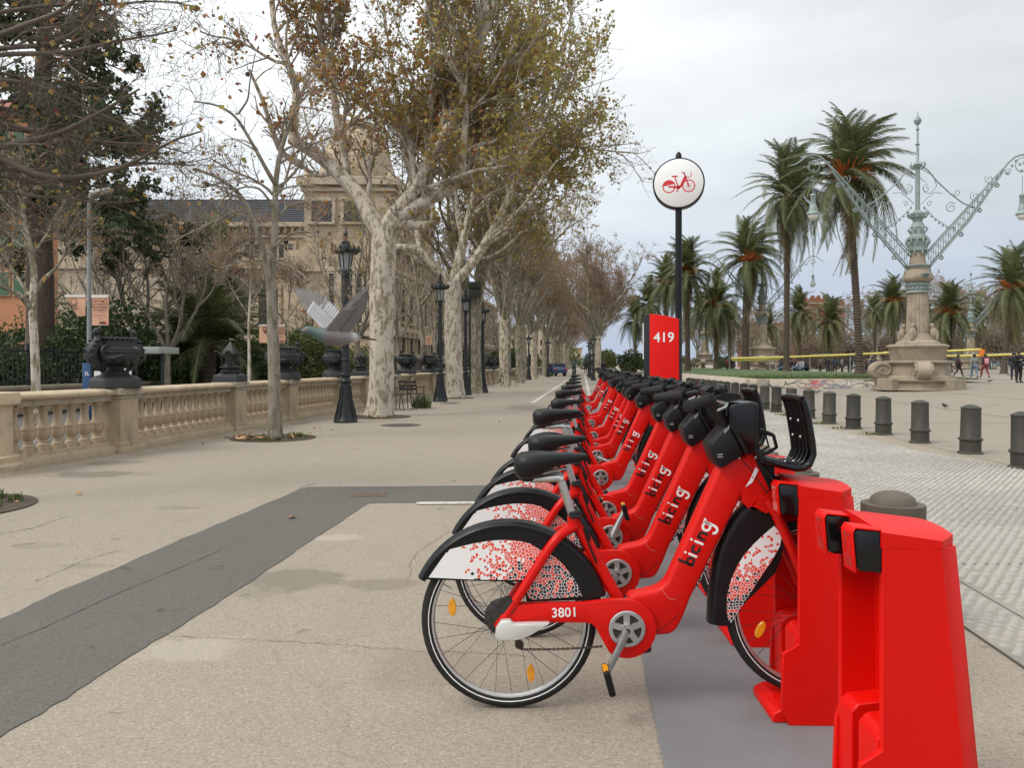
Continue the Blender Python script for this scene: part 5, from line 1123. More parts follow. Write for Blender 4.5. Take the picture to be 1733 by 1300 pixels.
mb = MB(); mb.box((0, 0, 0), (.3, .02, .42)); mb.build('cloth', MT['banner'], t); mb = MB(); mb.tube([(-.2, .02, .22), (.2, .02, .22)], .01, 6); mb.tube([(-.2, .02, .25), (-.2, .02, -p.z)], .04, 8); mb.build('pole', MT['grey_pole'], t)
mb = MB()
for k in range(4): mb.box((0, -.012, .12 - .08 * k), (.2, .003, .03))
mb.build('print_line', MT['banner_ink'], t)

# ---------------------------------------------------------------- bus shelter, low wall and railings behind
Y = 15.0; x0 = P(137, 0, Y).x; x1 = P(272, 0, Y).x
t = thing('bus_shelter', 'bus shelter with pale flat roof and blue end panel behind the nearest urn', 'bus shelter', (x0, Y, 0))
mb = MB(); mb.box((.95, .4, 1.56), (1.2, .9, .13)); mb.build('roof', M('pale_shelter_roof', (.33, .36, .33), .5), t, bevel=.01)
mb = MB()
for x in (.02, .22, .98, 1.5): mb.box((x, .2, .75), (.05, .05, 1.5))
mb.build('posts', MT['iron'], t)
pb = MB().box((.1, .03, .66), (.16, .05, 1.3)).build('blue_panel', MT['blue'], t, bevel=.005)
n = link('lettering', textmesh('EL', .1, MT['white']), pb, (.12, .0, 1.1)); n.rotation_euler = (math.pi / 2, 0, 0)
mb = MB(); mb.box((.86, .05, .95), (.2, .04, .5)); mb.build('poster', MT['white'], t); mb = MB(); mb.box((.3, .05, .9), (.12, .04, .5)); mb.build('timetable', MT['white'], t)

t = thing('park_railing', 'long dark iron railing on a low stone wall before the garden', 'railing', (-14 + .09 * 12, 12, 0))
mbw, mbr = MB(), MB(); L0 = Vector((-14 + .09 * 12, 12, 0))
LWs = []
y = 12.0; k = 0
while y < 74:
    y2 = y + 2.5; a = Vector((-14 + .09 * y, y, 0)) - L0; b_ = Vector((-14 + .09 * y2, y2, 0)) - L0
    w_ = MB(); d = (b_ - a).normalized(); n_ = Vector((d.y, -d.x, 0)) * .2
    w_.X = Matrix.Translation(a) @ Matrix.Rotation(math.atan2(d.y, d.x), 4, 'Z'); L = (b_ - a).length
    w_.box((L / 2, 0, .36), (L - .012, .4, .6)); w_.box((L / 2, 0, .70), (L - .02, .5, .09)); w_.build('wall_block', MT['kerb'], t, bevel=.01, seg=1)
    m_ = MB(); m_.X = w_.X
    for z in (.86, 1.62): m_.box((L / 2, 0, z), (L, .03, .04))
    for j in range(16): m_.tube([((j + .5) * L / 16, 0, .74), ((j + .5) * L / 16, 0, 1.78)], .013, 5)
    m_.box((.0, 0, 1.27), (.08, .08, 1.1)); m_.build('railing_panel', MT['iron'], t)
    y = y2
# person in red walking on the street side
# ---------------------------------------------------------------- metal chairs
def chair(px, py, rz, label):
    g = G(px, py); t = thing('metal_chair', label, 'chair', g, rz, 'metal seats by the balustrade'); mt = MT['steel_dark']; W = .27
    mb = MB(); 
    for k in range(7): mb.box((0, -.22 + .07 * k, .44), (2 * W, .045, .012))
    mb.build('seat', mt, t)
    mb = MB()
    for k in range(3): mb.box((0, .27 + .03 * k, .58 + .1 * k), (2 * W, .012, .06))
    mb.build('backrest', mt, t)
    for sx in (-1, 1):
        l_ = MB(); l_.tube([(sx * W, -.24, 0), (sx * W, -.21, .43), (sx * W, .24, .43), (sx * W, .34, .84)], .014, 6); l_.build('leg', mt, t)
        l_ = MB(); l_.tube([(sx * W, .3, 0), (sx * W, .22, .43)], .014, 6); l_.build('leg', mt, t)
        l_ = MB(); l_.tube([(sx * W, -.2, .44), (sx * W, -.2, .64), (sx * W, .28, .64)], .014, 6); l_.build('armrest', mt, t)
chair(675, 694, -1.9, 'nearest metal chair, facing right beside the big plane trunk'); chair(698, 692, 2.8, 'metal chair left of the green weeds by the leaning young tree')
chair(845, 655, -2.2, 'left chair of the far pair by the fourth plane trunk'); chair(866, 652, 2.9, 'right chair of the far pair by the fourth plane trunk')
# bollards
mbs = {}
def bollard_mesh(mt):
    mb = MB(); mb.lathe([(.165, 0), (.165, .02), (.15, .035), (.138, .04), (.138, .19), (.155, .195), (.16, .21), (.155, .225), (.14, .23), (.134, .24), (.128, .64), (.134, .645), (.134, .66), (.11, .675), (.05, .7), (.005, .705)], 24); return mb
BM = bollard_mesh(0).mesh('bollard', MT['bollard'], 38)
mb = MB(); mb.lathe([(.165, 0), (.165, .02), (.14, .04), (.14, .19), (.16, .2), (.16, .22), (.142, .23), (.142, .612), (.142, .615), (.106, .616), (.095, .645), (.07, .664), (.03, .674), (.003, .676)], 28); BM2 = mb.mesh('bollard', MT['bollard_brown'], 38)
BL = [(1732, 793), (1642, 768), (1557, 750), (1495, 736), (1444, 726), (1403, 717.5), (1369, 708.5), (1339, 703), (1314, 697.5), (1294, 693.5), (1275, 689.5), (1259, 686), (1244, 682.5), (1230, 679.5), (1219, 677), (1208, 674.5), (1198, 672.5), (1189, 670.5), (1181, 669), (1173, 667.5), (1166, 666)]
nm = ['rightmost', 'first', 'second', 'third', 'fourth', 'fifth', 'sixth', 'seventh', 'eighth', 'ninth', 'tenth', 'eleventh', 'twelfth', 'thirteenth', 'fourteenth', 'fifteenth', 'sixteenth', 'seventeenth', 'eighteenth', 'nineteenth', 'twentieth']
V, Q = [], []
for i, (px, py) in enumerate(BL):
    g = G(px, py); o = link('bollard', BM, None, g); o.rotation_euler.z = RNG.uniform(0, 6); o.rotation_euler.x = RNG.uniform(-.028, .028)
    tag(o, 'dark iron bollard cut by the right edge of the frame' if i == 0 else 'dark iron bollard on the plaza edge, %s from the right in its row' % nm[i], 'bollard', 'dark iron bollards along the plaza edge')
    if i in (3, 4, 5, 7): grass_tuft(V, Q, g.x - .1, g.y + .05, g.z, 60, .05, .28); grass_tuft(V, Q, g.x - .25, g.y, g.z, 40, .04, .2)
for i, (X, Yb) in enumerate(((1.822, 3.68), (1.75, 4.76), (1.87, 5.83), (1.97, 6.9))):
    o = link('bollard', BM2, None, (X if i != 1 else 1.75, Yb, 0)); o.rotation_euler.z = i
    tag(o, ['nearest brown domed bollard, behind the empty docking post', 'second brown domed bollard, under the black front rack of the nearest bicycle', 'third brown domed bollard, behind the docked bicycles', 'fourth brown domed bollard, behind the docked bicycles'][i], 'bollard', 'brown domed bollards behind the docks')
g = G(715, 690); grass_tuft(V, Q, g.x + .0, g.y - .2, 0, 160, .35, .28)
for px, py in ((1403, 718), (1360, 706), (1290, 697), (690, 694), (430, 741)): g = G(px, py); grass_tuft(V, Q, g.x - .3, g.y, 0, 50, .045, .25)
tag(link('weeds', npmesh('weeds', V, Q, MT['grass'], False)), kind='stuff')
# ---------------------------------------------------------------- trees
def norm(v): return v / np.maximum(1e-9, np.linalg.norm(v, axis=-1, keepdims=True))
def tubes(Pts, Rad, n):
    N, k, _ = Pts.shape
    T = np.empty_like(Pts); T[:, 1:-1] = Pts[:, 2:] - Pts[:, :-2]; T[:, 0] = Pts[:, 1] - Pts[:, 0]; T[:, -1] = Pts[:, -1] - Pts[:, -2]; T = norm(T)
    ref = np.where(np.abs(T[:, :1, 2:3]) > .9, np.array([1., 0, 0]), np.array([0, 0, 1.])); A = norm(np.cross(np.broadcast_to(ref, T.shape), T)); B = np.cross(T, A)
    a = 2 * np.pi * np.arange(n) / n
    V = Pts[:, :, None] + Rad[:, :, None, None] * (A[:, :, None] * np.cos(a)[None, None, :, None] + B[:, :, None] * np.sin(a)[None, None, :, None])
    i = np.arange(N)[:, None, None] * (k * n) + np.arange(k - 1)[None, :, None] * n + np.arange(n)[None, None, :]; j = np.arange(N)[:, None, None] * (k * n) + np.arange(k - 1)[None, :, None] * n + ((np.arange(n) + 1) % n)[None, None, :]
    Q = np.stack([i, j, j + n, i + n], -1).reshape(-1, 4); return V.reshape(-1, 3), Q
def join(parts):
    V, Q, o = [], [], 0
    for v, q in parts: V.append(v); Q.append(q + o); o += len(v)
    return np.concatenate(V), np.concatenate(Q)
def grow(rng, Pp, Rp, c, lo, ang, lenr, k, wob, up, rr=0.62, rmax=1, minlen=0.0, hang=0.0, lenabs=None):
    N, kp, _ = Pp.shape; m = N * c; wl = np.linalg.norm(np.diff(Pp, axis=1), axis=2).sum(1); idx = rng.choice(N, m, p=wl / wl.sum())
    t = rng.uniform(lo, 1.0, m) * (kp - 1.001); i = t.astype(int); f = (t - i)[:, None]
    p0 = Pp[idx, i] * (1 - f) + Pp[idx, i + 1] * f; tan = norm(Pp[idx, i + 1] - Pp[idx, i]); r = (Rp[idx, i] * (1 - f[:, 0]) + Rp[idx, i + 1] * f[:, 0])
    v = rng.normal(size=(m, 3)); v = norm(v - (v * tan).sum(1, keepdims=True) * tan)
    a = np.radians(rng.uniform(ang[0], ang[1], m))[:, None]; d = norm(np.cos(a) * tan + np.sin(a) * v + np.array([0, 0, up]))
    plen = np.linalg.norm(np.diff(Pp, axis=1), axis=2).sum(1)[idx]
    L = (plen * lenr if lenabs is None else np.full(m, lenabs)) * rng.uniform(.55, 1.25, m) * (1.2 - .6 * t / (kp - 1)); L = np.maximum(L, minlen)
    pts = [p0]; step = (L / (k - 1))[:, None]
    for s in range(k - 1):
        pts.append(pts[-1] + d * step); d = norm(d + wob * rng.normal(size=(m, 3)) + np.array([0, 0, up * .35 - hang * s / k]))
    r0 = np.minimum(r * rr, rmax); R = r0[:, None] * np.linspace(1, .38, k)[None]
    return np.stack(pts, 1), R
def resample(path, k):
    p = np.array([tuple(x[:3]) for x in path], float); r = np.array([x[3] for x in path], float)
    s = np.concatenate([[0], np.cumsum(np.linalg.norm(np.diff(p, axis=0), axis=1))]); u = np.linspace(0, s[-1], k)
    # Catmull-like smoothing by dense linear then box blur
    q = np.stack([np.interp(u, s, p[:, i]) for i in range(3)], 1); q2 = q.copy(); q2[1:-1] = .25 * q[:-2] + .5 * q[1:-1] + .25 * q[2:]
    return q2, np.interp(u, s, r)
def leaves(rng, C, size, flat=0.5):
    m = len(C); a = norm(rng.normal(size=(m, 3))); b = norm(np.cross(a, rng.normal(size=(m, 3)))); s = (size * rng.uniform(.55, 1.25, m))[:, None]
    nrm = np.cross(a, b)
    V = np.stack([C, C + a * s * .5 + b * s * .42 + nrm * s * .12, C + a * s * 1.05, C + a * s * .5 - b * s * .42 + nrm * s * .12], 1).reshape(-1, 3)
    return V, np.arange(4 * m).reshape(-1, 4)
def along(rng, Pp, n, lo=0.2, jit=0.05):
    N, k, _ = Pp.shape; wl = np.linalg.norm(np.diff(Pp, axis=1), axis=2).sum(1); idx = rng.choice(N, n, p=wl / wl.sum()); t = rng.uniform(lo, 1, n) * (k - 1.001); i = t.astype(int); f = (t - i)[:, None]
    return Pp[idx, i] * (1 - f) + Pp[idx, i + 1] * f + rng.normal(size=(n, 3)) * jit
def radial(k): return np.linspace(1, .35, k)

def trunk_mesh(path, n=20, flare=1.35, lump=0.05, seed=1, mat='bark'):
    rng = np.random.default_rng(seed); q, r = resample(path, 26)
    V = []
    ph = rng.uniform(0, 6, 4)
    for i, (p, rr) in enumerate(zip(q, r)):
        h = p[2] - q[0][2]; fl = 1 + (flare - 1) * math.exp(-h / .28)
        for j in range(n):
            a = 2 * math.pi * j / n
            k = rr * fl * (1 + lump * (math.sin(3 * a + ph[0] + h) + .6 * math.sin(5 * a + ph[1] - 1.7 * h) + .5 * math.sin(2 * a + ph[2] + 2.5 * h)) + (fl - 1) * .25 * math.sin(5 * a + ph[3]))
            V.append((p[0] + k * math.cos(a), p[1] + k * math.sin(a), p[2]))
    i = np.arange(25)[:, None] * n + np.arange(n)[None]; j = np.arange(25)[:, None] * n + (np.arange(n)[None] + 1) % n
    Q = np.stack([i, j, j + n, i + n], -1).reshape(-1, 4)
    return npmesh('trunk', V, Q, MT[mat])
def tree_from_limbs(seed, limbs, c2, c3, c4, c5, l2=.42, l3=.45, l4=.5, l5=.6, up=.25, hang=0, tw=0.006, lo2=.25, wob=.16, k5=3, ang=(25, 60), rmin=.0035):
    rng = np.random.default_rng(seed)
    qs = [resample(l, 16) for l in limbs]; L1P = np.stack([q[0] for q in qs]); L1R = np.stack([q[1] for q in qs])
    P2, R2 = grow(rng, L1P, L1R, c2, lo2, ang, l2, 8, wob, up, .55, .07)
    P3, R3 = grow(rng, P2, R2, c3, .2, (25, 65), l3, 6, wob, up * .8, .62, .03, .35, hang * .5)
    P4, R4 = grow(rng, P3, R3, c4, .15, (25, 70), l4, 4, wob * 1.2, up * .4, .65, .013, .25, hang)
    P5, R5 = grow(rng, P4, R4, c5, .1, (30, 75), l5, k5, wob * 1.3, up * .3, .65, .006, .18, hang)
    R4 = np.maximum(R4, rmin * 1.3); R5 = np.maximum(R5, rmin)
    return rng, (L1P, L1R), (P2, R2), (P3, R3), (P4, R4), (P5, R5)
def limb_mesh(parts, mat): v, q = join([tubes(*p) for p in parts]); return npmesh('limbs', v, q, MT[mat])

def px3(path, Y, r, dz=0.0, ref=None):
    """photo polyline -> 3-D limb at depth Y; dz leans it away from (+) or towards (-) the camera"""
    out_ = []; n = len(path)
    for i, (x, y) in enumerate(path):
        p = P(x, y, Y); t = i / max(1, n - 1); yy = Y + dz * t; q = P(x, y, yy); rr = r[0] + (r[1] - r[0]) * t; out_.append((q.x, q.y, q.z, rr))
    return out_
def rightish(px0, soft):
    def fn(C, rng):
        x = CX + C[:, 0] * F / C[:, 1]; return rng.random(len(C)) < 1 / (1 + np.exp(-(x - px0) / soft))
    return fn
def leftish(px0, soft):
    def fn(C, rng):
        x = CX + C[:, 0] * F / C[:, 1]; return rng.random(len(C)) < 1 / (1 + np.exp((x - px0) / soft))
    return fn
def between(px0, s0, px1, s1):
    a, b_ = rightish(px0, s0), leftish(px1, s1)
    def fn(C, rng): return a(C, rng) & b_(C, rng)
    return fn
def plane_tree(name, label, base, trunk_path, limbs, seed, cnt, nleaf, leafs, mat_t='bark', mat_l='bark', mat_w='twig', group=None, lsize=.1, balls=0, **kw):
    t = thing(name, label, 'tree', base, 0, group); B = np.array(base)
    rel = lambda path: [(x - B[0], y - B[1], z - B[2], r) for x, y, z, r in path]
    link('trunk', trunk_mesh(rel(trunk_path), seed=seed, mat=mat_t), t)
    rng, a, b, c, d, e = tree_from_limbs(seed, [rel(l) for l in limbs], *cnt, **kw)
    cr = link('limbs', limb_mesh([(a[0], a[1], 12), (b[0], b[1], 7)], mat_l), t)
    v, q = join([tubes(c[0], c[1], 5), tubes(d[0], d[1], 3), tubes(e[0], e[1], 3)]); tag(link('twigs', npmesh('twigs', v, q, MT[mat_w]), t), kind='stuff')
    for mt, n, fn in leafs:
        C = along(rng, e[0], n, .2, .05)
        if fn is not None: C = C[fn(C + B, rng)]
        if len(C): v, q = leaves(rng, C, lsize); tag(link('foliage', npmesh('foliage', v, q, MT[mt], False), t), kind='stuff')
    if balls:
        mbb = MB(); C = along(rng, d[0], balls, .5, .05)
        for p in C: mbb.tube([(p[0], p[1], p[2]), (p[0] + .01, p[1], p[2] - .12)], .003, 3); mbb.ball((p[0] + .01, p[1], p[2] - .15), .022, 7, 5)
        tag(mbb.build('seed_balls', M('brown_seed_balls', (.07, .045, .03), .9), t), kind='stuff')
    return t
# --- first big plane tree (limbs traced from the photograph)
def c2(l): return [(440 + .3077 * x, .3077 * y) for x, y in l]
Y1 = 18.9
T1 = [px3([(641, 706), (645, 640), (646, 560), (648, 480), (650, 430), (651, 385)], Y1, (.295, .30))]
L = [px3([(650, 400)] + c2([(600, 1180), (560, 1080), (470, 990), (380, 900), (270, 820), (170, 765)]), Y1, (.24, .13), .6),
     px3(c2([(480, 985), (470, 860), (440, 760), (420, 640), (400, 450), (360, 300), (330, 180), (318, 90), (330, -20), (345, -200)]), Y1 + .4, (.11, .06), .8),
     px3(c2([(180, 780), (185, 600), (215, 490), (130, 300), (80, 170), (62, 0), (50, -200)]), Y1 + .6, (.115, .055), .5),
     px3(c2([(230, 900), (120, 850), (60, 700), (20, 560), (-60, 380)]), Y1 + .5, (.09, .035), -1.0),
     px3([(652, 395)] + c2([(740, 1140), (810, 1100), (870, 1090), (900, 980), (930, 880), (980, 760), (1060, 690), (1120, 620), (1140, 500), (1160, 400), (1190, 270), (1240, 170), (1290, 50), (1310, -60), (1330, -240)]), Y1, (.21, .05), -.6),
     px3([(654, 398)] + c2([(760, 1200), (900, 1110), (1000, 1060), (1100, 1000), (1175, 960)]), Y1, (.2, .11), -.3),
     px3(c2([(1110, 990), (1110, 880), (1125, 760), (1130, 640), (1140, 560), (1120, 420), (960, 200), (930, 0), (900, -200)]), Y1 - .3, (.1, .035), -.8),
     px3(c2([(870, 1060), (850, 960), (830, 800), (812, 640)]), Y1, (.09, .075), .3),
     px3([(655, 400)] + c2([(780, 1225), (860, 1240), (960, 1240)]), Y1, (.12, .11), -.2),
     px3(c2([(955, 1250), (945, 1120), (940, 900), (945, 600), (935, 300), (950, 0), (960, -150)]), Y1 - .2, (.075, .025), .5),
     px3(c2([(1130, 600), (1090, 400), (1010, 300), (930, 100), (905, -60)]), Y1 - .6, (.05, .02), -.6),
     px3(c2([(1140, 590), (1240, 560), (1365, 500), (1500, 420)]), Y1 - .6, (.04, .018), -.5),
     px3(c2([(1130, 620), (1260, 400), (1330, 200), (1380, 60)]), Y1 - .6, (.05, .02), .5)]
plane_tree('plane_tree', 'nearest big plane tree with pale trunk and wide forked limbs beside the first lamp post', G(641, 706), T1[0], L, 3, (10, 6, 4, 2), 0,
           [('leaf_olive', 17000, rightish(690, 100)), ('leaf_brown', 14500, leftish(740, 110))], mat_t='bark_pale', mat_l='bark_pale', mat_w='twig_grey', lsize=.115, balls=60, l2=.42, l3=.5, up=.22, ang=(30, 75), lo2=.12)
# --- second big plane tree
Y2 = 29.8
T2 = px3([(771, 674), (769, 620), (767, 560), (766, 520), (765, 478)], Y2, (.33, .33))
L2 = [px3([(764, 490), (745, 460), (719, 438), (708, 423), (690, 420), (668, 419)], Y2, (.23, .16), -.8), px3([(712, 430), (705, 390), (700, 340), (690, 280), (680, 200), (660, 100), (650, 10)], Y2 - .5, (.11, .04), 1.2),
      px3([(766, 482), (778, 445), (784, 420), (783, 395), (800, 350), (813, 280), (827, 200), (834, 120), (844, 20), (848, -80)], Y2, (.22, .05), .8),
      px3([(768, 480), (800, 450), (827, 400), (855, 350), (875, 300), (903, 230), (927, 150), (937, 60)], Y2, (.2, .045), -1.2), px3([(820, 410), (855, 380), (889, 345), (920, 300), (944, 270)], Y2 - .5, (.1, .03), -2),
      px3([(784, 410), (770, 340), (760, 260), (770, 150), (780, 40), (790, -60)], Y2 + .3, (.13, .04), 1.6), px3([(868, 320), (889, 220), (889, 120), (896, 10), (899, -60)], Y2 - .7, (.1, .035), -.4), px3([(834, 390), (868, 360), (910, 350), (944, 330)], Y2, (.08, .03), 2.5),
      px3([(910, 220), (937, 180), (958, 120), (972, 40)], Y2 - 1, (.06, .025), -.5)]
plane_tree('plane_tree', 'second big plane tree with white trunk and olive yellow crown, behind the nearest one', G(771, 674), T2, L2, 8, (11, 6, 4, 2), 0, [('leaf_olive', 26000, between(790, 50, 1035, 14)), ('leaf_brown', 3500, None)], mat_t='bark_pale', mat_l='bark', mat_w='twig_grey', lsize=.132, balls=0, l2=.42, l3=.5, up=.16, ang=(30, 75), lo2=.12, rmin=.005)

# --- generic bare planes for the avenue: four variants shared by the far trees
def generic_limbs(seed, h_fork, H, spread, n=5, r0=.2):
    rng = random.Random(seed); L = []
    for k in range(n):
        a = 2 * math.pi * (k + rng.uniform(-.3, .3)) / n; e = rng.uniform(.55, 1.0) if k else .15; pts = []
        x = y = 0.0; z = h_fork - .3; d = Vector((math.cos(a) * e, math.sin(a) * e, 1)).normalized(); m_ = 9; step = (H - h_fork) * rng.uniform(.85, 1.1) / (m_ - 1)
        for i in range(m_):
            pts.append((x, y, z, r0 * (1 - .8 * i / (m_ - 1)))); x += d.x * step * spread; y += d.y * step * spread; z += d.z * step
            d = (d + Vector((rng.gauss(0, .22), rng.gauss(0, .22), .16))).normalized()
        L.append(pts)
        if rng.random() < .8:
            i = rng.randint(2, 4); b = pts[i]; a2 = a + rng.uniform(-1.2, 1.2); q = [b]; x, y, z = b[:3]; d = Vector((math.cos(a2) * 1.1, math.sin(a2) * 1.1, .7)).normalized()
            for j in range(6): x += d.x * step; y += d.y * step; z += d.z * step; q.append((x, y, z, b[3] * .7 * (1 - .7 * j / 5))); d = (d + Vector((rng.gauss(0, .2), rng.gauss(0, .2), .25))).normalized()
            L.append(q)
    return L
VAR = []
for s in range(4):
    lim = generic_limbs(20 + s, 4.6, 13.5, .62, 5 if s != 3 else 4, .19)
    rng, a, b, c, d, e = tree_from_limbs(40 + s, lim, 8, 6, 4, 2, l2=.42, up=.22, rmin=.0065)
    tr = trunk_mesh([(0, 0, 0, .3), (.05 * s - .08, .03, 2.2, .285), (.06, 0, 4.7, .27)], seed=60 + s, mat=['bark_grey', 'bark', 'bark_grey', 'bark_grey'][s], n=16)
    li = limb_mesh([(a[0], a[1], 8), (b[0], b[1], 5)], 'bark_grey')
    v, q = join([tubes(c[0], c[1], 4), tubes(d[0], d[1], 3), tubes(e[0], e[1], 3)]); tw = npmesh('twigs', v, q, MT['twig'])
    C = along(rng, e[0], 7000, .3, .06); v, q = leaves(rng, C, .12); lf = npmesh('foliage', v, q, MT['leaf_far'], False)
    C = along(rng, e[0], 6000, .3, .06); v, q = leaves(rng, C, .12); lf2 = npmesh('foliage', v, q, MT['leaf_olive'], False)
    VAR.append((tr, li, tw, lf, lf2))
for s in range(2):                                           # thin crowned garden and street trees
    lim = generic_limbs(70 + s, 2.6, 9.5, .6, 4, .1); rng, a, b, c, d, e = tree_from_limbs(80 + s, lim, 6, 5, 3, 2, l2=.45, up=.15, rmin=.004, ang=(30, 70))
    tr = trunk_mesh([(0, 0, 0, .15), (.1 - .2 * s, .03, 1.3, .14), (.02, 0, 2.8, .12)], seed=90 + s, mat='bark_young', n=12); li = limb_mesh([(a[0], a[1], 7), (b[0], b[1], 5)], 'bark_young')
    v, q = join([tubes(c[0], c[1], 4), tubes(d[0], d[1], 3), tubes(e[0], e[1], 3)]); tw = npmesh('twigs', v, q, MT['twig_grey'])
    C = along(rng, e[0], 900, .3, .06); v, q = leaves(rng, C, .1); lf = npmesh('foliage', v, q, MT['leaf_far'], False); C = along(rng, e[0], 1200, .3, .06); v, q = leaves(rng, C, .1); VAR.append((tr, li, tw, lf, npmesh('foliage', v, q, MT['leaf_olive'], False)))
def far_tree(x, y, var, rz, s, label, group, leaf=3, name='plane_tree', sz=None):
    t = thing(name, label, 'tree', (x, y, gz(x, y)), rz, group); t.scale = (s, s, sz or s)
    link('trunk', VAR[var][0], t); link('limbs', VAR[var][1], t); tag(link('twigs', VAR[var][2], t), kind='stuff')
    if leaf is not None: tag(link('foliage', VAR[var][leaf], t), kind='stuff')
    return t
GRP = 'bare plane trees lining the avenue'
def gx(px, py): g = G(px, py); return g.x, g.y
x, y = gx(806, 666); far_tree(x, y, 0, .4, .86, 'third plane tree of the left row, mottled grey trunk beside the second white one', GRP, 4)
x, y = gx(853, 655); far_tree(x, y, 1, 2.0, .88, 'fourth plane tree of the left row, pale trunk behind two metal chairs', GRP, 4)
rowL = [(48.5, 'fifth plane tree of the left row, with slim pale trunk'), (53, 'sixth plane tree of the left row'), (60, 'seventh plane tree of the left row'), (66, 'eighth plane tree of the left row'), (74, 'ninth plane tree of the left row'), (83, 'tenth plane tree of the left row')]
for i, (y, lb) in enumerate(rowL): far_tree(-5.0 + .1 * y + (.25 if i % 2 else -.2), y, (i + 2) % 4, i * 1.7, .86 + .06 * (i % 3), lb + ' counted from the camera', GRP)
NTH = ['first', 'second', 'third', 'fourth', 'fifth', 'sixth', 'seventh', 'eighth', 'ninth', 'tenth', 'eleventh', 'twelfth', 'thirteenth', 'fourteenth', 'fifteenth', 'sixteenth', 'seventeenth', 'eighteenth', 'nineteenth', 'twentieth', 'twenty-first', 'twenty-second', 'twenty-third', 'twenty-fourth', 'twenty-fifth', 'twenty-sixth']
for i, y in enumerate((92, 102, 113, 125, 138, 152, 168, 186, 206, 230)): far_tree(-5.0 + .1 * y, y, i % 4, i * 2.3, 1.0 + .08 * (i % 3), 'small far plane trunk, %s of the left row from the camera' % NTH[i + 10], GRP)
for i, (y, u) in enumerate(((74, .9), (90, 1.1), (104, 1.0), (118, 1.2), (134, 1.0), (150, 1.2), (170, 1.1), (195, 1.1), (225, 1.1))):
    far_tree(u + .1 * y, y, (i * 3 + 1) % 4, 1 + i * 1.9, .92 if i == 0 else 1.05, 'slim leaning plane tree at the right edge of the promenade beyond the lamp posts' if i == 0 else 'far bare plane tree, %s of the right row behind the leaning one' % NTH[i], GRP, 3)
for i, (y, u) in enumerate(((40, -12.0), (50, -12.4), (60, -12), (72, -12.3), (86, -12), (104, -12.2), (124, -12))):
    far_tree(u + .1 * y, y, 4 + i % 2, 2 + i * 1.3, 1.1, 'bare street tree before the palace side front, %s from its near corner' % NTH[i], 'bare trees before the palace', 3 if i % 2 else 4)
# bare brown trees far behind the plaza
for i, (px, Y) in enumerate(((1100, 200), (1150, 215), (1180, 220), (1215, 205), (1240, 190), (1275, 205), (1310, 210), (1335, 200), (1362, 210), (1392, 205), (1420, 215), (1452, 200), (1478, 165), (1500, 180), (1525, 172), (1548, 190), (1575, 165), (1600, 160), (1622, 175), (1645, 165), (1672, 175), (1700, 168), (1722, 160), (1745, 170), (1770, 160))):
    far_tree((px - CX) * Y / F, Y, i % 4, i * 2.1, (1.0 + .1 * (i % 3)) * (.95 if px < 1450 else 1.12), 'bare brown tree far behind the plaza palms, %s from the left of its line' % NTH[i], 'bare brown trees behind the plaza')

# --- young plane tree by the pit
Yy = 13.3
TY = px3([(466, 743), (465, 690), (463, 620), (461, 550), (459, 500), (457, 462)], Yy, (.108, .083))
def z1(l): return [(.3 * x, .3 * y) for x, y in l]
LY = [px3([(457, 470), (452, 450), (444, 420), (428, 366), (408, 330)] + z1([(1320, 1060), (1220, 990), (1090, 950)]), Yy, (.062, .022), -.5),
      px3([(458, 466), (464, 420), (466, 370)] + z1([(1552, 1030), (1580, 850), (1610, 760), (1680, 600), (1725, 480), (1735, 380)]), Yy, (.068, .016), .4),
      px3(z1([(1550, 1035), (1500, 950), (1430, 820), (1330, 650), (1230, 590), (1090, 570)]), Yy + .1, (.04, .012), -.6), px3(z1([(1345, 640), (1400, 560), (1410, 450), (1440, 300)]), Yy - .3, (.02, .008), -.3),
      px3([(466, 330), (480, 318), (515, 312), (560, 320)], Yy, (.022, .008), -.4), px3([(464, 350), (440, 318), (415, 315), (390, 325), (370, 345)], Yy, (.022, .008), -.6), px3([(462, 420), (490, 395), (520, 390), (560, 410)], Yy, (.022, .007), -.5),
      px3([(425, 360), (400, 355), (370, 372), (330, 390), (290, 410)], Yy, (.024, .008), -.6), px3([(460, 440), (500, 455), (530, 480), (560, 500)], Yy, (.018, .006), -.5), px3([(455, 455), (420, 440), (370, 455), (345, 440)], Yy, (.016, .006), -.5)]
plane_tree('young_plane_tree', 'slim young plane tree with forked bare crown standing in a round pit', G(466, 743), TY, LY, 14, (5, 4, 3, 2), 0, [('leaf_brown', 260, None)], mat_t='bark_young', mat_l='bark_young', mat_w='twig', lsize=.08, balls=14, l2=.4, l3=.5, up=.05, hang=.1, rmin=.0022)
Y3 = 34.0
T3 = px3([(724, 664), (720, 620), (715, 570), (710, 518)], Y3, (.12, .1)); L3 = [px3([(710, 520), (690, 490), (661, 464), (640, 430)], Y3, (.07, .03)), px3([(709, 516), (702, 450), (687, 406), (675, 340)], Y3, (.07, .03), 1), px3([(711, 518), (730, 495), (752, 470), (780, 440)], Y3, (.07, .03), -1)]
plane_tree('young_plane_tree', 'leaning young tree by the green weeds, left of the second lamp post', G(724, 664), T3, L3, 15, (9, 5, 4, 2), 0, [('leaf_brown', 300, None)], mat_t='bark_grey', mat_l='bark_grey', l2=.45, rmin=.005)
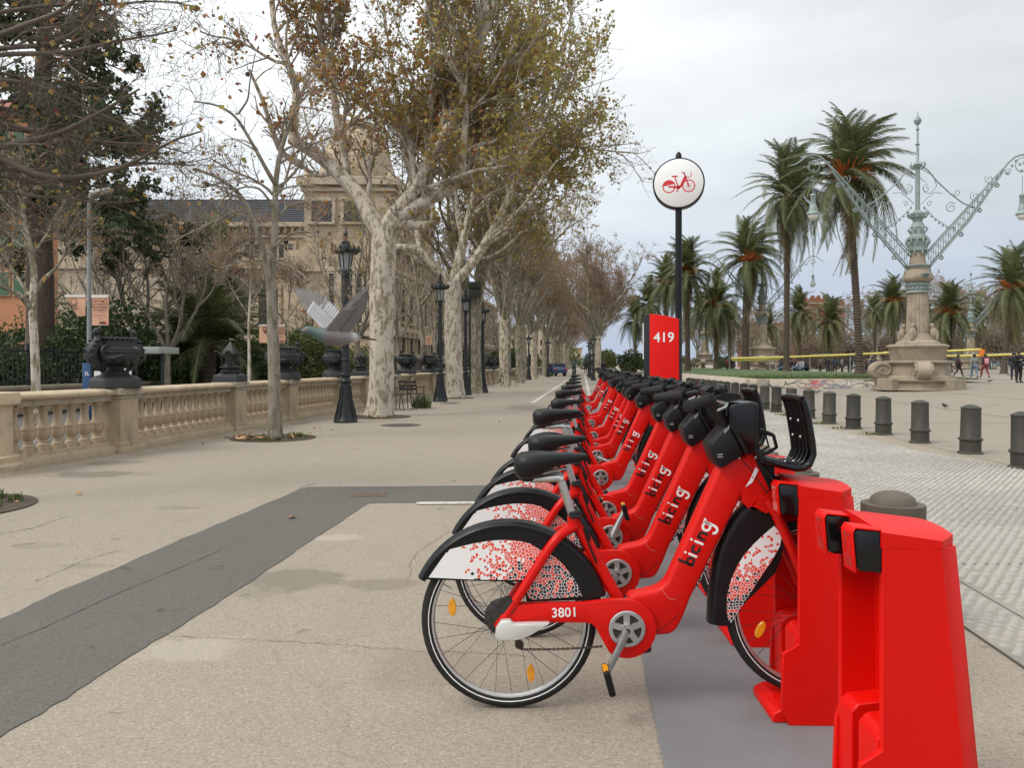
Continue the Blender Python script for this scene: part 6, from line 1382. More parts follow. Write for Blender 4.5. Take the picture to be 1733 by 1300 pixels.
# --- near tree outside the frame on the left whose branches hang into the picture
Y4 = 7.2
T4 = [(-5.2, 6.83, 0, .12), (-5.25, 6.83, 1.2, .11), (-5.3, 6.9, 2.2, .105), (-5.25, 6.95, 2.9, .1)]
st = lambda z: [(-5.0, 7.5, z, .055)]
def near(path, Y, r, z): return [(-5.25, 6.95, z, r[0] * 1.15)] + px3([(x, y) for x, y in path], Y, r, -.4)
L4 = [near([(-60, 262), (0, 249), (45, 238), (84, 232), (120, 217), (156, 198), (186, 180), (216, 163), (236, 150)], Y4, (.034, .008), 2.75),
      near([(-60, 240), (0, 264), (27, 279), (78, 306), (120, 300), (168, 295), (204, 285), (246, 267), (276, 243), (308, 229), (340, 222)], Y4, (.036, .007), 2.7),
      near([(-60, 290), (0, 282), (60, 290), (110, 292), (170, 289), (230, 275), (280, 276), (330, 280)], Y4 + .3, (.03, .006), 2.7),
      near([(-60, 100), (0, 79), (60, 78), (90, 74), (120, 60), (145, 45), (160, 20), (170, -10)], Y4, (.028, .007), 3.1),
      near([(-60, 80), (0, 60), (45, 39), (81, 30), (114, 12), (130, 0), (150, -30)], Y4 - .3, (.03, .01), 3.2),
      near([(-60, 100), (0, 90), (75, 90), (126, 88), (168, 75), (210, 64), (255, 62), (300, 50)], Y4 - .2, (.026, .006), 3.1),
      near([(-60, 130), (0, 135), (60, 140), (110, 160), (150, 190), (200, 200), (240, 230)], Y4 + .4, (.024, .006), 3.0),
      near([(-60, 200), (0, 205), (50, 222), (120, 230), (190, 245), (250, 240), (320, 260)], Y4 + .3, (.024, .005), 2.9),
      near([(-60, 30), (0, 20), (60, 10), (130, 5), (200, 10), (260, -5), (330, 10)], Y4, (.024, .006), 3.3), near([(-60, 330), (0, 318), (50, 335), (100, 330), (160, 345), (230, 340)], Y4 + .4, (.02, .005), 2.6),
      [(-5.25, 6.95, 2.85, .09), (-5.4, 7.0, 4.2, .07), (-5.3, 7.2, 5.6, .04)], [(-5.25, 6.95, 2.85, .08), (-6.1, 6.7, 4.0, .05), (-6.8, 6.6, 5.2, .03)]]
plane_tree('young_plane_tree', 'near bare tree at the left edge whose long branches hang into the upper left', (-5.2, 6.83, 0), T4, L4, 21, (7, 5, 3, 2), 0, [('leaf_brown', 260, None), ('leaf_olive', 120, None)], mat_t='bark_young', mat_l='twig_dark', mat_w='twig_dark', lsize=.06, balls=30, l2=.28, l3=.45, l4=.5, up=.0, hang=.12, rmin=.0016, wob=.2)
# --- pale thin tree left behind the balustrade, and two saplings
Y5 = 12.6
T5 = px3([(61, 690), (60, 640), (58, 580), (55, 530), (58, 480)], Y5, (.07, .058)); L5 = [px3([(58, 490), (58, 460), (52, 420), (42, 380), (36, 330), (20, 280)], Y5, (.06, .02), .4), px3([(56, 525), (35, 500), (10, 488), (-20, 475)], Y5, (.05, .025), -.5), px3([(57, 500), (75, 470), (95, 455), (110, 430), (120, 380)], Y5, (.04, .012), .3), px3([(50, 500), (30, 470), (12, 440), (0, 400)], Y5, (.03, .01), .4)]
plane_tree('young_plane_tree', 'thin pale trunked tree behind the balustrade at the left edge', (T5[0][0], Y5, 0), [(T5[0][0], Y5, 0, .075)] + T5, L5, 31, (8, 6, 4, 2), 0, [('leaf_brown', 250, None), ('leaf_olive', 120, None)], mat_t='bark', mat_l='bark_grey', mat_w='twig_grey', lsize=.07, l2=.5, up=.2, rmin=.002)
for px, Y, lb, sd in ((421, 21, 'slender pale sapling behind the balustrade right of the crown finial', 33), (487, 27, 'slender pale sapling behind the urn right of the young plane tree', 34)):
    x = (px - CX) * Y / F; tp_ = [(x, Y, 0, .05), (x + .02, Y, 1.2, .045), (x, Y, 2.4, .035), (x + .05, Y, 3.3, .03)]
    plane_tree('sapling', lb, (x, Y, 0), tp_, [[(x + .04, Y, 3.2, .03), (x + .1, Y, 4.2, .02), (x + .05, Y, 5.2, .01)], [(x, Y, 2.6, .022), (x - .5, Y, 3.4, .015), (x - .8, Y, 4.3, .008)], [(x + .02, Y, 2.9, .022), (x + .5, Y, 3.6, .015), (x + .7, Y, 4.4, .008)]], sd, (9, 5, 4, 2), 0, [('leaf_brown', 150, None)], mat_t='bark_pale', mat_l='bark_grey', l2=.5, rmin=.004)
# bare shrubby trees in the garden
for i, (px, Y, s) in enumerate(((245, 28, .7), (330, 34, .8), (285, 24, .6), (180, 33, .7), (520, 44, .6), (395, 40, .65))):
    far_tree((px - CX) * Y / F, Y, 4 + i % 2, i * 1.1, s * 1.15, ['bare garden tree behind the bus shelter roof', 'bare garden tree above the dwarf palm', 'low bare garden tree right of the bus shelter', 'bare garden tree behind the banner pole', 'bare garden tree behind the pigeon', 'bare garden tree in front of the palace windows'][i], 'bare trees in the garden', 3, 'garden_tree')

# ---------------------------------------------------------------- cedar
def cedar():
    Y = 24.0; x = (66 - CX) * Y / F; t = thing('cedar_tree', 'tall dark green cedar with thick brown trunk at the upper left', 'tree', (x, Y, 0))
    link('trunk', trunk_mesh([(0, 0, 0, .42), (.05, 0, 4, .37), (.05, 0, 8, .3), (.2, 0, 12, .2), (.2, 0, 16, .08)], seed=5, mat='cedar_bark'), t)
    rng = np.random.default_rng(9); limbs = []
    rr = random.Random(4)
    for z in np.linspace(5.5, 15.5, 21):
        for k in range(3):
            a = rr.uniform(0, 6.28); ln = (4.9 * (1 - (z - 3) / 14.5) + .9) * rr.uniform(.75, 1.1); q = []
            for i in range(7): f = i / 6; q.append((.08 + math.cos(a) * ln * f, math.sin(a) * ln * f, z + .55 * ln * f * .4 - .35 * ln * f * f, .075 * (1 - .85 * f)))
            limbs.append(q)
    qs = [resample(l, 10) for l in limbs]; A = np.stack([q[0] for q in qs]); R = np.stack([q[1] for q in qs])
    P2, R2 = grow(rng, A, R, 7, .2, (35, 70), .34, 5, .12, .0, .5, .02, .4); P3, R3 = grow(rng, P2, R2, 4, .2, (30, 60), .5, 3, .1, -.02, .5, .01, .2)
    v, q = join([tubes(A, R, 6), tubes(P2, R2, 3)]); link('boughs', npmesh('boughs', v, q, MT['cedar_bark']), t)
    C = np.concatenate([along(rng, P3, 26000, .1, .05), along(rng, P2, 7000, .3, .06)]); v, q = leaves(rng, C, .17); tag(link('foliage', npmesh('foliage', v, q, MT['needle'], False), t), kind='stuff')
cedar()
# ---------------------------------------------------------------- shrubs and evergreen trees of the garden
def shrub(px, Y, wd, ht, n, mat, label, z0=0.0, size=.14, name='evergreen_shrub', lob=7, group='garden shrubs behind the railing'):
    rng = np.random.default_rng(int(px * 7 + Y)); x = (px - CX) * Y / F; t = thing(name, label, 'shrub', (x, Y, gz(x, Y)), 0, group)
    cs = []
    for k in range(lob): cs.append((rng.uniform(-.32, .32) * wd, rng.uniform(-.3, .3) * wd, z0 + ht * rng.uniform(.25, .78), rng.uniform(.22, .36) * min(wd, ht)))
    C = []
    per = n // lob
    for cx_, cy_, cz_, r in cs:
        d = norm(rng.normal(size=(per, 3))); rad = r * rng.uniform(.55, 1.12, per) ** .6; p = d * rad[:, None] * np.array([1.15, 1.15, 1.0]) + np.array([cx_, cy_, cz_]); C.append(p)
    C = np.concatenate(C); C[:, 2] = np.maximum(C[:, 2], .03); v, q = leaves(rng, C, size); tag(link('foliage', npmesh('foliage', v, q, MT[mat], False), t), kind='stuff')
    mbb = MB()
    for cx_, cy_, cz_, r in cs: mbb.tube([(cx_ * .15, cy_ * .15, 0), (cx_ * .5, cy_ * .5, cz_ * .5), (cx_, cy_, cz_ + r * .4)], [.05, .035, .012], 5)
    mbb.build('stems', MT['cedar_bark'], t)
SH = [(20, 22, 3.2, 2.4, 4500, 'leaf_dark', 'dark evergreen shrub at the left edge behind the pale thin tree'), (150, 24, 3.2, 3.0, 4500, 'leaf_dark', 'tall dark evergreen behind the two near orange banners'), (215, 25, 3.0, 2.7, 4500, 'leaf_dark', 'tall dark evergreen right of the near banners'), (270, 27, 3.0, 2.4, 4500, 'leaf_dark', 'dark evergreen above the bus shelter roof'),
      (440, 31, 3.0, 2.9, 5500, 'leaf_mid', 'green bush behind the crown finial and sapling'), (500, 33, 3.2, 3.1, 5500, 'leaf_mid', 'green bush behind the young plane trunk'), (400, 29, 2.4, 2.1, 4000, 'leaf_dark', 'dark bush right of the dwarf palm'), (545, 36, 2.6, 2.9, 4500, 'leaf_mid', 'yellowish green bush under the flying pigeon'), (330, 30, 3, 2.0, 4500, 'leaf_dark', 'dark low bush left of the dwarf palm'),
      (85, 26, 3.4, 2.3, 4500, 'leaf_dark', 'dark bush beside the cedar trunk'), (600, 50, 3, 3.0, 3000, 'leaf_mid', 'thin yellow green bush before the palace window')]
SH.append((60, 38, 4, 4.6, 5000, 'leaf_dark', 'dark evergreen hiding the foot of the orange house'))
for a in SH: shrub(*a)
# ---------------------------------------------------------------- palace of justice behind the trees
def palace():
    ux, uy_ = 0.0999, 0.995                                # direction of the side front (along the avenue)
    cx_, cy_ = P(664, 0, 82).x, 82.0                         # near corner of the projecting block
    t = thing('palace', 'pale sandstone palace with slate roof and domed corner block behind the trees', 'building', (cx_, cy_, 0))
    def hz(py, Y=82): return CH - (py - HOR) * Y / F
    zc = hz(205)
    # corner block: front face towards the camera spans px 515..664, side face runs along the avenue
    xl = P(515, 0, 82).x - cx_
    mb = MB(); mb.prism([(xl, 0), (0, 0), (2.2, 22), (xl + 2.2, 22)], 0, hz(300), plane='xy'); mb.build('corner_block', MT['palace'], t)
    mb = MB()
    for z, e, h_ in ((hz(300), .7, .9), (hz(452), .35, .5), (hz(560), .3, .6), (hz(318), .35, .4)): mb.prism([(xl - e, -e), (e, -e), (2.2 + e, 22), (xl + 2.2, 22)], z - h_, z, plane='xy')
    mb.build('cornice', MT['palace_trim'], t, bevel=.05, seg=1)
    w_ = -xl; mx_ = xl / 2
    mb = MB(); mb.lathe([(w_ * .44, hz(300)), (w_ * .45, hz(285)), (w_ * .43, hz(265)), (w_ * .38, hz(235)), (w_ * .30, hz(212)), (w_ * .22, hz(203)), (w_ * .2, hz(198)), (w_ * .24, hz(196)), (w_ * .24, hz(190)), (w_ * .14, hz(186)), (w_ * .04, hz(172))], 20, (mx_, w_ * .5, 0), ph=.5); mb.build('domed_roof', MT['palace'], t, ang=25)
    mb = MB()
    for k in range(-2, 3): mb.lathe([(.35, hz(300)), (.4, hz(297)), (.2, hz(290)), (.28, hz(285)), (.05, hz(276))], 8, (mx_ + k * w_ * .24, .1, 0))
    mb.build('finials', MT['palace_trim'], t)
    # set-back wing to the left
    yl = 6.0; xL = P(60, 0, 88).x - cx_
    mb = MB(); mb.box(((xL + xl) / 2, yl + 6, hz(380, 88) / 2), (xl - xL, 12, hz(380, 88))); mb.build('wing', MT['palace_rubble'], t)
    mb = MB(); zt, zr = hz(378, 88), hz(334, 92); mb.add([(xL, yl - .9, zt), (xl + .2, yl - .9, zt), (xl + .2, yl + 5, zr), (xL, yl + 5, zr), (xL, yl + 12, zt), (xl + .2, yl + 12, zt)], [(0, 1, 2, 3), (3, 2, 5, 4), (0, 3, 4), (1, 5, 2)])
    rf = mb.build('roof', MT['roof'], t, ang=0)
    mb = MB()
    for k in range(11):
        f_ = (k + .5) / 11; mb.box(((xL + xl) / 2, yl - .9 + 5.9 * f_, zt + (zr - zt) * f_ + .05), (xl - xL, .12, .1))
    mb.build('slate_course', MT['roof'], rf)
    mb = MB(); mb.box(((xL + xl) / 2, yl - .5, zt - .25), (xl - xL, 1.0, .5)); mb.box(((xL + xl) / 2, yl - .2, zt - 1.5), (xl - xL, .4, .3)); mb.box(((xL + xl) / 2, yl - .15, hz(452, 88)), (xl - xL, .35, .4)); mb.build('string_course', MT['palace_trim'], t)
    mb = MB(); n = int((xl - xL) / .8)
    for k in range(n): mb.box((xL + (k + .5) * (xl - xL) / n, yl - .3, zt - .85), (.35, .6, .7))
    mb.build('corbels', MT['palace_trim'], t)
    def window(c, w1, h1, dirx, nrm, lights=1, pale=False, fr=MT['palace_trim']):
        # c: centre on the wall (local), dirx: unit along the wall, nrm: outward
        X = Matrix(((dirx[0], -nrm[0], 0, c[0]), (dirx[1], -nrm[1], 0, c[1]), (0, 0, 1, c[2]), (0, 0, 0, 1)))
        mb = MB(); mb.X = X; mb.box((0, -.04, h1 / 2 + .22), (w1 + .8, .35, .4)); mb.box((0, -.06, -h1 / 2 - .16), (w1 + .7, .5, .25))
        for s_ in (-1, 1): mb.box((s_ * (w1 / 2 + .18), -.03, 0), (.36, .3, h1))
        for k in range(1, lights): mb.box((-w1 / 2 + w1 * k / lights, -.03, 0), (.28, .3, h1))
        f_ = mb.build('window', fr, t, ang=0)
        mb = MB(); mb.X = X
        for k in range(lights): mb.box((-w1 / 2 + w1 * (k + .5) / lights, .0, 0), (w1 / lights, .06, h1))
        mb.build('pane', MT['glass_pale'] if pale else MT['glass'], f_, ang=0)
        mb = MB(); mb.X = X
        for k in range(lights):
            xx = -w1 / 2 + w1 * (k + .5) / lights; mb.box((xx, -.05, 0), (.1, .06, h1)); mb.box((xx, -.05, h1 * .2), (w1 / lights, .06, .12))
        mb.build('sash', MT['wood_brown'], f_, ang=0)
    fx, fn = (1, 0), (0, -1)
    sx_, sn = (ux, uy_), (uy_, -ux)
    # front of the corner block
    def fpt(px, py): return (P(px, 0, 82).x - cx_, -.06, hz(py))
    window(fpt(588, 505), 4.3, 5.2, fx, fn, 3); window(fpt(636, 505), 2.2, 5.2, fx, fn, 1)
    for px in (545, 600): window(fpt(px, 358), 2.2, 2.2, fx, fn, 1)
    mb = MB()
    for px in (552, 572, 626, 656): a = fpt(px, 500); mb.box((a[0], -.12, a[2] + .6), (.7, .35, 7.5))
    mb.build('pilaster', MT['palace_trim'], t)
    # wing
    for px, pale in ((365, 1), (378, 1), (421, 0), (435, 0), (478, 0), (492, 1), (300, 0), (315, 1), (240, 0), (255, 0)):
        window((P(px, 0, 88).x - cx_, yl - .06, hz(425, 88)), .7, 1.5, fx, fn, 1, bool(pale))
    for px in (330, 395, 455): window((P(px, 0, 88).x - cx_, yl - .06, hz(520, 88)), 2.2, 4.2, fx, fn, 2)
    # side front along the avenue
    L = 95.0; mb = MB(); mb.X = Matrix(((ux, -uy_, 0, 0), (uy_, ux, 0, 0), (0, 0, 1, 0), (0, 0, 0, 1))); z3 = hz(420)
    mb.box((L / 2 + .1, 6.0, z3 / 2), (L, 12, z3)); mb.build('side_wing', MT['palace'], t)
    mb = MB(); mb.X = Matrix(((ux, -uy_, 0, 0), (uy_, ux, 0, 0), (0, 0, 1, 0), (0, 0, 0, 1)))
    for z, e in ((z3, .9), (hz(468), .35), (hz(556), .6), (hz(600), .3)): mb.box((L / 2, -e / 2 + .1, z), (L, e, .45))
    for k in range(40): mb.box((1 + k * 2.3, -.35, hz(562)), (.5, .6, .7))
    for k in range(25): mb.box((2.2 + k * 3.9, -.12, (hz(556) + hz(468)) / 2), (.6, .3, hz(468) - hz(556)))
    for k in range(9): mb.box((L / 2, -.02, .6 + k * .55), (L, .1, .05))
    mb.build('side_cornice', MT['palace_trim'], t)
    for k in range(22):
        d = 4.2 + k * 3.9
        for py, w1, h1, li in ((512, 1.6, 3.6, 1), (448, 1.5, 1.9, 1), (583, 1.7, 2.6, 1)):
            window((ux * d + sn[0] * .06, uy_ * d + sn[1] * .06, hz(py)), w1, h1, sx_, sn, li)
    return t
palace()
# orange house glimpsed at the left edge
def orange_house():
    Y = 46; x = P(-60, 0, Y).x; t = thing('orange_house', 'orange rendered house with green shutters glimpsed at the left edge', 'building', (x, Y, 0)); w_ = P(48, 0, Y).x - x; ht = CH + 430 * Y / F
    mb = MB(); mb.box((w_ / 2, 1.5, ht / 2), (w_, 3, ht)); mb.build('wall', MT['orange_wall'], t)
    mb = MB(); mb.add([(-.5, -.7, ht), (w_ + .5, -.7, ht), (w_ + .5, 1.5, ht + 1.2), (-.5, 1.5, ht + 1.2), (w_ + .5, 3.7, ht), (-.5, 3.7, ht)], [(0, 1, 2, 3), (3, 2, 4, 5), (0, 3, 5), (1, 4, 2)]); mb.build('roof', M('tile_roof', (.28, .11, .06), .9), t, ang=0)
    for px in (8, 34):
        for py in (240, 315, 400, 480):
            xx = P(px, 0, Y).x - x; zz = CH - (py - HOR) * Y / F
            f_ = MB().box((xx, -.05, zz), (.75, .14, 1.5)).build('window', MT['stone_cap'], t); MB().box((xx, -.13, zz), (.6, .05, 1.35)).build('shutter', MT['shutter'], f_)
    mb = MB()
    for py in (275, 355, 440): mb.box((w_ / 2, -.1, CH - (py - HOR) * Y / F), (w_ + .2, .25, .18))
    mb.build('string_course', MT['stone_cap'], t)
orange_house()
# brick castle far behind the plaza
def castle():
    Y = 260; x = P(1372, 0, Y).x; t = thing('brick_castle', 'distant red brick castle with crenellated tower above the palms', 'building', (x, Y, 0)); s = Y / F
    def bx(px0, px1, py, dep, nm):
        x0, x1 = (px0 - CX) * s - x, (px1 - CX) * s - x; z = CH - (py - HOR) * s
        mb = MB(); mb.box(((x0 + x1) / 2, dep / 2, z / 2), (x1 - x0, dep, z)); n = max(3, int((x1 - x0) / 1.7))
        for k in range(n):
            for yy in (.3, dep - .3): mb.box((x0 + (k + .5) * (x1 - x0) / n, yy, z + .5), ((x1 - x0) / n * .55, .6, 1.1))
        mb.build(nm, MT['brick'], t)
        mb = MB(); mb.box(((x0 + x1) / 2, -.2, z - 1.6), (x1 - x0 + .5, .5, .5)); mb.build('string_course', MT['palace_trim'], t)
        w_ = MB()
        for k in range(max(1, n // 2)): w_.box((x0 + (k + .5) * (x1 - x0) / max(1, n // 2), -.06, z - 4), (.8, .2, 2))
        w_.build('window', MT['glass'], t)
    bx(1371, 1401, 505, 7, 'tower'); bx(1400, 1430, 511, 9, 'keep'); bx(1265, 1370, 549, 12, 'long_wing')
castle()

# ---------------------------------------------------------------- grass mound with its battered kerb
def mound_z(u, y):
    t = smooth((y - 41) / 18) ; return gz(u + .09 * y, y) * .0 + .47 + .33 * t * math.sin(math.pi * min(1, max(0, (u - 9.0) / 13.5))) ** .6
us = [9.35 + i * .85 for i in range(16)]; ys = [41.3, 43, 45.5, 49, 53, 58, 64, 72, 82, 95, 110, 130]
vs = [(u + .09 * y, y, mound_z(u, y)) for y in ys for u in us]; n = len(us)
def front_u(y): return 9.35
gm = MB(); gm.add(vs, [(j * n + i, j * n + i + 1, (j + 1) * n + i + 1, (j + 1) * n + i) for j in range(len(ys) - 1) for i in range(n - 1)])
o = gm.build('grass_mound', MT['grass_base'], ang=60); tag(o, kind='structure')
V, Q = [], []
for _ in range(5200):
    u = RNG.uniform(9.4, 21.5); y = 41.35 + abs(RNG.gauss(0, 4)); grass_tuft(V, Q, u + .09 * y, y, mound_z(u, y) - .01, 3, .1, .12)
tag(link('grass', npmesh('grass', V, Q, MT['grass'], False), o), kind='stuff')
t = thing('graffiti_kerb', 'low sloping stone kerb of the grass mound covered in graffiti', 'kerb wall', (9.0 + .09 * 40.6, 40.6, 0)); K0 = Vector((9.0 + .09 * 40.6, 40.6, 0))
def kerb_seg(a, b_, n_out, i):
    d = Vector((b_[0] - a[0], b_[1] - a[1], 0)); L = d.length; mb = MB(); mb.X = Matrix.Translation(Vector((a[0], a[1], 0)) - K0) @ Matrix.Rotation(math.atan2(d.y, d.x), 4, 'Z')
    mb.prism([(-.0, 0), (.28, .46), (.34, .5), (.8, .5), (.8, 0)], .006, L - .006, plane='yz'); return mb.build('kerb_block', MT['graf'], t, bevel=.012, seg=1)
pts = [(9.0 + .09 * 40.6, 40.6), (20.2 + .09 * 41.2 - .6, 41.4)]
N = 5
for i in range(N): kerb_seg((pts[0][0] + (pts[1][0] - pts[0][0]) * i / N, pts[0][1] + (pts[1][1] - pts[0][1]) * i / N), (pts[0][0] + (pts[1][0] - pts[0][0]) * (i + 1) / N, pts[0][1] + (pts[1][1] - pts[0][1]) * (i + 1) / N), None, i)
for i in range(24):
    y0, y1 = 40.6 + i * 2.6, 40.6 + (i + 1) * 2.6; kerb_seg((9.0 + .09 * y1, y1), (9.0 + .09 * y0, y0), None, i)
# loops and strokes of spray paint on the sloping front
rr = random.Random(3)
def graffiti(x0, x1, mat, n, wd, seed):
    rr = random.Random(seed); mb = MB(); yb = 40.6
    def on(x, v):                                          # v: 0..1 up the slope
        f_ = (x - pts[0][0]) / (pts[1][0] - pts[0][0]); return (x - K0.x, yb + f_ * .8 + .28 * v - K0.y, .0 + .46 * v)
    for _ in range(n):
        x = rr.uniform(x0, x1); v = rr.uniform(.3, .7); L = []; a = rr.uniform(0, 6); r = rr.uniform(.1, .3)
        for k in range(rr.randint(7, 14)):
            L.append((x, min(.95, max(.08, v)))); a += rr.uniform(-1.1, 1.3); x += r * .6 * math.cos(a) + .06; v += r * 1.1 * math.sin(a)
        q = [on(p[0], p[1]) for p in L]; nn = Vector((0, -.854, .52)) * .006
        for p0, p1 in zip(q, q[1:]):
            p0, p1 = Vector(p0) + nn, Vector(p1) + nn; d = p1 - p0
            if d.length < 1e-3: continue
            s_ = d.normalized().cross(nn.normalized()) * wd / 2; mb.add([p0 - s_, p1 - s_, p1 + s_, p0 + s_], [(0, 1, 2, 3)])
    mb.build('graffiti', mat, t, ang=0)
graffiti(13.2, 15.5, MT['paint_black'], 10, .035, 1); graffiti(15.3, 16.2, MT['paint_red'], 5, .045, 2); graffiti(16.0, 17.4, MT['paint_blue'], 8, .04, 4); graffiti(17.2, 19.5, MT['paint_black'], 8, .03, 5); graffiti(18.4, 22.6, MT['paint_black'], 8, .03, 7)
graffiti(17.5, 20, M('white_spray_paint', (.55, .52, .48), .6), 5, .05, 6)
def gtop(x, y):
    u = x - .09 * y
    if 9.35 < u < 22.1 and 41.3 < y < 130: return mound_z(u, y)
    return gz(x, y)

# ---------------------------------------------------------------- palms
def frond_mesh(L, rise, droop, side, n=40, dry=False, seed=0, wl=.6):
    rng = random.Random(seed); V, F_, MI = [], [], []; pts = []
    for i in range(15):
        f_ = i / 14; x = L * (f_ - .10 * f_ ** 3 * droop); z = L * (rise * f_ - (rise * .55 + droop) * f_ ** 2.1); y = side * L * f_ ** 2.2; pts.append(Vector((x, y, z)))
    mb = MB(); mb.tube(pts, [.035 * (1 - .85 * i / 14) + .004 for i in range(15)], 4, 0)
    for k in range(n):
        f_ = .14 + .86 * (k + .5) / n; i = min(13, int(f_ * 14)); p = pts[i].lerp(pts[i + 1], f_ * 14 - i); t_ = (pts[i + 1] - pts[i]).normalized(); s_ = t_.cross(Vector((0, 0, 1))).normalized(); up = s_.cross(t_)
        ln = wl * (math.sin(math.pi * min(1, .18 + .8 * f_)) ** .6) * rng.uniform(.85, 1.1)
        for sg in (-1, 1):
            d = (s_ * sg * (.95 - .45 * f_) + t_ * (.45 + .5 * f_) + up * rng.uniform(.0, .32) + Vector((0, side * .5, -.18))).normalized(); w_ = t_ * .019 * (1 + L / 4)
            m_ = p + d * ln * .5 + Vector((0, 0, -.02)); e = p + d * ln + Vector((0, side * .08, -.10 * ln / .4))
            mb.add([p - w_, p + w_, m_ + w_ * .9, m_ - w_ * .9, e + w_ * .15, e - w_ * .15], [(0, 1, 2, 3), (3, 2, 4, 5)], 1)
    return mb.mesh('frond', [MT['palm_rib'], MT['palm_dry'] if dry else MT['palm_leaf']], 0)
FR = [frond_mesh(3.1, r, d, s, seed=i) for i, (r, d, s) in enumerate(((.9, .35, .0), (.75, .5, .12), (.6, .75, -.1), (.45, .95, .16), (.95, .2, .1), (.3, 1.15, 0)))]
FW = [frond_mesh(3.1, r, d, s, seed=10 + i) for i, (r, d, s) in enumerate(((.95, .3, .32), (.85, .4, .42), (.7, .6, .36), (.5, .9, .3), (1.0, .15, .25), (.35, 1.1, .25)))]
FD = [frond_mesh(2.3, .1, 1.6, .05, dry=True, seed=30), frond_mesh(2.0, .0, 1.9, -.05, dry=True, seed=31)]
def palm_trunk(h_, r, lean, seed, rings=None):
    mb = MB(); rng = random.Random(seed); n = rings or max(14, int(h_ / .16)); vs = []; k = 12
    for i in range(n + 1):
        f_ = i / n; z = h_ * f_; fl = 1 + .55 * math.exp(-z / .35) + .12 * math.exp(-(h_ - z) / .7); cx_, cy_ = lean[0] * f_ ** 1.3, lean[1] * f_ ** 1.3
        for hb in (0, 1):
            rr_ = r * fl * (1.0 if hb == 0 else .86) * rng.uniform(.97, 1.03); zz = z + hb * .45 * h_ / n
            for j in range(k): a = 2 * math.pi * (j + .5 * (i % 2)) / k; q = rr_ * (1 + .06 * (j % 2) * (1 - hb)); vs.append((cx_ + q * math.cos(a), cy_ + q * math.sin(a), zz))
    m_ = 2 * (n + 1); mb.add(vs, [(i * k + j, i * k + (j + 1) % k, (i + 1) * k + (j + 1) % k, (i + 1) * k + j) for i in range(m_ - 1) for j in range(k)]); return mb
def palm(px, py, Y, crown_py, s, label, lean_px=0, r=.27, nf=52, wind=False, seed=1, fruit=True, zbase=None, joined=False, dry=5, twist=0.0):
    x = (px - CX) * Y / F; z0 = gtop(x, Y) if zbase is None else zbase; zc = CH - (crown_py - HOR) * Y / F; h_ = zc - z0; lx = lean_px * Y / F; rng = random.Random(seed)
    t = thing('palm_tree', label, 'palm tree', (x, Y, z0), 0, 'date palms on the plaza')
    palm_trunk(h_, r, (lx, 0), seed).build('trunk', MT['palm_trunk'], t, ang=40)
    mb = MB(); mb.lathe([(r * .9, -.5), (r * 1.25, -.1), (r * 1.1, .3), (r * .5, .6), (.02, .8)], 12, (lx, 0, h_)); mb.build('crown_heart', MT['palm_trunk'], t)
    mats = []
    for i in range(nf):
        f_ = i / nf; az = i * 2.39996 + rng.uniform(-.25, .25) + twist; tilt = -1.3 + 1.95 * f_ + rng.uniform(-.2, .2)          # inner fronds upright, outer ones hanging
        src = (FW if wind else FR); m_ = src[(4, 0, 1, 2, 3, 5)[min(5, int(f_ * 6))]]
        if wind: az = az - .85 * math.sin(az) * (.4 + .6 * (1 - f_))                                            # swept towards +X
        sc_ = s * rng.uniform(.82, 1.08) * (1.0 - .12 * f_)
        mats.append((m_, Matrix.Translation((lx, 0, h_ + .25 * s * (1 - f_))) @ Matrix.Rotation(az, 4, 'Z') @ Matrix.Rotation(tilt * .9, 4, 'Y') @ Matrix.Rotation(rng.uniform(-.25, .25), 4, 'X') @ Matrix.Diagonal((sc_, sc_, sc_, 1))))
    for i in range(dry): mats.append((FD[i % 2], Matrix.Translation((lx, 0, h_ - .1)) @ Matrix.Rotation(rng.uniform(0, 6.28), 4, 'Z') @ Matrix.Rotation(.55, 4, 'Y') @ Matrix.Diagonal((s, s, s, 1))))
    if joined:
        bm = bmesh.new()
        for m_, X in mats:
            n0 = len(bm.verts); bm.from_mesh(m_); bm.verts.ensure_lookup_table(); bmesh.ops.transform(bm, matrix=X, verts=bm.verts[n0:])
        me = bpy.data.meshes.new('fronds'); bm.to_mesh(me); bm.free(); me.materials.append(MT['palm_rib']); me.materials.append(MT['palm_leaf']); tag(link('fronds', me, t), kind='stuff')
    else:
        for m_, X in mats: o = link('frond', m_, t); o.matrix_local = X
    if fruit:
        mb = MB()
        for k in range(70):
            a = rng.uniform(0, 6.28); e = rng.uniform(.2, .95); L_ = rng.uniform(.8, 1.5) * s; d = Vector((math.cos(a), math.sin(a), e)).normalized(); p = Vector((lx, 0, h_ + .1)); mb.tube([p, p + d * L_ * .55, p + d * L_ + Vector((.1 * wind, 0, -.12))], [.05, .035, .02], 4)
        mb.build('fruit_stalks', MT['fruit'], t)
    return t
palm(1455, 632, 44.5, 308, 1.28, 'tall leaning palm with orange stalks right of centre, nearest the ornate lamp', -20, .21, 88, True, 1, True, .72, dry=8)
palm(1331, 620, 57, 338, 1.36, 'tall straight palm behind the people sitting on the grass', 2, .22, 84, True, 2, False, .75, dry=9)
palm(1261, 625, 72, 446, 1.35, 'windswept palm right behind the second ornate lamp', 4, .34, 76, True, 3, True, None, dry=7)
palm(1164, 628, 76, 468, 1.25, 'palm just right of the sign pole with orange stalks', -2, .26, 74, False, 4, True, None, dry=7)
palm(1212, 630, 84, 522, 1.4, 'broad low palm before the third ornate lamp', 0, .24, 76, False, 5, True, None, dry=9, twist=1)
palm(1699, 600, 80, 492, 1.5, 'big palm at the right edge of the frame with orange stalks', 14, .3, 78, True, 6, True, None, dry=7)
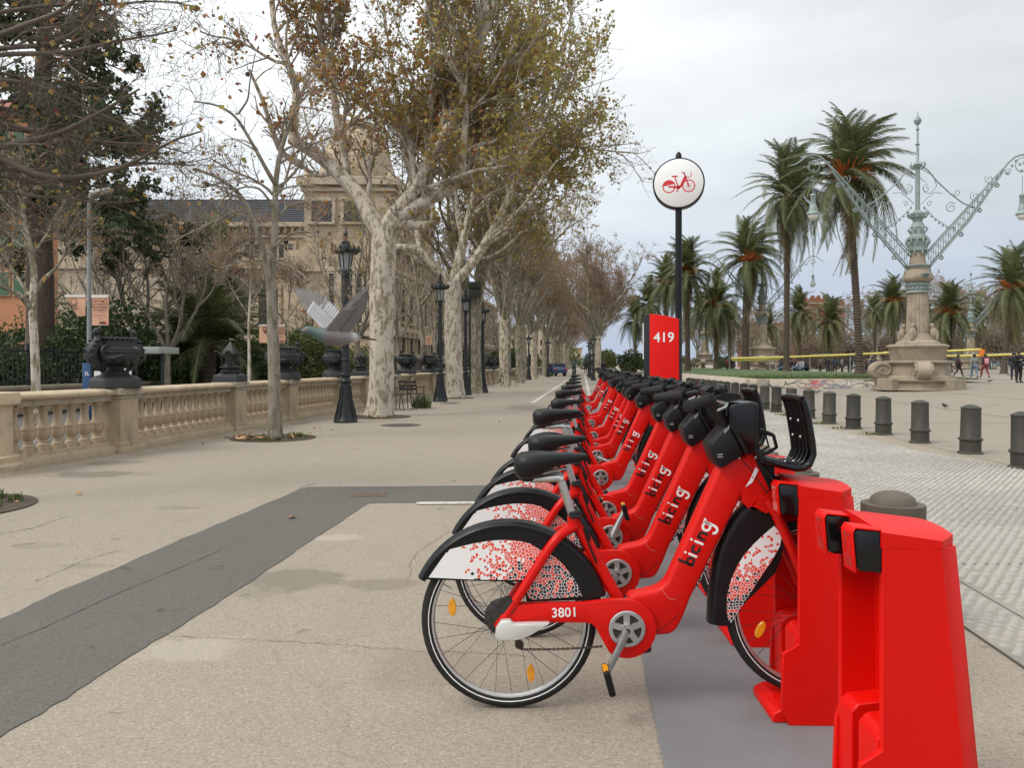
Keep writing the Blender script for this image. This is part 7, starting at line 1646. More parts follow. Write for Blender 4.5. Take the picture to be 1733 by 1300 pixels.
palm(1608, 610, 92, 534, 1.35, 'palm right behind the big ornate lamp column on its right', 0, .24, 62, False, 7, True, None, True)
palm(1511, 610, 95, 515, 1.2, 'palm just left of the big ornate lamp column', 0, .24, 62, False, 8, True, None, True)
palm(1405, 610, 100, 548, 1.25, 'small palm under the brick castle', 0, .28, 58, False, 9, False, None, True)
palm(1352, 610, 108, 533, 1.25, 'small palm between the two tall palms on the left', 0, .28, 58, False, 10, False, None, True)
palm(1722, 605, 98, 520, 1.2, 'palm behind the big palm at the right edge', 0, .24, 58, False, 11, False, None, True)
palm(1480, 610, 112, 532, 1.1, 'pale far palm left of the palm beside the lamp column', 0, .28, 44, False, 12, False, None, True)
palm(1128, 630, 92, 485, 1.3, 'palm partly hidden by the sign pole and totem', 0, .24, 62, False, 13, True, None, True)
palm(1098, 632, 104, 520, 1.3, 'palm left of the totem among the trees', 0, .24, 58, False, 14, False, None, True)
palm(1190, 630, 112, 540, 1.35, 'low palm between sign pole and broad palm', 0, .24, 58, False, 15, True, None, True)
palm(1075, 634, 118, 545, 1.3, 'far palm at the edge of the avenue trees', 0, .24, 58, False, 16, False, None, True)
palm(1300, 630, 120, 555, 1.2, 'far palm behind the second ornate lamp', 0, .28, 44, False, 17, False, None, True)
palm(1235, 632, 130, 548, 1.3, 'far palm left of the second ornate lamp', 0, .28, 44, False, 18, False, None, True)
palm(1560, 610, 125, 545, 1.2, 'far palm hidden behind the big ornate lamp column', 0, .28, 40, False, 19, False, None, True)
palm(1655, 605, 120, 545, 1.2, 'far palm behind the right hand ornate lamp', 0, .28, 40, False, 20, False, None, True)
def dwarf_palm(px, Y, zc_py, s, label, n=44, seed=3):
    x = (px - CX) * Y / F; rng = random.Random(seed); zc = CH - (zc_py - HOR) * Y / F; t = thing('dwarf_palm', label, 'palm', (x, Y, 0)); palm_trunk(zc, .25, (0, 0), seed, 10).build('trunk', MT['palm_trunk'], t, ang=40)
    for i in range(n):
        f_ = i / n; o = link('frond', FR[i % 6], t); sc_ = s * rng.uniform(.8, 1.1); o.matrix_local = Matrix.Translation((0, 0, zc)) @ Matrix.Rotation(i * 2.4 + rng.uniform(-.2, .2), 4, 'Z') @ Matrix.Rotation(-1.15 + 1.2 * f_, 4, 'Y') @ Matrix.Diagonal((sc_, sc_, sc_, 1))
dwarf_palm(352, 26.5, 592, 1.0, 'dwarf palm with arching fronds behind the crown finial'); dwarf_palm(310, 29, 600, .85, 'dwarf palm left of the arching one, behind the railing', 38, 5)
palm(372, 640, 38, 470, 1.0, 'garden palm before the palace wing with drooping fronds', 0, .28, 58, False, 21, True, 0.0)

# ---------------------------------------------------------------- ornate lamp standards
def ornate_meshes():
    D = {}
    oct_ = lambda r, ph=.5: [(r * math.cos(2 * math.pi * (k + ph) / 8), r * math.sin(2 * math.pi * (k + ph) / 8)) for k in range(8)]
    mb = MB(); mb.lathe([(2.25, 0), (2.25, .1), (2.05, .12), (2.02, .44), (2.2, .46), (2.22, .56), (1.7, .58)], 8, ph=.5)
    for k in range(4):
        a = k * math.pi / 2 + math.pi / 4 * 0; mb.box((2.08 * math.cos(a + .4), 2.08 * math.sin(a + .4), .3), (.62, .95, .6), rz=a + .4)
    D['bench'] = mb.mesh('bench_ring', MT['ped'], 30, .02, 1)
    mb = MB(); mb.lathe([(1.75, .5), (1.75, .75), (1.55, .8), (1.5, 1.55), (1.72, 1.6), (1.72, 1.72), (1.5, 1.75)], 8, ph=.5); mb.lathe([(1.3, 1.7), (1.3, 2.55), (1.38, 2.6), (1.38, 2.72), (1.2, 2.78)], 8, ph=.5); mb.lathe([(1.0, 2.75), (1.02, 2.85), (.9, 2.95), (.82, 3.0), (.86, 3.06), (.7, 3.12)], 24)
    D['base'] = mb.mesh('pedestal', MT['ped'], 30, .02, 1)
    mb = MB()
    mb.lathe([(.52, -.33), (.6, -.3), (.62, 0), (.6, .3), (.52, .33)], 22, (1.82, 0, 1.12), axis='y'); D0 = mb
    for s_ in (-1, 1):
        for i in range(20):
            pass
        sp = [(1.82 + (.5 - .021 * i) * math.cos(.42 * i), s_ * .36, 1.12 + (.5 - .021 * i) * math.sin(.42 * i)) for i in range(22)]
        mb.tube(sp, [.065 - .0018 * i for i in range(22)], 6)
    mb.prism([(1.3, .7), (1.75, .62), (1.9, 1.0), (1.8, 1.7), (1.3, 1.74)], -.3, .3)
    D['volute'] = mb.mesh('volute', MT['ped'], 35)
    mb = MB(); pr = []
    k = 16; vs = []
    for z in (3.1, 5.35):
        for j in range(k * 4):
            a = 2 * math.pi * j / (k * 4); r = (.62 if z < 4 else .58) - .045 * max(0, math.sin(a * k)) ; vs.append((r * math.cos(a), r * math.sin(a), z))
    m_ = k * 4; mb.add(vs, [(j, (j + 1) % m_, m_ + (j + 1) % m_, m_ + j) for j in range(m_)]); mb.lathe([(.66, 3.06), (.7, 3.12), (.68, 3.22), (.63, 3.26)], 28)
    for q in range(4):                                          # seated figures' place: scrolled leaves at the foot of the shaft
        a = q * math.pi / 2 + .78; c_ = (.82 * math.cos(a), .82 * math.sin(a)); mb.ball((c_[0], c_[1], 3.3), .2, 8, 6, sz=1.5); mb.ball((c_[0] * .94, c_[1] * .94, 3.68), .14, 8, 6); mb.tube([(c_[0] * 1.15, c_[1] * 1.15, 3.0), (c_[0] * 1.25, c_[1] * 1.25, 3.35), (c_[0] * 1.02, c_[1] * 1.02, 3.6)], [.09, .08, .05], 6)
    D['shaft'] = mb.mesh('fluted_shaft', MT['ped'], 40)
    mb = MB(); mb.lathe([(.62, 5.35), (.7, 5.4), (.68, 5.5), (.62, 5.55), (.64, 5.8), (.74, 5.9), (.76, 6.05), (.66, 6.1)], 24)
    for j in range(18): a = 2 * math.pi * j / 18; mb.ball((.7 * math.cos(a), .7 * math.sin(a), 5.68), .085, 6, 4, sz=1.3)
    D['capital'] = mb.mesh('iron_capital', MT['verd'], 40)
    mb = MB(); mb.lathe([(.62, 6.08), (.72, 6.14), (.9, 6.28), (.93, 6.45), (.82, 6.7), (.66, 6.95), (.6, 7.15), (.62, 7.2), (.52, 7.25), (.42, 7.8), (.38, 8.25), (.42, 8.3)], 24); D['vase'] = mb.mesh('stone_vase', MT['ped'], 50)
    mb = MB()
    for R_, z in ((.72, 7.12), (.78, 7.2)): mb.tube([(R_ * math.cos(a), R_ * math.sin(a), z) for a in [2 * math.pi * j / 16 for j in range(17)]], .05, 6, cap=False)
    mb.lathe([(.42, 8.25), (.5, 8.3), (.5, 8.4), (.4, 8.45), (.42, 8.6), (.5, 8.66), (.48, 8.75), (.36, 8.8), (.3, 9.1), (.34, 9.15), (.3, 9.3), (.22, 9.4), (.26, 9.55), (.34, 9.6), (.36, 9.8), (.26, 9.85), (.12, 9.95), (.11, 11.9), (.16, 11.95), (.22, 12.1), (.12, 12.15), (.07, 12.25), (.06, 13.0), (.13, 13.05), (.05, 13.12), (.045, 13.7), (.1, 13.75), (.05, 13.82), (.05, 13.95), (.16, 14.05), (.19, 14.18), (.12, 14.3), (.03, 14.4), (.02, 14.6)], 12)
    for zc_, rr_, nb_ in ((8.52, .46, 12), (9.7, .37, 10), (12.02, .24, 8), (9.0, .34, 8), (8.1, .42, 8)):
        for j in range(nb_):
            a = 2 * math.pi * j / nb_; mb.tube([(rr_ * math.cos(a), rr_ * math.sin(a), zc_ - .1), ((rr_ + .14) * math.cos(a), (rr_ + .14) * math.sin(a), zc_ + .05), ((rr_ + .06) * math.cos(a), (rr_ + .06) * math.sin(a), zc_ + .2)], [.05, .045, .02], 5)
    for s_ in (-1, 1):                                            # vine leaf on the vase
        for j in range(7): a = -.9 + .3 * j; mb.tube([(s_ * 0, -.94, 6.6), (.28 * math.sin(a * 1.6), -.98, 6.6 - .26 * math.cos(a * 1.6))], [.06, .02], 5)
    D['mast'] = mb.mesh('mast', MT['verd'], 40)
    # one arm in the x-z plane, pointing +x
    mb = MB(); A, B = Vector((.6, 0, 6.45)), Vector((4.5, 0, 11.5)); A2, B2 = Vector((.4, 0, 7.1)), Vector((4.45, 0, 11.6)); n = 16
    for yy in (-.14, .14): mb.tube([A + Vector((0, yy, 0)), A.lerp(B, .5) + Vector((.12, yy * .8, -.1)), B + Vector((0, yy * .3, 0))], .04, 6); mb.tube([A2 + Vector((0, yy, 0)), A2.lerp(B2, .5) + Vector((0, yy * .8, 0)), B2 + Vector((0, yy * .3, 0))], .033, 6)
    for k in range(n):
        f_ = k / n; g_ = (k + 1) / n; a, b_ = A.lerp(B, f_), A2.lerp(B2, g_); c_ = A.lerp(B, g_); off = .12 * 4 * f_ * (1 - f_); a = a + Vector((off, 0, -off * .8)); yy = .12 * (1 - .7 * f_)
        for s_ in (-1, 1): mb.tube([a + Vector((0, s_ * yy, 0)), b_ + Vector((0, s_ * yy, 0))], .018, 4); mb.tube([A2.lerp(B2, f_) + Vector((0, s_ * yy, 0)), c_ + Vector((off, s_ * yy, -off * .8))], .014, 4)
        if k % 4 == 2:
            for q in range(5): an = 2 * math.pi * q / 5; mb.ball(tuple(a + Vector((.1 + .09 * math.cos(an), 0, -.1 + .09 * math.sin(an)))), .055, 6, 4)
    D['arm'] = mb.mesh('arm', MT['verd'], 45)
    mb = MB()
    hook = [(4.46, 11.55), (4.75, 11.92), (5.1, 12.22), (5.5, 12.34), (5.85, 12.22), (6.15, 11.98), (6.45, 11.8), (6.8, 11.74)]
    mb.tube([(x, 0, z) for x, z in hook], [.06, .055, .05, .05, .045, .04, .03, .02], 7)
    def scroll(cx_, cz_, r, a0, turns, w_=.024, sg=1):
        m_ = int(14 * turns); mb.tube([(cx_ + r * (1 - .75 * i / m_) * math.cos(a0 + sg * 2 * math.pi * turns * i / m_), 0, cz_ + r * (1 - .75 * i / m_) * math.sin(a0 + sg * 2 * math.pi * turns * i / m_)) for i in range(m_ + 1)], w_, 5)
    scroll(5.5, 11.72, .48, 1.2, 1.1); scroll(4.75, 11.4, .22, .5, 1.2, .02); scroll(3.75, 11.05, .25, 2.2, 1.3, .02); scroll(3.0, 10.15, .28, 2, 1.3, .02)
    for x, z in ((5.15, 12.0), (5.35, 11.82), (5.6, 11.92), (5.72, 11.65), (5.45, 11.5), (4.95, 11.75), (4.7, 11.35)): 
        for q in range(5): an = 2 * math.pi * q / 5; mb.ball((x + .055 * math.cos(an), 0, z + .055 * math.sin(an)), .036, 6, 4)
    # upper tie from mast to mid arm, with big scrolls
    mb.tube([(.1, 0, 11.85), (.55, 0, 11.5), (1.05, 0, 10.9), (1.7, 0, 10.3), (2.35, 0, 9.8), (3.0, 0, 9.55)], .035, 6); mb.tube([(.15, 0, 11.6), (.8, 0, 11.25), (1.0, 0, 10.7), (.7, 0, 10.3), (.35, 0, 10.35), (.3, 0, 10.6)], .022, 5); mb.tube([(.2, 0, 9.75), (.5, 0, 10.05), (.9, 0, 10.35), (1.3, 0, 10.3)], .02, 5)
    scroll(1.75, 9.55, .3, .8, 1.4); scroll(.62, 9.75, .16, .4, 1.2, .018); scroll(.45, 10.55, .22, 1, 1.2, .018); scroll(2.05, 10.35, .2, 3.4, 1.2, .018)
    for k in range(9): f_ = k / 8; mb.ball((.35 + 1.55 * f_, 0, 9.55 - .75 * math.sin(f_ * 1.9) - .35 * f_), .06, 6, 4, sz=1.4)
    mb.tube([(.35, 0, 9.55), (.9, 0, 9.0), (1.5, 0, 8.6), (1.9, 0, 8.5)], .02, 5)
    mb.tube([(.62, 0, 6.5), (.72, 0, 6.1), (.76, 0, 5.7)], .03, 5)
    D['scroll'] = mb.mesh('scrollwork', MT['verd'], 45)
    mb = MB(); lx_ = 5.48; mb.tube([(lx_, 0, 11.25), (lx_, 0, 10.3)], .02, 5); mb.lathe([(.03, 10.78), (.13, 10.74), (.16, 10.66), (.13, 10.62), (.13, 10.2), (.17, 10.16), (.2, 9.86), (.3, 9.78), (.32, 9.68), (.26, 9.64)], 14, (lx_, 0, -.48)); D['lantern'] = mb.mesh('hanging_lantern', MT['verd'], 40)
    mb = MB(); mb.lathe([(.26, 9.66), (.25, 9.56), (.18, 9.45), (.08, 9.39), (.01, 9.37)], 14, (lx_, 0, -.48)); D['globe'] = mb.mesh('glass_bowl', MT['glass_globe'], 60)
    return D
OM = ornate_meshes()
_zi = [0, .58, 1.72, 2.72, 3.1, 5.35, 6.1, 7.15, 8.25, 8.8, 9.85, 14.6]; _zo = [0, .58, 1.5, 2.32, 2.75, 5.05, 5.6, 6.45, 7.2, 8.1, 9.3, 14.6]; _ro = [1, 1, 1, 1.08, .92, .82, .82, .82, .9, 1, 1, 1]
for k_ in ('base', 'volute', 'shaft', 'capital', 'vase', 'mast'):
    for v_ in OM[k_].vertices:
        z_ = v_.co.z; r_ = float(np.interp(z_, _zi, _ro)); v_.co.x *= r_; v_.co.y *= r_; v_.co.z = float(np.interp(z_, _zi, _zo))
def ornate(px, Y, top_py, label, bench=True, rz=0.0):
    x = (px - CX) * Y / F; z0 = gtop(x, Y); ht = CH - (top_py - HOR) * Y / F - z0; s = ht / 14.6; t = thing('ornate_lamp', label, 'lamp standard', (x, Y, z0), rz, 'ornate iron lamp standards on stone pedestals'); t.scale = (s, s, s)
    if bench: link('bench_ring', OM['bench'], t)
    link('pedestal', OM['base'], t); link('fluted_shaft', OM['shaft'], t); link('iron_capital', OM['capital'], t); link('stone_vase', OM['vase'], t); link('mast', OM['mast'], t)
    for a in (math.pi / 8 + .12, -math.pi / 2 - .35, math.pi - .12, math.pi / 2): v = link('volute', OM['volute'], t); v.rotation_euler.z = a
    for a in (0, math.pi):
        r = link('arm', OM['arm'], t); r.rotation_euler.z = a; c_ = link('scrollwork', OM['scroll'], r); l_ = link('hanging_lantern', OM['lantern'], r); link('glass_bowl', OM['globe'], l_)
ornate(1553, 36.5, 188, 'big ornate green iron lamp standard on a scrolled stone pedestal at the right', True)
ornate(1290, 73, 397, 'second ornate lamp standard, on the grass mound before a windswept palm', False)
ornate(1192, 108, 478, 'third ornate lamp standard behind the broad low palm', False)
ornate(1643, 101, 458, 'ornate lamp standard beyond the fence, left of the big right edge palm', False)
ornate(1481, 138, 512, 'small far ornate lamp standard left of the big lamp column', False)
ornate(1383, 160, 520, 'small far ornate lamp standard below the brick castle', False)
ornate(1235, 165, 545, 'tiny far ornate lamp standard between the palms left of the second one', False)
ornate(1318, 190, 552, 'tiny far ornate lamp standard right behind the second one', False)

# ---------------------------------------------------------------- mesh fence with yellow tube
t = thing('mesh_fence', 'temporary mesh fence topped by a long yellow tube across the plaza', 'fence', (P(1235, 0, 66).x, 66, gz(P(1235, 0, 66).x, 66))); x0, z0 = t.location.x, t.location.z
xa = x0; k = 0
while xa < P(1900, 0, 66).x:
    if not (30.0 < xa < 34.5 and False):
        mb = MB(); L = 3.4; zg = gz(xa, 66) - z0; xo = xa - x0
        for xx in (0, L): mb.tube([(xo + xx, 0, zg), (xo + xx, 0, zg + 1.95)], .022, 6)
        for zz in (.12, 1.93): mb.tube([(xo, 0, zg + zz), (xo + L, 0, zg + zz)], .02, 6)
        for j in range(1, 14): mb.tube([(xo + L * j / 14, 0, zg + .12), (xo + L * j / 14, 0, zg + 1.93)], .004, 3, cap=False)
        mb.box((xo, 0, zg + .05), (.6, .25, .1)); mb.build('fence_panel', MT['galv'], t)
    xa += 3.45; k += 1
for (pa, pya, pb, pyb, dy) in ((1238, 607, 1500, 597.5, 0.0), (1496, 597, 1660, 591.5, .12), (1600, 602.5, 1733, 599.0, -.12), (1733, 599, 1800, 597.0, -.12), (1240, 610, 1330, 607, .1)):
    a, b_ = P(pa, pya, 66 + dy), P(pb, pyb, 66 + dy); o = t.location; mb = MB(); mb.tube([a - o, a.lerp(b_, .33) - o + Vector((0, 0, -.05)), a.lerp(b_, .66) - o + Vector((0, 0, -.04)), b_ - o], .085, 8); mb.build('yellow_tube', MT['yellow'], t)
mb = MB(); a = P(1662, 597, 65.7) - t.location; mb.box((a.x, a.y, a.z), (.3, .25, .6)); mb.build('orange_marker', M('orange_marker', (.75, .2, .02), .5), t)
# ---------------------------------------------------------------- street furniture far along the avenue, hedges
def house(px0, px1, Y, top, label, mat):
    x0, x1 = (px0 - CX) * Y / F, (px1 - CX) * Y / F; ht = CH - (top - HOR) * Y / F; t = thing('street_house', label, 'building', (x0, Y, 0)); mb = MB(); mb.box(((x1 - x0) / 2, 6, ht / 2), (x1 - x0, 12, ht)); mb.build('wall', mat, t)
    mb = MB(); mb.box(((x1 - x0) / 2, 5.7, ht + .2), (x1 - x0 + 1, 12.6, .5)); mb.build('roof', MT['stone_grey'], t)
    n = max(2, int((x1 - x0) / 2.6))
    for k in range(n):
        for r in range(max(1, int(ht / 3.4))):
            f_ = MB().box(((k + .5) * (x1 - x0) / n, -.02, 1.9 + r * 3.3), (1.3, .12, 2.1)).build('window', MT['stone_cap'], t); MB().box(((k + .5) * (x1 - x0) / n, -.07, 1.9 + r * 3.3), (1.0, .06, 1.8)).build('pane', MT['glass'], f_)
house(845, 925, 250, 555, 'pale building closing the left side of the avenue far away', MT['palace_trim']); house(930, 985, 330, 590, 'distant low building at the end of the avenue', MT['palace_rubble'])
for i, (px, Y, wd, ht) in enumerate(((950, 190, 9, 5), (985, 200, 8, 4), (1020, 130, 7, 3.2), (1048, 125, 8, 3.4), (1075, 120, 8, 3.0), (900, 150, 6, 3.5), (870, 120, 5, 3), (965, 240, 10, 6), (1110, 140, 9, 3.2), (1160, 150, 10, 2.8), (1215, 150, 9, 2.6), (800, 90, 4, 2.6), (830, 100, 5, 3.2), (848, 110, 5, 3.4))):
    shrub(px, Y, wd, ht, 1800, 'leaf_dark' if i % 3 else 'leaf_mid', 'far dark hedge bush at the avenue end, %s in its group' % NTH[i], size=.32, group='far hedge bushes')
for i, (px, Y, wd, ht) in enumerate(((1260, 155, 13, 7.5), (1310, 160, 14, 8), (1365, 150, 13, 7.5), (1415, 155, 13, 8), (1470, 150, 13, 7.5), (1520, 150, 13, 8.5), (1575, 148, 13, 8.5), (1625, 150, 13, 8.5), (1680, 150, 13, 9), (1735, 148, 13, 9))):
    shrub(px, Y, wd, ht, 7500, 'thicket', 'brownish thicket behind the plaza fence, %s from the left' % NTH[i], size=.3, lob=11, group='brown thickets behind the plaza')

# ---------------------------------------------------------------- cars
def car(px, Y, rz, label, body):
    x = (px - CX) * Y / F; t = thing('parked_car', label, 'car', (x, Y, 0), rz)
    ol = [(-2.0, .35), (-2.0, .8), (-1.75, .95), (-1.35, 1.4), (.2, 1.45), (.75, 1.0), (1.7, .85), (1.95, .65), (1.95, .35)]
    mb = MB(); mb.prism(ol, -.82, .82); mb.build('body', body, t, bevel=.08, seg=2)
    mb = MB(); mb.prism([(-1.55, .98), (-1.28, 1.32), (.12, 1.36), (.58, 1.0)], -.835, .835); mb.build('side_window', MT['glass'], t)
    mb = MB(); mb.box((-1.62, 0, 1.16), (.06, 1.3, .36)); mb.build('rear_window', MT['glass'], t)
    for sx in (-1.25, 1.25):
        for sy in (-1, 1):
            wl = MB().lathe([(.18, -.1), (.32, -.1), (.33, -.06), (.33, .06), (.32, .1), (.18, .1)], 18, axis='y').build('wheel', MT['rubber'], t, (sx, sy * .76, .33)); MB().lathe([(.03, -.105), (.19, -.1), (.19, .1), (.03, .105)], 14, axis='y').build('rim', MT['alu'], wl)
    for sy in (-1, 1): MB().box((-1.99, sy * .62, .75), (.06, .25, .14)).build('tail_light', MT['red'], t); MB().box((1.93, sy * .6, .68), (.08, .26, .14)).build('headlight', MT['glass_globe'], t)
car(937, 85, 1.9, 'small blue and white car crossing at the far left edge of the promenade', M('dark_blue_paint', (.02, .045, .12), .25, coat=.4)); car(747, 52, 1.5, 'dark car on the street behind the second lamp post', M('black_car_paint', (.012, .012, .014), .25, coat=.4))

# ---------------------------------------------------------------- people
def skin(verts, edges, radii, root=0, sub=1, name='body'):
    me = bpy.data.meshes.new(name); me.from_pydata(verts, edges, []); o = bpy.data.objects.new(name, me); COL.objects.link(o)
    o.modifiers.new('s', 'SKIN'); o.modifiers['s'].use_smooth_shade = True
    for i, r in enumerate(radii): me.skin_vertices[0].data[i].radius = (r, r) if not hasattr(r, '__len__') else r
    me.skin_vertices[0].data[root].use_root = True
    if sub: o.modifiers.new('d', 'SUBSURF').levels = sub; o.modifiers['d'].render_levels = sub
    bpy.context.view_layer.update(); out_ = bpy.data.meshes.new_from_object(o.evaluated_get(bpy.context.evaluated_depsgraph_get())); bpy.data.objects.remove(o); bpy.data.meshes.remove(me); out_.materials.clear(); out_.materials.append(MT['white']); out_.name = name; return out_
def pose(kind):
    # joints in metres for a 1.72 m figure facing -y
    J = dict(pel=(0, 0, .92), chest=(0, 0, 1.28), neck=(0, -.01, 1.46), head=(0, -.02, 1.60), crown=(0, -.01, 1.70))
    if kind == 'stand': J.update(hl=(.10, 0, .9), kl=(.11, -.02, .49), al=(.11, .02, .08), tl=(.12, -.12, .04), hr=(-.10, 0, .9), kr=(-.11, -.01, .49), ar=(-.12, .03, .08), tr=(-.13, -.11, .04), sl=(.19, 0, 1.40), el=(.25, .03, 1.13), wl=(.24, -.05, .88), gl=(.24, -.08, .79), sr=(-.19, 0, 1.40), er=(-.25, .03, 1.13), wr=(-.24, -.06, .88), gr=(-.23, -.1, .8))
    if kind == 'phone': J = pose('stand'); J.update(el=(.25, -.02, 1.12), wl=(.13, -.24, 1.2), gl=(.08, -.28, 1.26), er=(-.25, -.02, 1.12), wr=(-.12, -.24, 1.18), gr=(-.06, -.27, 1.24), head=(0, -.05, 1.59))
    if kind == 'walk': J.update(hl=(.09, 0, .9), kl=(.10, -.22, .52), al=(.10, -.30, .10), tl=(.10, -.44, .08), hr=(-.09, 0, .9), kr=(-.10, .08, .50), ar=(-.10, .36, .16), tr=(-.10, .3, .04), sl=(.19, .02, 1.40), el=(.24, .16, 1.15), wl=(.22, .14, .92), gl=(.21, .1, .84), sr=(-.19, -.02, 1.40), er=(-.24, -.08, 1.14), wr=(-.22, -.26, .98), gr=(-.21, -.31, .92))
    if kind == 'sit': J = dict(pel=(0, 0, .16), chest=(0, -.06, .5), neck=(0, -.12, .68), head=(0, -.16, .81), crown=(0, -.16, .91), hl=(.1, -.02, .15), kl=(.34, -.34, .3), al=(.06, -.42, .09), tl=(-.04, -.48, .06), hr=(-.1, -.02, .15), kr=(-.34, -.34, .3), ar=(-.06, -.52, .09), tr=(.04, -.58, .06), sl=(.19, -.08, .62), el=(.27, -.2, .4), wl=(.16, -.38, .34), gl=(.1, -.42, .32), sr=(-.19, -.08, .62), er=(-.27, -.2, .4), wr=(-.16, -.38, .34), gr=(-.1, -.42, .32))
    if kind == 'ride': J = dict(pel=(0, 0, .95), chest=(0, -.2, 1.27), neck=(0, -.3, 1.44), head=(0, -.36, 1.56), crown=(0, -.36, 1.66), hl=(.09, -.02, .92), kl=(.1, -.38, .74), al=(.11, -.22, .32), tl=(.11, -.34, .27), hr=(-.09, -.02, .92), kr=(-.1, -.3, .56), ar=(-.11, -.16, .12), tr=(-.11, -.29, .1), sl=(.19, -.24, 1.38), el=(.27, -.4, 1.2), wl=(.25, -.6, 1.1), gl=(.24, -.66, 1.07), sr=(-.19, -.24, 1.38), er=(-.27, -.4, 1.2), wr=(-.25, -.6, 1.1), gr=(-.24, -.66, 1.07))
    return J
PM = {}
def person_meshes(kind):
    if kind in PM: return PM[kind]
    J = pose(kind); D = {}
    ks = ['pel', 'chest', 'neck', 'head', 'crown', 'hl', 'kl', 'al', 'tl', 'hr', 'kr', 'ar', 'tr', 'sl', 'el', 'wl', 'gl', 'sr', 'er', 'wr', 'gr']; R = [.12, .125, .05, .085, .06, .08, .055, .04, .035, .08, .055, .04, .035, .06, .042, .03, .036, .06, .042, .03, .036]
    E = [('pel', 'chest'), ('chest', 'neck'), ('neck', 'head'), ('head', 'crown'), ('pel', 'hl'), ('hl', 'kl'), ('kl', 'al'), ('al', 'tl'), ('pel', 'hr'), ('hr', 'kr'), ('kr', 'ar'), ('ar', 'tr'), ('chest', 'sl'), ('sl', 'el'), ('el', 'wl'), ('wl', 'gl'), ('chest', 'sr'), ('sr', 'er'), ('er', 'wr'), ('wr', 'gr')]
    D['body'] = skin([J[k] for k in ks], [(ks.index(a), ks.index(b_)) for a, b_ in E], R, 0, 1)
    def sub(keys, edges, rad, nm): return skin([J[k] if isinstance(k, str) else k for k in keys], edges, rad, 0, 1, nm)
    lerp = lambda a, b_, f_: tuple(a[i] + (b_[i] - a[i]) * f_ for i in range(3))
    D['jacket'] = sub(['pel', 'chest', 'neck', 'sl', 'el', lerp(J['el'], J['wl'], .95), 'sr', 'er', lerp(J['er'], J['wr'], .95)], [(0, 1), (1, 2), (1, 3), (3, 4), (4, 5), (1, 6), (6, 7), (7, 8)], [(.175, .135), (.18, .14), .075, .085, .066, .05, .085, .066, .05], 'jacket')
    pl = lerp(J['pel'], J['chest'], .1)
    D['trousers'] = sub([pl, 'hl', 'kl', lerp(J['kl'], J['al'], .93), 'hr', 'kr', lerp(J['kr'], J['ar'], .93)], [(0, 1), (1, 2), (2, 3), (0, 4), (4, 5), (5, 6)], [.15, .105, .075, .062, .105, .075, .062], 'trousers')
    h = J['head']; mb = MB(); c_ = (h[0], h[1] + .028, h[2] + .035); mb.ball(c_, .112, 10, 7, sz=1.08); mb.ball((h[0], h[1] + .07, h[2] - .05), .07, 8, 5); D['hair'] = mb.mesh('hair', MT['black_print'], 60)
    mb = MB(); mb.ball((h[0], h[1] - .1, h[2] - .01), .022, 6, 4); 
    for s_ in (-1, 1): mb.ball((h[0] + s_ * .1, h[1], h[2]), .024, 6, 4)
    D['face'] = mb.mesh('face', MT['white'], 60)
    mb = MB()
    for a, b_ in (('al', 'tl'), ('ar', 'tr')): mb.tube([J[a], lerp(J[a], J[b_], .6), lerp(J[a], J[b_], 1.15)], [.052, .05, .036], 8)
    D['shoes'] = mb.mesh('shoes', MT['black_print'], 60)
    PM[kind] = D; return D
FM = {}
def fab(c):
    if c not in FM: FM[c] = M('fabric', c, .85, 0, .15, 15)
    return FM[c]
SKIN_C = M('skin_tone', (.42, .26, .19), .6, 0, .08)
def person(px, py, Y, kind, rz, jk, tr, hr, label, group=None, s=1.0, z=None, extra=None):
    x = (px - CX) * Y / F; z0 = gtop(x, Y) if z is None else z; D = person_meshes(kind); t = thing('person', label, 'person', (x, Y, z0), rz, group); t.scale = (s, s, s)
    def put(nm, data, mt, par=t):
        o = link(nm, data, par); o.material_slots[0].link = 'OBJECT'; o.material_slots[0].material = mt; return o
    b_ = put('body', D['body'], SKIN_C); put('face', D['face'], SKIN_C, b_); put('jacket', D['jacket'], fab(jk)); put('trousers', D['trousers'], fab(tr)); put('hair', D['hair'], fab(hr)); put('shoe', D['shoes'], fab((.03, .028, .026)))
    if extra: mb = MB(); mb.box((0, .2, 1.2), (.28, .14, .4)); mb.build('backpack', fab(extra), t, bevel=.05)
    return t
BLK, NAVY, GRY, JEAN, RED_, BRN = (.018, .017, .018), (.025, .03, .05), (.2, .2, .2), (.12, .17, .25), (.2, .02, .02), (.06, .035, .02)
person(1667, 640, 56, 'walk', math.pi, (.045, .015, .018), (.25, .04, .05), BRN, 'person in dark jacket and red trousers walking away with a pink backpack', None, 1.02, extra=(.7, .3, .35))
person(1649, 641, 55.5, 'walk', 2.9, GRY, JEAN, BLK, 'person in grey jacket and jeans walking left of the red trousered one', None, 1.0)
person(1724, 648, 41, 'phone', .2, BLK, BLK, BRN, 'person all in black standing at the right edge of the frame', None, 1.02); person(1716, 641, 48, 'stand', -.6, BLK, NAVY, BLK, 'person in black partly hidden behind the one at the right edge', None, 1.0)
person(1622, 635, 60, 'walk', 1.2, (.06, .03, .03), BLK, BLK, 'person in dark red jacket just right of the big lamp pedestal', None, 1.0)
G1 = 'people sitting on the grass mound'
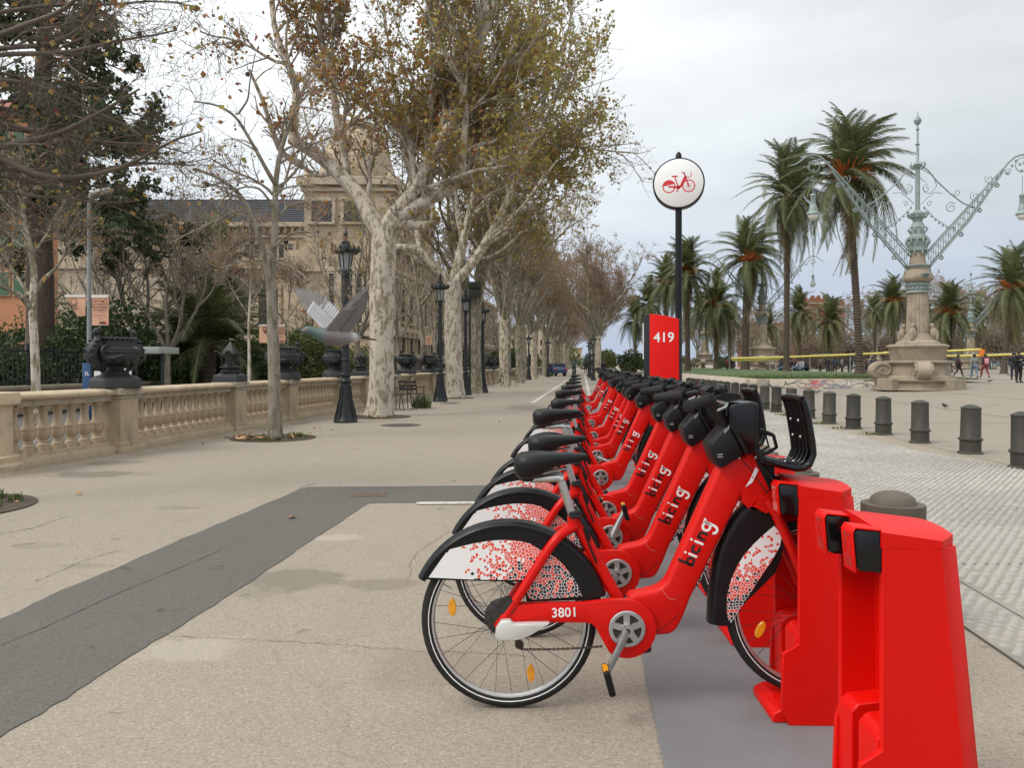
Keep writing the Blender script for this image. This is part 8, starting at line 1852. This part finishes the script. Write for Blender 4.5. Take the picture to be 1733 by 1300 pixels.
for i, (px, Y, rz, c, lb) in enumerate(((1320, 61, .9, NAVY, 'leftmost person sitting on the grass, in navy jacket'), (1330, 61.8, .2, (.12, .03, .05), 'person in maroon top sitting second from left on the grass'), (1338, 60.5, -.4, BLK, 'person in black sitting in the middle of the group on the grass'), (1347, 61.8, .4, BLK, 'person in black sitting fourth from left on the grass'), (1356, 60.8, -.8, (.3, .31, .34), 'person in pale grey jacket sitting on the grass near the right of the group'), (1365, 61.5, -1.2, BLK, 'rightmost person sitting on the grass, in black'))): person(px, 630, Y, 'sit', rz, c, BLK if i % 2 else JEAN, BLK, lb, G1, 1.05)
G2 = 'people standing behind the mesh fence'
for i, (px, Y, rz, c, tr, lb) in enumerate(((1388, 73, .2, (.12, .09, .08), BLK, 'leftmost person standing behind the fence, in brown'), (1401, 74, -.5, BLK, NAVY, 'person in black standing second from left behind the fence'), (1413, 73, 2.6, NAVY, BLK, 'person in navy standing third behind the fence'), (1425, 73.5, .9, GRY, BLK, 'person in grey coat standing fourth behind the fence'), (1438, 75, -.2, BLK, BLK, 'person in black standing left of the tall leaning palm'), (1466, 73, .4, (.1, .05, .04), BLK, 'person in brown just right of the leaning palm trunk'), (1476, 74, 2, NAVY, JEAN, 'person in navy left of the big lamp pedestal'), (1230, 78, 1, (.25, .05, .05), BLK, 'person in red behind the fence left of the second lamp'), (1240, 79, 0, BLK, NAVY, 'person in black behind the fence left of the second lamp'))): person(px, 634, Y, 'stand', rz, c, tr, BLK, lb, G2, .98, z=.3)
person(307, 640, 30, 'sit', 1.0, (.45, .015, .02), BLK, (.5, .48, .45), 'person in bright red with pale hat beyond the balustrade near the dwarf palm', None, 1.0, z=0.0)
person(1021, 637, 85, 'stand', .4, BLK, BLK, BLK, 'person in black far away right of the leaning plane tree'); person(991, 632, 120, 'walk', .1, BLK, NAVY, BLK, 'tiny distant person walking at the end of the promenade')
# cyclist riding towards the camera
gq = G(971, 639.5); t = person(971, 639.5, gq.y, 'ride', .12, (.02, .08, .11), (.03, .04, .05), BLK, 'person in teal jacket riding a bicycle towards the camera far down the promenade', None, 1.05, z=0.02)
t = thing('bicycle', 'dark bicycle ridden by the far person in teal', 'bicycle', (gq.x, gq.y, 0), .12); mb = MB()
for yy, nm in ((.45, 'rear_wheel'), (-.65, 'front_wheel')):
    MB().tube([(0, yy + .33 * math.cos(a), .34 + .33 * math.sin(a)) for a in [2 * math.pi * k / 20 for k in range(21)]], .02, 6, cap=False).build(nm, MT['rubber'], t)
mb = MB(); mb.tube([(0, .45, .34), (0, -.05, .3), (0, -.5, .8), (0, -.65, .34)], .02, 6); mb.tube([(0, -.05, .3), (0, .12, .85)], .02, 6); mb.tube([(0, .1, .8), (0, -.5, .8), (0, -.52, 1.02)], .02, 6); mb.tube([(-.28, -.6, 1.05), (0, -.52, 1.04), (.28, -.6, 1.05)], .016, 6); mb.build('frame', MT['blackp'], t)
mb = MB(); mb.box((0, .14, .9), (.14, .26, .06)); mb.build('saddle', MT['saddle'], t, bevel=.02)

# ---------------------------------------------------------------- pigeons
MT['pigeon'] = M('pigeon_grey', (.17, .165, .165), .7, 0, .25, 40); 
m, t_, b = newmat('pigeon_body'); cc = nd(t_, 'ShaderNodeTexCoord'); sp = nd(t_, 'ShaderNodeSeparateXYZ'); lk(t_, cc.outputs['Object'], sp.inputs[0])
c = ramp(t_, sp.outputs['X'], [(0.0, (.04, .04, .045)), (.02, (.05, .05, .055))]); mr = nd(t_, 'ShaderNodeMapRange'); mr.inputs[1].default_value = -.17; mr.inputs[2].default_value = .17; lk(t_, sp.outputs['X'], mr.inputs[0])
c = ramp(t_, mr.outputs[0], [(0, (.12, .125, .135)), (.22, (.045, .1, .085)), (.32, (.07, .1, .1)), (.45, (.12, .1, .1)), (.75, (.2, .185, .18)), (.85, (.55, .54, .53)), (1, (.5, .5, .5))]); lk(t_, c, b.inputs['Base Color']); b.inputs['Roughness'].default_value = .6; MT['pigeon_body'] = m
MT['feather_pale'] = M('pale_feathers', (.38, .37, .38), .7, 0, .12, 30); MT['feather_grey'] = M('grey_feathers', (.155, .14, .132), .7, 0, .2, 30); MT['feather_dark'] = M('dark_feathers', (.03, .03, .035), .6, 0, .2, 30)
def bird_body(): 
    mb = MB(); secs = [(-.165, .0, .004), (-.155, .0, .012), (-.14, .004, .021), (-.12, .004, .0235), (-.1, -.002, .024), (-.075, -.008, .033), (-.03, -.014, .046), (.02, -.014, .047), (.07, -.008, .036), (.11, -.002, .022), (.14, .0, .012)]
    n = 14; vs = [(x, r * 1.05 * math.cos(2 * math.pi * j / n), z + r * math.sin(2 * math.pi * j / n)) for x, z, r in secs for j in range(n)]; k = len(secs)
    mb.add(vs, [(i * n + j, i * n + (j + 1) % n, (i + 1) * n + (j + 1) % n, (i + 1) * n + j)[::-1] for i in range(k - 1) for j in range(n)] + [tuple(range(n)), tuple((k - 1) * n + j for j in range(n))[::-1]]); return mb.mesh('body', MT['pigeon_body'], 70)
def feather(mb, p, d, L, w_, nrm, m=0):
    d = d.normalized(); s_ = d.cross(nrm).normalized(); ol = [(0, .3), (.2, .5), (.6, .55), (.88, .4), (1, .05)]
    vs = [p + d * L * a + s_ * w_ * b_ + nrm * .002 for a, b_ in ol] + [p + d * L * a - s_ * w_ * b_ * .8 - nrm * .002 for a, b_ in ol[::-1]]
    mb.add(vs, [tuple(range(10))], m); vs2 = [v - nrm * .0012 for v in vs]; mb.add(vs2, [tuple(range(9, -1, -1))], m)
t = thing('flying_pigeon', 'grey pigeon in flight with raised wings before the lamp post', 'pigeon', P(565, 566, 3.9), 0); t.rotation_euler = (0, math.radians(7), math.radians(6))
B_ = link('body', bird_body(), t)
mb = MB(); mb.lathe([(.001, -.192), (.004, -.175), (.0065, -.158)], 8, (0, 0, .0), axis='x'); mb.build('beak', MT['feather_dark'], B_)
mb = MB()
for s_ in (-1, 1): mb.ball((-.143, s_ * .0195, .008), .0042, 8, 5)
mb.build('eye', M('pigeon_eye', (.5, .12, .02), .2), B_)
mb = MB()
for k in range(-4, 5): feather(mb, Vector((.11, k * .0035, .002)), Vector((1, k * .05, -.02)), .105, .016, Vector((0, .05 * k, 1)).normalized())
mb.build('tail', MT['feather_dark'], t)
mb = MB()
for k in range(-2, 3): feather(mb, Vector((.10, k * .005, .014)), Vector((1, k * .04, -.06)), .06, .016, Vector((0, 0, 1)))
mb.build('rump', MT['feather_pale'], t)
def wing(name, root, tipd, back, nrm, mats, spread):
    # arm from the shoulder to the wrist, then primaries fanning from the hand, secondaries along the arm, coverts over both
    root = Vector(root); tipd = Vector(tipd).normalized(); back = Vector(back).normalized(); nrm = Vector(nrm).normalized(); w_ = link(name, MB().tube([root, root + tipd * .09, root + tipd * .15], [.012, .010, .006], 8, sq=.6).mesh(name, mats[0], 60), t)
    wrist = root + tipd * .13
    for k in range(10):
        f_ = k / 9; d = (tipd * (.25 + .95 * f_) + back * (1.0 - .78 * f_)).normalized(); mb = MB(); feather(mb, wrist - tipd * .03 * (1 - f_), d, .125 + .055 * f_, .027, (nrm + back * .03 * k).normalized()); mb.build('feather', mats[1], w_, ang=0)
    for k in range(9):
        f_ = k / 8; mb = MB(); feather(mb, root + tipd * (.12 * f_), (back + tipd * .16 * f_).normalized(), .12, .03, nrm); mb.build('feather', mats[2], w_, ang=0)
    mb = MB()
    for k in range(12):
        f_ = k / 11; feather(mb, root + tipd * (.14 * f_) - back * .008 + nrm * .004, (back + tipd * (.1 + .3 * f_)), .075, .02, nrm)
        feather(mb, root + tipd * (.14 * f_) - back * .01 + nrm * .006, (back + tipd * (.1 + .3 * f_)), .045, .018, nrm)
        feather(mb, root + tipd * (.14 * f_) - back * .008 - nrm * .004, (back + tipd * (.1 + .3 * f_)), .075, .02, nrm)
    mb.build('coverts', mats[0], w_, ang=0)
wing('wing', (-.045, .03, .02), (-.8, .4, .62), (.6, .1, .75), (-.2, -.85, .25), (MT['feather_pale'], MT['feather_grey'], MT['feather_pale']), 1)
wing('wing', (-.03, -.03, .015), (.55, -.25, .85), (.98, .05, .12), (-.2, .9, .15), (MT['feather_grey'], MT['feather_grey'], MT['feather_grey']), 1)
def ground_pigeon(px, py, rz, label):
    g = G(px, py); t = thing('pigeon', label, 'pigeon', g, rz, 'pigeons on the plaza'); b_ = link('body', ME_B, t, (0, 0, .125)); b_.rotation_euler = (0, .3, 0)
    mb = MB(); 
    for s_ in (-1, 1): mb.tube([(.01, s_ * .02, .1), (.0, s_ * .02, .005), (-.03, s_ * .025, .004)], [.006, .004, .003], 5)
    mb.build('legs', MT['amber'], t)
    for s_ in (-1, 1):
        mb = MB(); feather(mb, Vector((-.06, s_ * .046, .15)), Vector((1, s_ * -.1, -.28)), .2, .05, Vector((0, s_, .3)).normalized()); mb.build('wing', MT['feather_grey'], t, ang=0)
    mb = MB()
    for k in range(-2, 3): feather(mb, Vector((.1, k * .004, .09)), Vector((1, k * .05, -.3)), .09, .016, Vector((0, 0, 1)))
    mb.build('tail', MT['feather_dark'], t)
ME_B = bird_body()
ground_pigeon(1599, 693, .6, 'pigeon standing on the plaza between the first and second bollards'); ground_pigeon(1383, 668, 3.3, 'dark pigeon on the plaza above the bollards left of the lamp pedestal'); ground_pigeon(1675, 648, 2.4, 'pigeon on the pale plaza paving right of the lamp pedestal')
